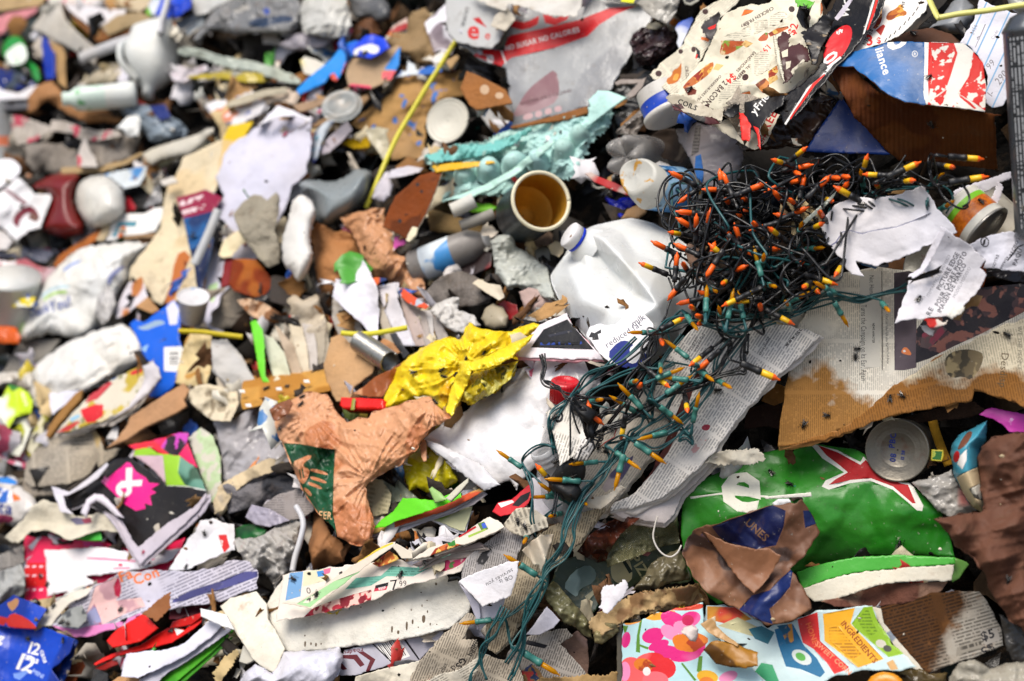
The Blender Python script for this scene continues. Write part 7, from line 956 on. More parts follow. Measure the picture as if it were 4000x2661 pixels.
S('front_edge', None, None, '32', "260,2135 480,2060 800,1995 1200,1975 1720,2000 1720,2060 1300,2090 800,2140 560,2200 320,2295", mk('#46a636', 'gloss', dirt=.25), 29, 3, .15, N=400, th=.0015, parent=T_)
S('white_liner', None, None, '32', "320,2290 560,2200 800,2140 1300,2090 1715,2065 1690,2215 1400,2215 1100,2235 900,2290 740,2345 560,2400 430,2405 330,2340", mk('#d9d4c4', 'paper', dirt=.4, dc='#8a5a30'), 29.6, 4, .12, N=500, parent=T_)
S('inner_lining', None, None, '32', "490,2400 740,2345 900,2290 1100,2235 1660,2220 1600,2300 1430,2400 1100,2440 900,2460 620,2450", mk('#6a4438', 'card', two=('#8a6a58', 14, .56)), 28.5, 8, .06, N=300, parent=T_)
S('torn_corner', None, None, '32', "1720,2000 1830,2040 1850,2060 1760,2190 1700,2230 1690,2210", mk('#5a8a3c', 'gloss', two=('#c9c6b0', 16, .56)), 28, 3, parent=T_, N=60)
S('torn_white_strip', 'torn white strip over the top of the green carton', 'paper', '22', "1780,1130 1850,1040 1950,1010 2100,1010 2240,990 2300,1030 2340,1090 2240,1140 2100,1150 1920,1150", mk('#c9c4b6', 'paper', dirt=.6), 31, 9, .04, torn=3, N=400)
S('white_stick', 'short white plastic stick lying on the green carton', 'stick', '32', "-40,1440 170,1420 395,1400 402,1438 180,1450 -20,1462", mk('#dcdad2', 'poly', tr=0), 30, 1, th=.002)
S('foam_crumb', 'white foam crumb on the green carton', 'foam', '32', "40,1500 90,1460 190,1455 215,1490 150,1530 60,1540", mk('#e0e0e4', 'foam'), 31, 6, .03, bulge=.8)
T_ = thing('navy_brown_bag', 'crumpled brown and navy printed pouch on green carton', 'pouch', '23', 2200, 450, .3)
S('pouch_body', None, None, '23', "1565,380 1650,180 1850,130 2100,50 2340,-40 2680,-90 2750,10 2830,190 2720,370 2600,490 2560,530 2650,680 2700,760 2765,890 2600,1010 2357,1055 2250,1000 2100,915 1800,770 1650,570", mk('#6f4c38', 'gloss', dirt=.75, dc='#2c2018', two=('#8a6248', 9, .52), three=('#4c3a34', 16, .6), rough=.5), 33, 15, .06, N=1800, parent=T_,
  prints=[('P', "1840,150 2100,55 2330,-30 2400,-50 2520,0 2500,150 2430,320 2340,335 2250,355 2100,320 1990,290 1900,230", mk('#161c46', 'gloss', dirt=.3)), ('P', "2210,780 2370,735 2480,620 2590,525 2560,700 2480,800 2400,880 2370,900 2400,1045 2300,1015 2090,910", mk('#18285e', 'gloss', dirt=.2)), ('T', 'UNES', 2140, 120, 70, 42, mk('#7a5a44', 'ink')), ('T', 'going to want to see this...', 1740, 220, 34, 38, mk('#2a3a70', 'ink'), dict(bold=False)), ('P', "1740,200 1760,190 2220,690 2200,710", mk('#4a3226', 'ink')), ('P', "2680,0 2740,0 2800,120 2700,160", mk('#1e2c5c', 'ink'))])
S('front_fold', None, None, '23', "1760,190 1990,300 2250,360 2357,340 2480,420 2400,560 2300,700 2230,760 2150,700 2000,520", mk('#855a3e', 'gloss', dirt=.5, rough=.5), 35.5, 12, .07, N=500, parent=T_)
T_ = thing('dated_can', 'upturned tin can base with blue stamped date', 'can', '32', 1190, 1010, .22)
Bd = basis((-.40, .02, .88)); pd_ = hit(*tp('32', 1190, 1010), .27)
v, f, m_ = lathe([(.001, -.003), (.022, -.003), (.0235, -.0015), (.026, -.003), (.0275, -.001), (.031, -.003), (.0325, .0), (.0365, -.002), (.0395, .003), (.0415, .003), (.042, .0), (.0405, -.002), (.0405, -.07)], 48); solid('can_wall', v, f, mk('#6f6a60', 'metal', metallic=.5, rough=.4, dirt=.5, dc='#5a3220'), Bd, pd_, T_)
for s_, x_, y_, h_ in (('PBC', -.004, .002, .0075), ('08', -.004, -.016, .0075), ('12 28', .007, -.014, .004)): print_on('stamp', s_, x_, y_, h_, Bd, pd_ + Bd[:, 2] * -.0024, 80, iNAVY, T_)
S('teal_can', 'teal and beige labelled can at the right edge', 'can', '32', "1680,1050 1690,950 1750,880 1850,820 1930,780 2020,735 2010,920 1950,1000 1960,1200 2010,1400 2000,1600 1880,1540 1790,1400 1710,1240", mk('#3f8ea4', 'gloss', dirt=.15), 28, 3, .2, 'soft', 6, N=900, prints=[('P', "1735,1260 1850,1200 1950,1160 1965,1250 2010,1400 2000,1600 1880,1540 1790,1400", mk('#c2ae8a', 'ink')), ('P', "1740,1000 1790,900 1850,830 1890,850 1830,960 1760,1010", mk('#6a4030', 'ink'), 1), ('E', 1735, 1070, 28, 55, 10, iRED), ('P', "1740,1140 1770,1060 1830,1000 1830,1100 1790,1190", iWH), ('P', "1850,1370 1950,1320 2000,1400 1990,1480 1900,1450", mk('#55534e', 'ink', two=('#b9b5a8', 90, .5)))])
S('pink_pouch', 'magenta plastic wrapper at the right edge', 'wrapper', '32', "1945,685 2000,640 2060,618 2250,660 2430,690 2430,850 2230,845 2150,770 2060,720", mk('#c23aa0', 'gloss', dirt=.05, two=('#d8a0cc', 70, .7)), 29, 5, .08, N=300)
ST('yellow_tea_stick', 'thin yellow stick beside the upturned can', '32', "1515,740 1550,860 1600,1000 1665,1150", mk('#a87c1c', 'card'), 25, .006, 'stick')
S('green_tag', 'small green and yellow tag beside the upturned can', 'tag', '32', "1505,1005 1615,1010 1620,1060 1600,1115 1500,1105", mk('#c9bc3a', 'gloss'), 27, 1, prints=[('P', "1518,1018 1605,1022 1592,1103 1512,1095", mk('#2a6a2c', 'ink', two=('#a8b84a', 90, .66)))])
S('pink_clear_film', 'clear film with pink stripe below the teal can', 'plastic film', '32', "1320,1310 1400,1280 1500,1270 1690,1190 1760,1330 1850,1470 1920,1560 1780,1620 1680,1640 1560,1570 1440,1430", mk('#a9a6a2', 'film', two=('#c88078', 9, .6), rough=.12), 28, 12, .05, 'film', 1.5, N=500)
S('brown_tissue', 'large brown crumpled plastic at the right edge', 'plastic film', '32', "1525,1650 1680,1610 1900,1590 1990,1560 1960,1400 1940,1250 1920,1080 1970,960 2060,900 2200,860 2430,840 2430,2800 2330,2650 2210,2560 2080,2390 2000,2170 1900,1990 1720,1900 1650,1770", mk('#5f3c2c', 'paper', dirt=.35), 33, 30, .1, 'film', 4, N=2400, wang=15)
# floral bag and printed pouches at the bottom right
T_ = thing('floral_bag', 'light blue shopping bag with pink flower print', 'bag', '23', 1500, 1250, .28)
LB = mk('#b5d8dc', 'gloss', dirt=.1); PK = mk('#d8207a', 'gloss', two=('#e8609c', 12, .5), dirt=.04); PK2 = mk('#e88ab4', 'gloss', dirt=.04); RD2 = mk('#d82428', 'gloss', two=('#e85a5a', 10, .5), dirt=.04); OR2 = mk('#d8761c', 'gloss', two=('#a83c10', 60, .55), dirt=.04); ST2 = mk('#5a8a2a', 'gloss', dirt=.04)
S('bag_side', None, None, '23', "1015,1045 1200,1000 1350,940 1500,900 1760,845 1770,1050 1900,1200 2100,1370 2260,1510 2357,1640 1015,1640", LB, 32, 5, .25, N=2400, th=.001, parent=T_,
  prints=[('P', "1140,1300 1150,1150 1180,1000 1200,1000 1175,1150 1180,1310", ST2), ('P', "1150,1220 1260,1260 1250,1280 1150,1240", ST2), ('P', "1700,1480 1720,1340 1755,1340 1745,1500", ST2), ('P', "1570,1400 1700,1560 1680,1570 1555,1410", ST2), ('P', "1020,1060 1070,1060 1040,1150", ST2), ('P', "1200,975 1330,940 1520,910 1460,980 1330,1015 1240,1000", mk('#e09a1c', 'gloss', dirt=.04), 1), ('P', "1020,1030 1120,1020 1180,1005 1190,1025 1060,1060", mk('#e08a1c', 'gloss'), 1), ('P', "1400,900 1600,880 1760,850 1765,900 1640,920 1480,920", mk('#c83a1c', 'gloss'), 1),
          ('E', 1490, 1010, 130, 75, 25, PK), ('E', 1640, 1000, 100, 70, -20, PK), ('E', 1300, 1150, 105, 70, -15, PK), ('E', 1450, 1120, 90, 60, 35, PK2), ('E', 1350, 1240, 100, 45, -20, PK), ('E', 1440, 1300, 140, 60, 10, PK), ('E', 1600, 1330, 150, 60, -10, PK), ('E', 1720, 1250, 60, 80, 20, PK), ('E', 1600, 1090, 120, 70, 20, PK2), ('E', 1620, 1010, 55, 50, 0, mk('#c01a50', 'gloss')), ('E', 1600, 1220, 130, 75, 20, OR2), ('P', "1480,1230 1560,1130 1640,1110 1760,1140 1820,1190 1760,1260 1640,1290 1530,1290", OR2, 1), ('E', 1050, 1190, 40, 75, 10, PK),
          ('E', 1110, 1440, 110, 90, 20, RD2), ('E', 1260, 1400, 150, 90, -15, RD2), ('E', 1400, 1450, 110, 100, 10, RD2), ('E', 1130, 1560, 120, 90, 0, RD2), ('E', 1320, 1560, 120, 80, 0, mk('#e86a72', 'gloss')), ('E', 1210, 1420, 90, 60, 10, OR2), ('E', 1240, 1480, 36, 40, 0, iWH), ('E', 1800, 1530, 100, 60, 10, mk('#e0a81c', 'gloss')), ('E', 1790, 1580, 70, 50, 0, OR2), ('E', 1990, 1530, 90, 50, -20, PK2), ('E', 1040, 1480, 50, 90, 0, PK2)])
S('bag_gusset', None, None, '23', "965,1065 1015,1045 1020,1640 965,1640", mk('#5a554a', 'gloss', dirt=.4), 31, 2, .1, parent=T_, N=60)
S('white_clump', 'white wet paper clump stuck on the flower print', 'paper', '23', "1555,1120 1580,1070 1660,1055 1715,1090 1710,1170 1690,1205 1640,1200 1600,1150", mk('#d0c4c0', 'paper', two=('#a87a5a', 16, .56)), 35.5, 9, .03, bulge=1, N=160)
T_ = thing('snack_pouch', 'snack pouch with red yellow and green panels', 'pouch', '33', 600, 1250, .28)
S('pouch_face', None, None, '33', "-560,870 -300,880 -100,1000 0,1075 230,1020 450,930 700,900 960,870 1000,1000 1150,1230 1370,1445 1200,1480 850,1480 620,1520 420,1640 -30,1640 -120,1480 -400,1230 -600,1030", mk('#bcd2d4', 'gloss', dirt=.2), 30.5, 9, .15, N=1800, parent=T_,
  prints=[('P', "60,1095 230,1045 330,1240 450,1360 525,1490 480,1535 300,1460 165,1435 100,1250", mk('#1f6a94', 'ink', two=('#194f70', 8, .5))), ('E', 310, 1350, 100, 60, 30, mk('#cfd8d4', 'ink')), ('E', 300, 1345, 50, 34, 30, mk('#5aa84a', 'ink')), ('P', "80,1060 220,1040 240,1220 170,1230 130,1120", mk('#c98a3c', 'ink', two=('#1f5a7c', 60, .5))), ('P', "270,1000 455,935 470,1080 480,1200 600,1310 745,1440 720,1465 610,1505 540,1400 420,1275 320,1215 290,1100", mk('#d0201c', 'gloss', dirt=.1)), ('P', "505,950 800,895 760,1040 900,1190 1065,1365 1000,1390 830,1445 650,1300 520,1200 515,1060", mk('#e0a21c', 'gloss', dirt=.1)), ('P', "770,1040 880,890 960,880 1000,1000 1150,1220 1250,1320 1110,1350 950,1210 800,1080", mk('#84ac1e', 'gloss', dirt=.1)), ('P', "-560,880 -300,890 -150,1000 -350,1050 -560,1000", mk('#c98a2c', 'ink', two=('#c03a24', 16, .52))), ('P', "-460,1060 -280,980 -120,1060 0,1100 -60,1180 -200,1140", mk('#b9b48c', 'ink')), ('P', "-180,1090 -60,1060 60,1120 0,1230 -120,1180", mk('#2a6a7c', 'ink')),
          ('T', 'HONEY', 345, 1040, 50, 70, mk('#e86a3a', 'ink')), ('T', 'SWEET CORN', 430, 1230, 44, 42, mk('#f0906a', 'ink')), ('T', 'INGREDIENTS', 665, 1040, 52, 50, mk('#8a3c10', 'ink')), ('P', "560,1080 640,1060 860,1320 780,1370 560,1190", mk('#e0a21c', 'ink', lines=(0.004182, .2, '#7a3c10', 0.56), dirt=.05)), ('P', "820,1000 920,900 960,1010 1010,1120 950,1150 860,1070", mk('#84ac1e', 'ink', lines=(0.004182, .2, '#2c4a10', 0.56), dirt=.05)), ('E', 1040, 1225, 50, 36, 20, mk('#c9c4b4', 'ink')), ('E', 1100, 1270, 40, 30, 20, mk('#4a4a44', 'ink')), ('P', "1090,1400 1150,1370 1200,1460 1130,1470", mk('#c9a06a', 'ink')), ('P', "-60,1400 40,1420 100,1567 60,1640 -120,1480", mk('#3a9a6a', 'ink'))])
S('ochre_leaf', 'ochre brown dried peel on the snack pouch', 'peel', '23', "1760,1280 1830,1210 1900,1195 2080,1240 2260,1300 2260,1430 2150,1450 2000,1440 1880,1410", mk('#9a6a20', 'gloss', two=('#5a3a14', 14, .54)), 34, 10, .06, bulge=1, N=300)
S('cream_peel', 'cream brown peel strip above the ochre peel', 'peel', '23', "1735,1045 1790,1010 1870,970 1880,1060 1990,1160 2090,1230 2080,1250 1920,1180 1800,1120", mk('#b08a5a', 'gloss', two=('#d8c8a8', 18, .56)), 34, 7, .04, N=200)
T_ = thing('stained_text_card', 'dirty grey card with fine print and dollar price', 'card', '33', 1650, 1100, .25)
S('card_face', None, None, '33', "955,885 1100,880 1300,840 1500,750 1950,740 2035,850 2140,1100 2165,1240 1900,1350 1600,1450 1450,1490 1330,1355 1180,1200 1050,1050", mk('#a39c90', 'news', lines=(0.004321, .16, '#2c2824', 0.68), dirt=.7, stain=('#7a5228', -.55, -.45, (-.9, .1)), dc='#6a4420'), 28.5, 6, .15, N=900, rot=-16, parent=T_, prints=[('T', '$5', 2060, 1210, 85, 150, iBLK), ('P', "1950,1100 2110,1080 2140,1190 2000,1240", mk('#9d968c', 'ink', dirt=.1)), ('T', '$5', 1975, 1200, 82, -18, iBLK), ('P', "1740,1260 1960,1180 1970,1270 1730,1345", mk('#8d867a', 'news', lines=(0.008364, .3, '#1c1a18', 0.76)))])
S('card_border', None, None, '33', "955,885 1040,900 1070,1040 1200,1200 1350,1370 1450,1495 1330,1450 1150,1230 1000,1000", mk('#cfcabc', 'paper', two=('#7d8794', 30, .6), dirt=.4), 29.6, 3, .1, N=200, parent=T_)
S('bottom_right_bag', 'milky white bag at the bottom right edge', 'bag', '33', "1630,1640 1700,1470 1760,1400 1900,1365 2050,1450 2200,1400 2430,1390 2430,1640", mk('#a8a498', 'film', dirt=.4), 30, 18, .08, 'film', 3, N=900)
S('right_grey_film', 'dark grey film at the right edge beside the card', 'plastic film', '33', "2130,950 2230,1000 2330,1080 2430,1250 2430,1420 2250,1390 2180,1240", mk('#4c4a48', 'film', tr=.2, rough=.2), 28, 12, .06, 'film', 1, N=300)
S('orange_tub', 'orange round lid at the bottom edge', 'lid', '33', "880,1640 930,1540 1000,1495 1090,1480 1180,1505 1240,1560 1260,1640", mk('#d28a14', 'poly', tr=0, rough=.3), 32, 1, .1, bulge=1.5, sm=1)
S('olive_film', 'olive clear film under the snack pouch', 'plastic film', '33', "1200,1480 1400,1440 1480,1500 1650,1490 1640,1640 1260,1640", mk('#5a4c30', 'film', tr=.2, rough=.15), 29, 12, .05, 'film', 1)
# right middle: crumpled white papers, small cans, scorched newspaper
T_ = thing('scorched_newspaper', 'newspaper with water stained brown edge, right', 'newspaper', '32', 1000, 200, .24)
NW = dict(lines=(0.003485, .068, '#34322e', 0.64), dirt=.25, stain=('#a8763c', .50, .62, (-.18, -1.0)))
NP = mk('#ece6d8', 'news', **{**NW, 'stain': ('#b98a50', -.34, -.27, (-.30, -.70)), 'lines': (.0027, .068, '#5a5548', .42)})
S('front_page', None, None, '32', "95,985 130,700 165,420 230,-40 400,-330 560,-590 1000,-680 1300,-640 1700,-520 1960,-500 2430,-520 2430,100 1960,60 1700,150 1350,330 1180,480 950,640 760,790 400,920", NP, 29, 6, .22, N=2600, rot=90, parent=T_, pages=3, pbg=mk('#b58a50', 'paper', dirt=.3),
  prints=[('P', "1165,275 1160,-620 1300,-640 1370,-640 1365,250 1260,275", mk('#5c5058', 'ink', two=('#3a3238', 8, .5))), ('P', "1360,210 1365,-100 1480,-250 1700,-400 2050,-520 2430,-520 2430,-300 1960,-60 1700,60 1480,170", PHOTO), ('P', "1400,60 1420,-60 1560,-160 1650,-100 1560,0 1480,80", mk('#8a3a4c', 'ink', two=('#5a4a4c', 40, .5))), ('P', "1220,110 1250,60 1290,70 1330,140 1260,130", mk('#e0804a', 'ink'), 1), ('P', "1240,95 1262,85 1270,105 1250,110", iWH), ('P', "845,-640 1040,-640 1040,240 850,270", mk('#d6d1c4', 'ink', dirt=.15)), ('P', "1045,-640 1052,-640 1056,275 1048,275", iBLK), ('T', 'Turns the Campaign on Its Ear, Again', 858, -330, 50, 90, iBLK, dict(bold=False, sx=.62)), ('T', 'Not Home', 935, -600, 42, 90, iBLK, dict(bold=False, sx=.7)), ('T', 'NEWS ANALYSIS', 962, -160, 20, 90, iBLK, dict(sx=.8)), ('T', 'Court on Friday night after the', 1085, -240, 22, 90, iBLK, dict(bold=False, sx=.7)), ('T', 'of Justice Ruth Bader', 1095, 20, 22, 90, iBLK, dict(bold=False, sx=.7))])
NP2 = mk('#dcd2ba', 'news', lines=(.0034, .05, '#55503f', .42), dirt=.3, stain=('#a87842', -.50, -.43, (.0, -.9)))
S('second_page', None, None, '32', "95,985 400,900 700,810 900,660 1160,420 1350,300 1550,180 1700,80 1960,-40 2200,-150 2430,-230 2430,640 2250,560 2100,510 1895,455 1880,545 1650,590 1400,640 1200,680 950,750 800,830 500,920", NP2, 31.5, 7, .2, N=1800, rot=78, parent=T_, pages=1, pbg=mk('#9a6c3a', 'paper', dirt=.4), prints=[('T', 'Desdisp', 2150, 110, 70, 94, mk('#55452c', 'ink'), dict(bold=False)), ('T', 'WE THE PEOPLE', 2300, -130, 36, 90, mk('#8a8474', 'ink')), ('P', "1620,180 1680,110 1800,80 1920,90 1990,130 1960,250 1870,370 1800,330 1700,350 1640,300", mk('#7a6a4c', 'ink', two=('#4a4232', 50, .52), three=('#a8946a', 40, .56)), 1)])
S('dark_under_card', 'dark brown card under the scorched newspaper', 'cardboard', '32', "880,900 1000,800 1300,690 1600,620 1900,560 2000,640 1900,700 1600,740 1400,760 1200,900 1000,960", mk('#2c1c12', 'card'), 24, 5)
S('brown_corner', 'brown crumbled cork bits left of the scorched newspaper', 'scraps', '32', "-60,560 0,420 90,400 160,430 150,560 60,600", mk('#8a5e2c', 'card', two=('#c89a5a', 30, .54)), 26, 14, .03)
S('dark_plank', 'dark brown plank behind the scorched newspaper corner', 'plank', '32', "-200,640 0,570 150,600 140,830 0,790 -220,820", mk('#2e1a14', 'card'), 23, 4, .1, th=.006)
CT = dict(rough=.3)
T_ = thing('cat_food_can', 'small can with green and orange label', 'can', '31', 1870, 450, .3)
Bk = basis((.60, -.66, .46)); pk = hit(*tp('31', 1745, 335), .33)
v, f, m_ = lathe([(.001, .0), (.030, .0), (.034, .002), (.0355, .0), (.0355, .002, 0), (.0350, .004, 0), (.0350, .010, 0), (.0350, .0102, 1), (.0350, .018, 1), (.0350, .0182, 2), (.0350, .037, 2), (.0350, .0372, 0), (.0350, .047, 0), (.037, .049, 3), (.037, .051, 3), (.035, .0515, 3), (.034, .049, 3), (.030, .048, 3), (.029, .0495, 3), (.001, .0495, 3)], 56)
solid('can_body', v, f, [mk('#d2d0c6', 'gloss', dirt=.4), mk('#7cc02c', 'gloss', dirt=.1), mk('#d0701c', 'gloss', two=('#b85c14', 200, .5), dirt=.15), mk('#a5a39c', 'metal', metallic=.6)], Bk, pk, T_, fm=m_)
T_ = thing('rusty_white_can', 'rusty white can behind the green and orange can', 'can', '31', 2040, 400, .25)
v, f, m_ = lathe([(.001, .0), (.032, .0), (.034, .003), (.0355, .0), (.0355, .03), (.0355, .075), (.037, .077), (.037, .079), (.034, .078), (.001, .076)], 44); solid('can_wall', v, f, mk('#c9c1ae', 'gloss', dirt=.8, dc='#6a3414'), basis((.52, -.62, .4)), hit(*tp('31', 1880, 300), .25), T_)
T_ = thing('orange_can', 'orange labelled can half under the crumpled papers', 'can', '31', 1450, 850, .25)
v, f, m_ = lathe([(.001, -.002), (.036, -.002), (.0385, .002), (.041, .002), (.041, -.001), (.0395, -.002), (.0395, -.004, 1), (.0395, -.07, 1)], 48); solid('can_wall', v, f, [mk('#9a9890', 'metal', metallic=.6), mk('#b5501c', 'gloss')], basis((-.70, .25, .55)), hit(*tp('31', 1490, 860), .295), T_, fm=m_)
S('torn_white_paper', 'torn white paper hanging at the right above cans', 'paper', '31', "1690,290 1720,180 1830,140 1930,110 2080,60 2230,10 2240,80 2150,110 2030,190 1900,225 1790,270", mk('#cfcdd8', 'paper', dirt=.2), 32, 8, .06, torn=2, N=400)
S('torn_white_tail', 'ragged white paper tail beside the aerosol can', 'paper', '31', "2115,105 2165,150 2145,245 2095,335 2060,285 2080,190", mk('#d2d0da', 'paper', dirt=.1), 33, 4, .04, torn=3, N=100)
S('kraft_shred', 'tan fluted cardboard shred above the blank paper', 'cardboard', '31', "1130,215 1160,170 1400,180 1470,190 1460,220 1300,235", mk('#8a6c44', 'card'), 32, 6, th=.004)
S('blank_white_paper', 'crumpled blank white paper beside the tangle of lights', 'paper', '31', "490,510 520,450 560,390 635,295 720,270 820,250 900,255 960,270 1150,235 1300,180 1430,140 1460,180 1530,300 1560,350 1640,440 1690,490 1740,570 1620,640 1470,700 1200,820 970,885 810,840 820,880 890,985 780,960 720,900 690,830 560,700 530,620", mk('#e4e4ee', 'paper', dirt=.14, bump=.3), 38, 9, .10, N=3000, torn=.6, prints=[('P', "680,565 760,552 870,580 930,560 1000,548 1180,520 1340,460 1500,390 1502,396 1345,468 1180,528 1000,555 930,568 870,590 760,560 680,572", mk('#9a9ab4', 'ink')), ('P', "560,700 620,660 680,570 690,572 630,670 565,708", mk('#7c7c9c', 'ink'))])  # thin grey lavender lines paint the shade along the folds, not lettering
T_ = thing('frame_packaging', 'crumpled white packaging printed PICTURE, POUR CADRE', 'packaging', '31', 1600, 1000, .34)
FT = mk('#43434c', 'ink')
S('sheet', None, None, '31', "1160,1405 1220,1250 1280,1100 1290,1000 1310,960 1400,920 1460,860 1470,790 1590,520 1660,560 1720,600 1860,690 2010,835 1960,900 2010,960 1960,1080 1850,1200 1700,1330 1500,1360 1330,1380", mk('#dddde8', 'paper', dirt=.22), 39, 12, .09, N=2200, parent=T_, torn=.6,
  prints=[('T', 'PICTURE EDGE', 1585, 1110, 44, -62, FT, dict(sx=.86)), ('T', 'POUR CADRE PHOTO', 1570, 1260, 44, -62, FT, dict(sx=.84)), ('T', 'IMAGEN DE MARCO', 1590, 1320, 44, -62, FT, dict(sx=.84)), ('T', 'ITEM/ARTICULO #0745823', 1480, 1170, 28, -62, mk('#77777f', 'ink'), dict(bold=False, sx=.9)), ('T', 'MODEL/MODELO', 1720, 1180, 28, -62, mk('#77777f', 'ink'), dict(bold=False)), ('T', 'RE', 1490, 1345, 44, -62, FT)])
S('fold', None, None, '31', "1310,960 1400,900 1480,740 1590,520 1640,560 1560,720 1470,880 1400,960 1330,1000", mk('#cfcfdc', 'paper', dirt=.2), 42, 6, .05, parent=T_, N=300)
S('ticket_paper', 'crumpled white paper with phone symbol and receipt print', 'paper', '31', "1850,690 1960,630 2050,600 2220,562 2330,590 2430,640 2430,940 2200,925 2080,900 1980,905 2010,835 1930,760", mk('#d9d9e4', 'paper', dirt=.15), 38, 13, .06, N=1000, prints=[('E', 1995, 660, 40, 50, -15, iBLK, 24), ('E', 1997, 662, 30, 38, -15, mk('#d9d9e4', 'paper', dirt=.15), 20), ('P', "1975,690 1985,640 2010,630 2005,645 1995,690", iBLK), ('T', 'RECIBO AQUI', 2245, 800, 30, -66, FT), ('T', 'PAQU', 2285, 885, 40, -70, FT), ('T', 'GNOTRE', 2075, 930, 26, -70, FT), ('T', 'sporarte', 2140, 925, 26, -60, FT), ('P', "2200,830 2300,700 2357,680 2357,690 2310,710 2210,840", iBLK)])
S('dark_crumple', 'dark crumpled film below the phone symbol paper', 'plastic film', '31', "2000,930 2150,920 2430,935 2430,1040 2250,1030 2100,990", mk('#23222a', 'film', tr=.1), 33, 9, .05, 'film')
S('sports_scrap', 'torn red and white printed scrap on the newspaper photo', 'scrap', '31', "1440,1375 1490,1345 1560,1370 1620,1400 1660,1380 1640,1420 1540,1450 1490,1450", mk('#d2c8c0', 'paper', two=('#c02a24', 30, .52)), 40, 6, .03, torn=1.5)
S('white_crumb', 'white torn crumb below the frame packaging', 'scrap', '31', "1655,1305 1720,1260 1800,1248 1812,1290 1740,1340 1690,1372 1650,1350", mk('#dcdad4', 'paper', dirt=.1), 41, 8, .03, torn=2, bulge=.6)
S('white_crumb_low', 'small white torn bit on the newspaper photo', 'scrap', '31', "1395,1432 1450,1430 1530,1480 1520,1525 1470,1510 1420,1470", mk('#d8d6d6', 'paper', dirt=.05), 38, 5, .03, torn=2)
S('glass_shard', 'clear plastic sliver among the dark wires', 'plastic piece', '31', "320,470 480,330 600,220 632,190 600,260 480,380 345,500", mk('#9aa098', 'clear', al=.4, rough=.08), 40, 2, .05)
# ------------------------------------------------------------------ small torn scraps wedged between the larger waste
SC = [mk(h_, k_) for h_, k_ in (('#d8d6da', 'paper'), ('#cfc4a8', 'paper'), ('#b08a5c', 'card'), ('#8a6238', 'card'), ('#b4aca0', 'paper'), ('#c4c4d2', 'film'), ('#191614', 'film'), ('#6a4a30', 'card'), ('#dcd8cc', 'film'), ('#3a3430', 'card'), ('#c9b48a', 'card'), ('#a59c90', 'cloth'))] + [mk('#bdb4a8', 'news', lines=(.003, .05, '#333333', .6)), mk('#b5352e', 'gloss'), mk('#2a55a8', 'gloss'), mk('#4f9a3a', 'gloss'), mk('#d8c23a', 'film'), mk('#c8c2c8', 'gloss', two=('#b8506a', 40, .55)), mk('#cfd0c8', 'gloss', two=('#4a7ab0', 40, .55)), mk('#d6cfc0', 'gloss', two=('#c87a3a', 40, .54))]
SW = np.array([6, 6, 5, 6, 4, 4, 16, 9, 5, 14, 4, 3, 5, 2.0, 2, 1.5, 1.5, 3, 3, 3]); SW /= SW.sum()  # dark entries weighted up, painting shade into the crevices
r_ = np.random.RandomState(21); V = []; F = []; FM = []; k_ = 0; gx, gy = np.meshgrid(np.linspace(-.5, .5, 6), np.linspace(-.5, .5, 4)); gx = gx.ravel(); gy = gy.ravel(); cell = [(j * 6 + i, j * 6 + i + 1, (j + 1) * 6 + i + 1, (j + 1) * 6 + i) for j in range(3) for i in range(5)]
for pl_, wz_ in OUT:
    for (x_, y_), w0 in zip(pl_, wz_):
        if not (-60 < x_ < 4060 and -60 < y_ < 2720) or r_.rand() > (.12 if x_ < 1700 and y_ < 1250 else .09 if x_ < 2500 and y_ < 1500 else .07 if x_ < 1800 else .035): continue
        far = w0 / 2.4; s_ = r_.uniform(.02, .065) * far; a_ = r_.choice((.18, .3, .5, .8)); th = r_.rand() * 6.28; ax = np.array((r_.randn() * .55, .25 + r_.randn() * .55, 1.0)); B = basis(ax, (math.cos(th), math.sin(th), .1))
        edge = 1 + .25 * r_.randn(24) * (np.abs(gy) > .4); f1, f2 = r_.uniform(-.5, .5, 2); z_ = np.abs(gx - f1 * .6) * r_.uniform(-.9, .9) + np.abs(gy * .6 + gx * f2 - f2 * .3) * r_.uniform(-.7, .7) + r_.randn(24) * .05
        l_ = np.stack([(gx + .10 * r_.randn(24)) * s_, (gy * edge + .07 * r_.randn(24)) * s_ * a_, z_ * s_ * .6], 1); p_ = P3(x_ + r_.randn() * 16, y_ + r_.randn() * 16, w0 + r_.uniform(.018, .055))
        V.append(l_ @ B.T + p_); F += [tuple(q + k_ for q in c_) for c_ in cell]; FM += [r_.choice(len(SC), p=SW)] * 15; k_ += 24
o_ = mesh_obj('torn_scraps', np.concatenate(V), F, SC, fm=FM); md = o_.modifiers.new('thickness', 'SOLIDIFY'); md.thickness = .0003; tag(o_, 'small torn bits of paper, card and film wedged between the waste', None, kind='stuff')
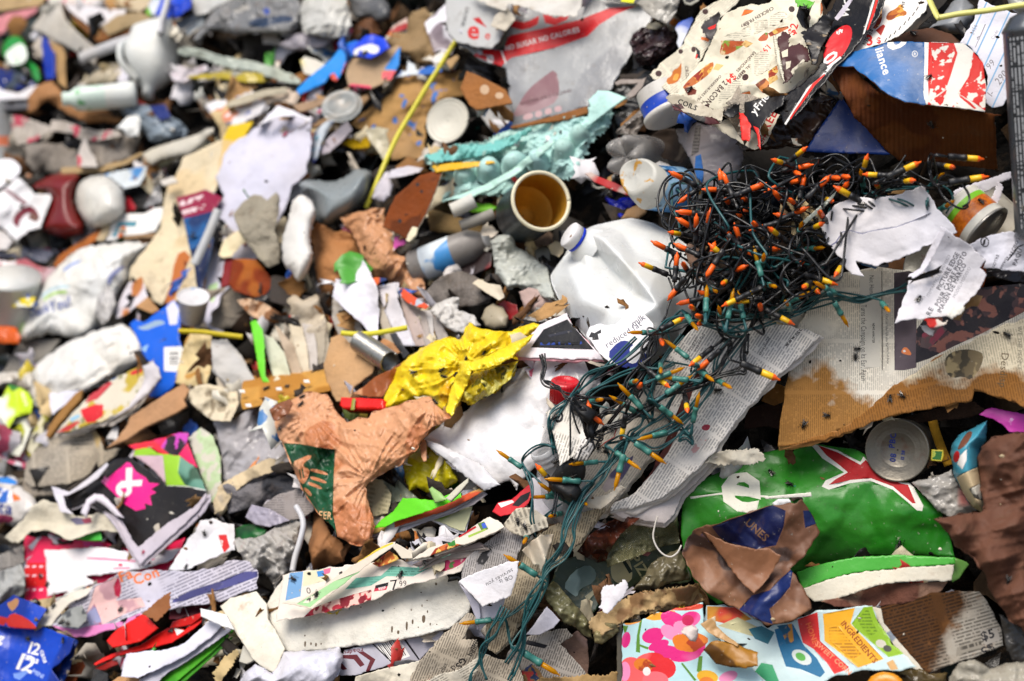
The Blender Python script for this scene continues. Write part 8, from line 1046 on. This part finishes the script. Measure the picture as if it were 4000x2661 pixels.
# ------------------------------------------------------------------ strings of lights lying over the papers
bpy.context.view_layer.update(); DG = bpy.context.evaluated_depsgraph_get()
def surf(px, py, default=.36):
    """depth of what lies uppermost at a point of the heap, and the thing it belongs to"""
    a, b = ab(px, py); d = a * Rv + b * Uv + Fv; n = np.linalg.norm(d); r = scn.ray_cast(DG, Vector(CAMP), Vector(d / n))
    if not r[0]: return float(wd(px, py)) - default, None, None
    p = np.array(r[1]); return float((p - CAMP).dot(Fv)), r[4], np.array(r[2])
def wl(px, py, gap=.006, base=.34): return min(surf(px, py)[0], float(wd(px, py)) - base) - gap
LIGHTS = """21O 1445,15 1565,75 1695,140|1535,300 1635,230 1700,165|1755,175 1885,180 2020,185|1920,10 1925,100 1930,180|1950,30 1985,130 1990,190|2335,120 2200,175 2080,215|2090,275 2150,270 2270,225|1515,380 1655,395 1780,390|1515,440 1635,515 1730,585|1695,410 1695,530 1700,600|1825,355 1805,490 1785,620|2195,345 2070,425 1930,490|2050,490 2090,620 2110,690|2190,485 2250,515 2320,540|2190,555 2315,520 2400,495|1285,655 1410,720 1550,760|1520,685 1605,730 1710,785|2205,795 2100,700 2010,600|1525,755 1510,885 1490,1030|1550,850 1600,900 1640,960|1785,990 1860,870 1910,790|2135,890 2060,920 1980,930|1460,1170 1510,1100 1550,1040|1710,1115 1820,1165 1930,1210|1555,1225 1640,1205 1720,1190|1670,1340 1740,1350 1800,1330|1940,270 1990,300 2040,340|1870,680 1840,760 1820,830|2260,1230 2290,1280 2320,1330|1980,570 2000,640 2010,700
21Y 1445,575 1550,590 1680,610|1815,680 1930,780 2050,880|1170,855 1295,905 1440,965|2100,1180 2200,1130 2260,1070|2105,1215 2190,1200 2270,1180|1620,1250 1670,1275 1710,1300|1945,1250 2060,1195 2140,1150|1565,1370 1480,1410 1400,1415|1700,1430 1740,1395 1790,1330|1910,1060 1970,1025 2040,1000
21G 1085,1495 1195,1495 1310,1480|2045,1105 2015,1230 1985,1350|2095,1150 2105,1240 2110,1370|2235,720 2260,840 2310,990|2300,770 2310,830 2340,880|1880,1250 1920,1320 1945,1400|1700,1480 1660,1410 1600,1400|1870,1130 1860,1100 1840,1060|1800,1090 1790,1180 1790,1240
31O 575,50 470,150 370,260|340,70 315,150 290,230|270,105 220,115 150,180|0,190 85,150 190,90|165,275 235,300 280,330|350,350 250,395 180,440|90,405 175,430 240,470|50,210 110,265 150,300|85,725 0,725 -80,725|720,110 690,180 640,270|440,380 500,420 540,460|300,820 300,880 290,950|280,60 250,20 210,-20|640,90 600,70 560,30|730,80 690,60 640,40
31Y 610,150 750,230 830,260|920,35 1010,45 1120,60|2020,60 1855,85 1690,135|500,490 430,525 380,560|10,545 85,590 130,610|635,1055 495,1010 360,970|295,1090 355,1060 380,1010|455,1145 420,1080 400,1040|235,1420 115,1355 25,1300|610,970 670,890 720,840|1330,105 1260,100 1200,110|580,300 540,270 500,240|960,130 1010,150 1060,170
31G 820,5 865,75 940,190|290,480 295,545 340,630|500,720 430,720 310,720|735,1415 675,1330 615,1240|1085,1310 1085,1265 1095,1190|370,1130 285,1170 150,1200|130,1200 180,1240 270,1270|430,1040 520,1080 660,1090|1680,290 1640,330 1590,380|1580,40 1570,70 1560,110|60,1080 20,1060 -60,1040
30Y 325,1380 265,1430 200,1490|40,1480 130,1500 200,1520|900,1450 885,1540 880,1600|1980,1465 1830,1455 1690,1450|1400,1495 1255,1560 1150,1590|1690,1560 1640,1530 1590,1500
30O 410,1520 280,1545 180,1560
22Y 1630,235 1735,155 1840,60|2455,360 2292,290 2137,230|1430,420 1360,360 1250,290|700,560 715,715 735,860|1605,665 1605,590 1595,520|1015,880 1025,800 1035,710|220,1140 310,1245 380,1310
22O 1730,260 1810,185 1890,110|1380,50 1375,0 1370,-60|830,765 745,700 700,620|1190,390 1170,430 1150,480
22G 1425,5 1510,75 1620,165|1355,300 1370,260 1410,170|1590,250 1460,300 1370,330|1375,340 1480,350 1560,360|1660,325 1540,405 1470,450|1845,375 1790,325 1630,260|2010,440 1950,400 1870,340|980,400 1085,510 1210,630|900,510 1015,580 1150,660|835,535 780,550 720,570|1720,480 1695,615 1640,790|1565,760 1470,690 1370,620|1160,910 1290,880 1450,840|1410,1130 1275,1040 1190,980|1160,1170 1070,1110 960,1080|945,1370 985,1215 1030,1050|545,1135 655,1130 800,1120|310,1275 465,1285 610,1300|245,1310 355,1385 500,1440|175,1440 305,1440 400,1430|690,1500 650,1490 530,1470|-132,1020 -27,1090 95,1160|1150,360 1120,380 1150,480
23G 330,40 395,40 530,40|100,290 130,255 230,150|-67,410 75,500 250,610|430,1510 270,1410 130,1290
13G 1880,1045 2020,1025 2190,1015"""
bl_p = [(.0007, .0205), (.0012, .019), (.0016, .0168), (.0033, .0145), (.0035, .012), (.0035, .0005), (.001, 0)]
def mesh_of(name, V, F, mats, fm=None):
    me = bpy.data.meshes.new(name); me.from_pydata(np.asarray(V).tolist(), [], [tuple(q) for q in F])
    for m in mats: me.materials.append(m)
    if fm is not None: me.polygons.foreach_set('material_index', np.asarray(fm, np.int32))
    me.polygons.foreach_set('use_smooth', np.ones(len(me.polygons), bool)); me.update(); return me
bo_ = mk('#ff661c', 'gloss', dirt=.06, rough=.3); by_ = mk('#f2be22', 'gloss', dirt=.06, rough=.3); ba_ = mk('#e8aa10', 'gloss', tr=1.1, rough=.1, dirt=.05)
v, f, m_ = lathe(bl_p, 12); BO = mesh_of('orange_bulb', v, f, [bo_]); BY = mesh_of('two_tone_bulb', v, f, [bo_, by_], [1 if 48 <= i else 0 for i in range(len(f))])
pa = [(.0006, .022), (.0011, .0185), (.0024, .016), (.0027, .013), (.0027, .0005), (.001, 0)]; v, f, m_ = lathe(pa, 12); BA = mesh_of('amber_bulb', v, f, [ba_])
sp = [(.001, .0), (.0034, .0), (.0040, .0005), (.0040, .0045), (.0036, .005), (.0036, .0135), (.0036, .014, 0, .6), (.0034, .0215, 0, .9), (.0022, .022, 0, .9)]
v, f, m_ = lathe(sp, 14); SK = mesh_of('black_socket', v * np.array((1, 1, -1)), [tuple(reversed(q)) for q in f], [mk('#1c1d20', 'poly', tr=0, rough=.45, dirt=.2)]); SG = mesh_of('green_socket', v * np.array((1, 1, -1)), [tuple(reversed(q)) for q in f], [mk('#3a7a72', 'poly', tr=0, rough=.4, dirt=.12)])
GRNW = mk('#1c5054', 'poly', tr=0, rough=.4, dirt=.08); BLKW = mk('#15171a', 'poly', tr=0, rough=.3, dirt=.15)
root_o = thing('orange_light_string', 'black wire string of orange and yellow mini lights', 'string lights', '31', 0, 700, .36)
root_g = thing('green_light_string', 'green wire string of amber mini lights trailing down', 'string lights', '22', 900, 900, .34)
RR = np.random.RandomState(4); ENDS = {'o': [], 'g': []}
for ln in LIGHTS.split('\n'):
    t_, k_ = ln[:2], ln[2]
    for it in ln[3:].strip().split('|'):
        (tx, ty), (jx, jy), (ex, ey) = [tp(t_, *[float(q) for q in s_.split(',')]) for s_ in it.split()]
        upper = jy < 1290 and jx > 2400; root = root_g if k_ == 'G' else root_o; base = .345 + (RR.rand() * .05 if upper else .0) - (.03 if jy > 1900 else 0)
        wj = min(wl(jx, jy, .012, base), wl(tx, ty, .008, base), wl(ex, ey, .008, base) + .01); pj_ = P3(jx, jy, wj); pt_ = P3(tx, ty, wj)
        d = pt_ - pj_; l = np.linalg.norm(d); LB_ = .0205 if k_ != 'G' else .022; tw = math.sqrt(max(0.0, LB_ ** 2 - l * l)) if l < LB_ else 0.0; d = d + (-Fv) * tw * (1 if l < LB_ * .55 else RR.choice((-.4, .5)))
        e_ = P3(ex, ey, wj) - pj_; B = basis((d.dot(Rv), d.dot(Uv), -d.dot(Fv))); sc = 1.08 * max(.9, min(1.35, l / LB_))
        M = np.eye(4); M[:3, :3] = B * sc; M[:3, 3] = pj_ - np.array(root.location)
        s_ = bpy.data.objects.new('socket', SG if k_ == 'G' else SK); COL.objects.link(s_); s_.parent = root; s_.matrix_basis = Matrix(M.tolist())
        q_ = bpy.data.objects.new('bulb', {'G': BA, 'O': BO, 'Y': BY}[k_]); COL.objects.link(q_); q_.parent = s_
        ENDS['g' if k_ == 'G' else 'o'].append((pj_ - B[:, 2] * sc * .0215, -B[:, 2], (ex, ey)))
def wire_px(t, s, gap=.006, base=.335, n=8, jit=0):
    o = parse(t, s); o[1:-1, :2] += RR.randn(len(o) - 2, 2) * jit; ps = spline(o[:, :2], n); w_ = np.array([wl(a, b, gap, base) for a, b in ps]); k = 5; wp = np.pad(w_, k, mode='edge')
    mn = np.array([wp[i:i + 2 * k + 1].min() for i in range(len(w_))]); mn = np.convolve(np.pad(mn, 3, mode='edge'), np.ones(7) / 7, 'valid'); return P3(ps[:, 0], ps[:, 1], mn - ps_noise(len(ps)))
def ps_noise(n): return np.cumsum(RR.randn(n)) * .0002
TZ = np.array([(2640, 720), (2720, 650), (2900, 640), (3100, 620), (3400, 615), (3600, 650), (3740, 690), (3740, 750), (3560, 740), (3330, 790), (3230, 870), (3220, 980), (3300, 1080), (3260, 1130), (3130, 1170), (3050, 1290), (2900, 1330), (2760, 1340), (2650, 1250), (2615, 1050), (2640, 850)], float)
def rand_in(n, box=None):
    out = []
    while len(out) < n:
        p = np.array((RR.uniform(2600, 3750), RR.uniform(610, 1350)))
        if inside(p[None], TZ)[0]: out.append(p)
    return np.array(out)
def curl(p0, p1, loops, base0, base1):
    """a loose curl of wire between two points of the tangle"""
    n = 5; pts = [p0]
    for i in range(1, n):
        q = p0 + (p1 - p0) * i / n + RR.randn(2) * loops; pts.append(q)
    pts.append(p1); ps = spline(np.array(pts), 9); lf = spline(RR.uniform(base0, base1, (n + 1, 1)), 9)[:, 0]; lf = np.interp(np.linspace(0, 1, len(ps)), np.linspace(0, 1, len(lf)), lf)
    ok = inside(ps, TZ * 1.0 + (TZ - TZ.mean(0)) * .04); ps = ps[ok] if ok.sum() > 8 else ps; lf = lf[ok] if ok.sum() > 8 else lf
    return P3(ps[:, 0], ps[:, 1], wd(ps[:, 0], ps[:, 1]) - lf)
OW, GW = [], []
for i in range(50):
    a, b = rand_in(2); d = (b - a); b = a + d / max(1, np.linalg.norm(d) / RR.uniform(260, 760)); c_ = curl(a, b, RR.uniform(45, 110), .29, .41)
    (OW if RR.rand() < .86 else GW).append(tube(c_, .0017, 6))
for i in range(26):          # round coils
    c0 = rand_in(1)[0]; r0 = RR.uniform(45, 120); an = np.linspace(0, RR.uniform(4, 9), 50); el_ = RR.uniform(.5, 1); ro = RR.rand() * 3.1; x = r0 * np.cos(an) * (1 + .1 * np.sin(an * 1.7)); y = r0 * el_ * np.sin(an)
    ps = np.stack([c0[0] + x * math.cos(ro) - y * math.sin(ro), c0[1] + x * math.sin(ro) + y * math.cos(ro)], 1); lf = RR.uniform(.32, .40) + .015 * np.sin(an * 1.3); OW.append(tube(P3(ps[:, 0], ps[:, 1], wd(ps[:, 0], ps[:, 1]) - lf), .0016, 5))
for key, W_ in (('o', OW), ('g', GW)):     # each socket is fed by a doubled wire that runs to the next one
    E_ = ENDS[key]; cen_ = np.array([e[2] for e in E_])
    for i, (p, d, e) in enumerate(E_):
        dist = np.linalg.norm(cen_ - cen_[i], axis=1); dist[i] = 1e9; nb = np.argsort(dist)[:2]
        for q in nb:
            if dist[q] > 520: continue
            p2, d2, e2 = E_[q]; m1, m2 = p + d * .018, p2 + d2 * .018; mid_ = (m1 + m2) / 2; hmid = (mid_ - CAMP); hw = hmid.dot(Fv); px_ = hmid.dot(Rv) / hw / TANH * 2000 + 2000; py_ = 1330.5 - hmid.dot(Uv) / hw / TANH * 2000
            tgt = wl(px_, py_, .005, .31 if py_ > 1290 else .33); mid_ = P3(px_ + RR.randn() * 14, py_ + RR.randn() * 14, min(tgt, hw + .03)); W_.append(tube(spline([p, m1, mid_, m2, p2], 7), .0014, 5))
G_ = ["22|2150,-60 1950,200 1750,480 1600,700 1450,800 1200,890 1030,920 960,1060 850,1180 700,1330 590,1480 520,1620 460,1760 440,1900 330,2060 290,2160 275,2280 200,2420 130,2560 110,2760 60,2900 0,3080", "22|2050,-60 1900,160 1860,420 1760,560 1600,720 1400,850 1150,900 1000,960 900,1130 760,1290 640,1420 570,1560 500,1700 480,1850 400,2000 320,2090 280,2200 230,2350 160,2480 100,2640 70,2800 -40,2980",
      "22|1260,-60 1000,190 720,310 620,440 540,520 440,640 360,740 350,860 380,960 410,1040", "22|1150,-20 900,230 700,400 560,500 480,560 370,640 345,740 375,880 400,1000", "22|1500,220 1380,260 1180,250 1000,300 830,400 720,480 680,560 620,600", "22|1560,-60 1400,150 1330,350 1280,520 1230,680 1180,780 1080,840 1050,930 1000,990", "22|1700,250 1560,420 1470,560 1400,700 1300,760 1180,830 1100,900",
      "22|400,985 300,970 200,1010 110,1090 95,1150 130,1240 170,1340 190,1480 195,1620 205,1690", "22|1060,930 900,1120 820,1280 700,1440 620,1600 580,1740 570,1850 480,1990 350,2080 300,2170 270,2300 180,2500", "22|1640,800 1560,870 1540,930 1600,910 1660,960 1640,900 1580,850", "23|270,620 160,800 140,960 110,1100 90,1250 40,1400 -40,1560", "13|2260,870 2200,1010 2150,1120 2130,1250 2060,1400 1980,1500 1950,1640", "13|2310,900 2250,1030 2210,1150 2100,1260 2080,1400 2120,1560", "22|1050,900 1200,940 1300,990 1420,950 1560,860 1660,790", "22|2000,100 1800,380 1640,600 1500,720", "21|1330,1480 1420,1380 1560,1340 1700,1360 1850,1330 2000,1380 2200,1340 2400,1290", "21|1310,1490 1450,1450 1600,1400 1800,1440 2000,1500 2200,1460 2420,1380", "31|-60,1260 150,1290 300,1250 450,1180 640,1150 800,1180 1000,1140 1180,1090 1280,1060", "31|-40,1300 180,1330 330,1270 480,1200 660,1190 850,1220 1020,1160 1270,1100", "31|1640,400 1700,280 1680,200 1620,150 1560,110"]
O_ = ["22|2180,-60 2140,60 2130,170 2150,210 2060,260 1900,320 1760,400 1560,450 1400,530 1280,620 1120,690 980,750 850,800 780,860 740,910", "22|2100,-60 1950,150 1880,300 1700,410 1500,470 1350,560 1230,640 1080,700 900,780 770,870", "22|275,125 290,220 280,320 310,390 400,430 450,470 500,510 620,525 720,520", "22|1330,-60 1260,100 1230,250 1130,380 1000,500 960,600 850,680 780,800 730,900", "22|1400,-60 1290,60 1270,200 1280,330 1190,430 1150,520", "22|1290,-60 1200,60 1230,200 1200,320 1060,460 930,560", "22|380,1290 400,1400 390,1500 360,1620", "22|370,1290 420,1400 410,1500 390,1620", "22|720,900 690,960 640,1000 600,1100 540,1130", "22|1240,60 1040,210 760,360", "31|340,960 380,870 460,770 520,690 560,620", "31|960,260 1000,180 1100,70 1200,-40 1270,-140", "31|980,270 1080,180 1200,80 1330,-20", "31|1690,140 1600,160 1450,150 1330,90 1200,60", "31|1690,120 1500,100 1400,60 1300,0", "31|-60,1150 120,1110 280,1070 400,1060", "21|1490,720 1450,560 1460,430 1520,290 1640,150", "21|1640,470 1640,330 1690,230 1700,160", "21|1470,1000 1450,880 1490,800 1560,760", "21|1440,990 1480,1120 1440,1250 1420,1330 1380,1400"]
for W_, src in ((GW, G_), (OW, O_)):
    for ln, jit in [(l, 0) for l in src] + [(l, 15) for l in O_ if src is O_ and len(l) > 60]:
        t_, s_ = ln.split('|'); p_ = wire_px(t_, s_, .004 + jit * .0003, jit=jit); W_.append(tube(p_, .0014, 6)); off_ = np.cross(np.gradient(p_, axis=0), Fv); off_ /= np.maximum(np.linalg.norm(off_, axis=1), 1e-9)[:, None]; an = np.linspace(0, len(p_) * .12, len(p_)) + RR.rand() * 6
        if len(p_) > 40: W_.append(tube(p_ + off_ * (.004 * np.cos(an))[:, None] - np.outer(.0025 * (1 + np.sin(an)), Fv), .0014, 6))
v, f = joinm(OW); mesh_obj('wire', v, f, BLKW, root_o); v, f = joinm(GW); mesh_obj('wire', v, f, GRNW, root_g)
# the plug end of the dark string
pp = hit(*tp('22', 520, 1250), .345); pv, pf, _ = lathe([(.001, -.02), (.012, -.02), (.0145, -.016), (.0145, .012), (.011, .022), (.006, .028), (.001, .028)], 24, sq=1.2); solid('plug', pv * np.array((1.25, .75, 1)), pf, mk('#101010', 'poly', tr=0, rough=.5), basis((.45, .75, .3)), pp, root_o)
pv, pf, _ = lathe([(.001, -.018), (.010, -.018), (.012, -.012), (.012, .014), (.007, .024), (.001, .024)], 24, sq=1.0); solid('plug', pv, pf, mk('#151515', 'poly', tr=0, rough=.5), basis((.75, -.45, .3)), hit(*tp('22', 480, 1350), .34), root_o)
pv, pf, _ = lathe([(.001, -.016), (.008, -.016), (.009, .016), (.001, .016)], 20, sq=.8); solid('fuse_block', pv, pf, mk('#141416', 'poly', tr=0, rough=.5), basis((.75, -.5, .3)), hit(*tp('22', 660, 660), .37), root_o)
# ------------------------------------------------------------------ house flies
bpy.context.view_layer.update(); DG = bpy.context.evaluated_depsgraph_get()
# crumpled sheets of paper and film filling hollows in the far left half
V = []; F = []; FM = []; k_ = 0; gx, gy = np.meshgrid(np.linspace(-.5, .5, 13), np.linspace(-.5, .5, 10)); g0 = np.stack([gx.ravel(), gy.ravel()], 1); cell = [(j * 13 + i, j * 13 + i + 1, (j + 1) * 13 + i + 1, (j + 1) * 13 + i) for j in range(9) for i in range(12)]
for i in range(900):
    x_, y_ = RR.uniform(0, 2350), RR.uniform(0, 2661); w_, ho, nr = surf(x_, y_)
    if ho is None or not ho.name.startswith(('mound', 'paper_scraps')) or y_ < 1000 or RR.rand() < .7: continue
    s_ = RR.uniform(.06, .13) * w_ / 2.4; th = RR.rand() * 6.28; g1 = g0 + (np.stack([vn(g0[:, 0] * 4, g0[:, 1] * 4, i), vn(g0[:, 0] * 4, g0[:, 1] * 4, i + 5)], 1) - .5) * .35; l_ = np.stack([g1[:, 0] * s_, g1[:, 1] * s_ * RR.choice((.35, .6, .8)), facets(g0, i + 900, RR.uniform(.25, .45)) * s_ * RR.uniform(.08, .2)], 1)
    V.append(l_ @ basis((RR.randn() * .35, .35 + RR.randn() * .35, 1), (math.cos(th), math.sin(th) * .5, .1)).T + P3(x_, y_, w_ - RR.uniform(-.01, .02))); F += [tuple(q + k_ for q in c_) for c_ in cell]; FM += [RR.choice((0, 1, 2, 3, 4, 5, 5, 8, 8, 11, 12, 12, 17, 19))] * len(cell); k_ += 130
o_ = mesh_obj('crumpled_sheets', np.concatenate(V), F, SC, fm=FM); md = o_.modifiers.new('thickness', 'SOLIDIFY'); md.thickness = .0003; tag(o_, 'crumpled unidentifiable sheets filling hollows of the heap', None, kind='stuff')
bpy.context.view_layer.update(); DG = bpy.context.evaluated_depsgraph_get()
FL = """31 860,320|31 1390,1190|31 2200,1515|31 1960,295|32 820,80|32 805,155|32 1125,535|32 1235,510|32 540,690|32 330,775|32 30,1225|32 190,1330|30 1480,715|30 1340,315|30 1510,1140|30 340,82|20 1640,832|12 100,450|12 290,430|12 430,525|12 420,595|12 225,820|12 1450,300|12 1700,265|12 1730,345|12 1945,182|12 2110,120|12 1645,578|12 965,430|13 350,630|13 1340,590|13 1560,470|22 400,715|22 800,638|22 795,975|22 868,1030|22 818,862|22 885,812|22 570,1243|22 410,1115|22 340,1412|22 1895,458|23 55,100|23 125,150|03 380,605|03 440,680|03 440,920|03 265,1180|03 590,1195|03 1330,1195|03 1120,910|03 1580,1110|03 630,1045|03 575,1028|03 710,1340|03 1540,1060|03 1890,212|03 1720,520|03 1750,212|03 500,880|33 2210,640|33 1210,310|11 1010,715|13 560,770"""
def ball(c, r, n=8, m=5):
    V = [np.array(c) + np.array(r) * np.array((math.cos(a) * math.sin(b), math.sin(a) * math.sin(b), math.cos(b))) for b in np.linspace(.12, math.pi - .12, m) for a in np.linspace(0, 2 * math.pi, n, endpoint=False)]
    F = [(j * n + i, j * n + (i + 1) % n, (j + 1) * n + (i + 1) % n, (j + 1) * n + i) for j in range(m - 1) for i in range(n)]; F += [tuple(reversed(range(n))), tuple((m - 1) * n + i for i in range(n))]; return np.array(V), F
bod = [ball((.0012, 0, .0022), (.0022, .0016, .0015)), ball((-.0016, 0, .0020), (.0027, .0018, .0015)), ball((.0036, 0, .0021), (.0012, .0015, .0012))]
for sx, sy in ((.003, 1), (.0012, 1), (-.0006, 1), (.003, -1), (.0012, -1), (-.0006, -1)): bod.append(tube([(sx * .6, sy * .0012, .0018), (sx * 1.3, sy * .0030, .0026), (sx * 1.9, sy * .0045, 0.0)], .00022, 4))
bv_, bf_ = joinm(bod); FB = mesh_of('fly_body', bv_, bf_, [mk('#0e0c0b', 'gloss', rough=.3, dirt=0)])
wv_ = []; 
for sy in (1, -1): wv_.append((np.array([(.0012, sy * .0006, .0038), (-.001, sy * .0024, .0036), (-.0048, sy * .0034, .0032), (-.0056, sy * .0020, .0033), (-.003, sy * .0007, .0037)]), [(0, 1, 2, 3, 4)]))
xv, xf = joinm(wv_); FW = mesh_of('fly_wings', xv, xf, [mk('#5a5650', 'clear', al=.45)])
rows = []
for q in FL.split('|'):
    t_, s_ = q.split(); x_, y_ = tp(t_, *[float(z) for z in s_.split(',')]); w_, ho, nr = surf(x_, y_); rt = ho
    while rt is not None and rt.parent is not None: rt = rt.parent
    rows.append((rt.name if rt else '', x_, y_, w_, nr, rt))
import collections
byh = collections.defaultdict(list)
for r_ in rows: byh[r_[0]].append(r_)
ORD = ['first', 'second', 'third', 'fourth', 'fifth', 'sixth', 'seventh', 'eighth', 'ninth']
for hn, rs_ in byh.items():
    rs_.sort(key=lambda r: r[1]); rt = rs_[0][5]; hl = ' '.join(str(rt.get('label') or 'dark waste').split()[:9]) if rt else 'dark waste'
    for i, (_, x_, y_, w_, nr, _r) in enumerate(rs_):
        lab = 'small black fly on the ' + hl if len(rs_) == 1 else '%s black fly from left on the %s' % (ORD[i], hl)
        nr = nr if nr is not None and nr.dot(-Fv) > .2 else -Fv; z = nr; th = RR.rand() * 6.28; xd = math.cos(th) * Rv + math.sin(th) * Uv; xd = xd - z * xd.dot(z); xd /= np.linalg.norm(xd); Bf = np.stack([xd, np.cross(z, xd), z], 1) * RR.uniform(1.0, 1.3)
        M = np.eye(4); M[:3, :3] = Bf; M[:3, 3] = P3(x_, y_, w_); b_ = bpy.data.objects.new('house_fly', FB); COL.objects.link(b_); b_.matrix_basis = Matrix(M.tolist()); tag(b_, lab, 'fly', 'flies sitting on the waste')
        q_ = bpy.data.objects.new('wings', FW); COL.objects.link(q_); q_.parent = b_
# crumbs of dirt, foam and paper lying on the surfaces
CR = [mk('#3a2a1c', 'rough'), mk('#d9d4c8', 'foam'), mk('#8a6840', 'card'), mk('#17120e', 'rough'), mk('#b9a888', 'paper')]; V = []; F = []; FM = []; k_ = 0; bv0, bf0 = ball((0, 0, 0), (1, 1, 1), 6, 4)
for i in range(240):
    x_, y_ = RR.uniform(0, 4000), RR.uniform(0, 2661); w_, ho, nr = surf(x_, y_)
    if ho is None or nr is None or ho.name.startswith(('wire', 'socket', 'bulb', 'house_fly', 'wings')): continue
    s_ = RR.choice((.0007, .001, .0014, .0022)) * w_ / 2; nr = nr if nr.dot(-Fv) > 0 else -nr; x0 = np.cross(nr, (.3, .4, .8)); x0 /= np.linalg.norm(x0); B = np.stack([x0, np.cross(nr, x0), nr], 1)
    V.append((bv0 * (1 + .35 * RR.randn(*bv0.shape)) * np.array((s_ * RR.uniform(.8, 2.2), s_, s_ * .5))) @ B.T + P3(x_, y_, w_)); F += [tuple(q + k_ for q in c_) for c_ in bf0]; FM += [RR.choice(5, p=(.3, .25, .15, .2, .1))] * len(bf0); k_ += len(bv0)
tag(mesh_obj('crumbs', np.concatenate(V), F, CR, fm=FM), 'specks of dirt, foam and paper sprinkled over the waste', None, kind='stuff')
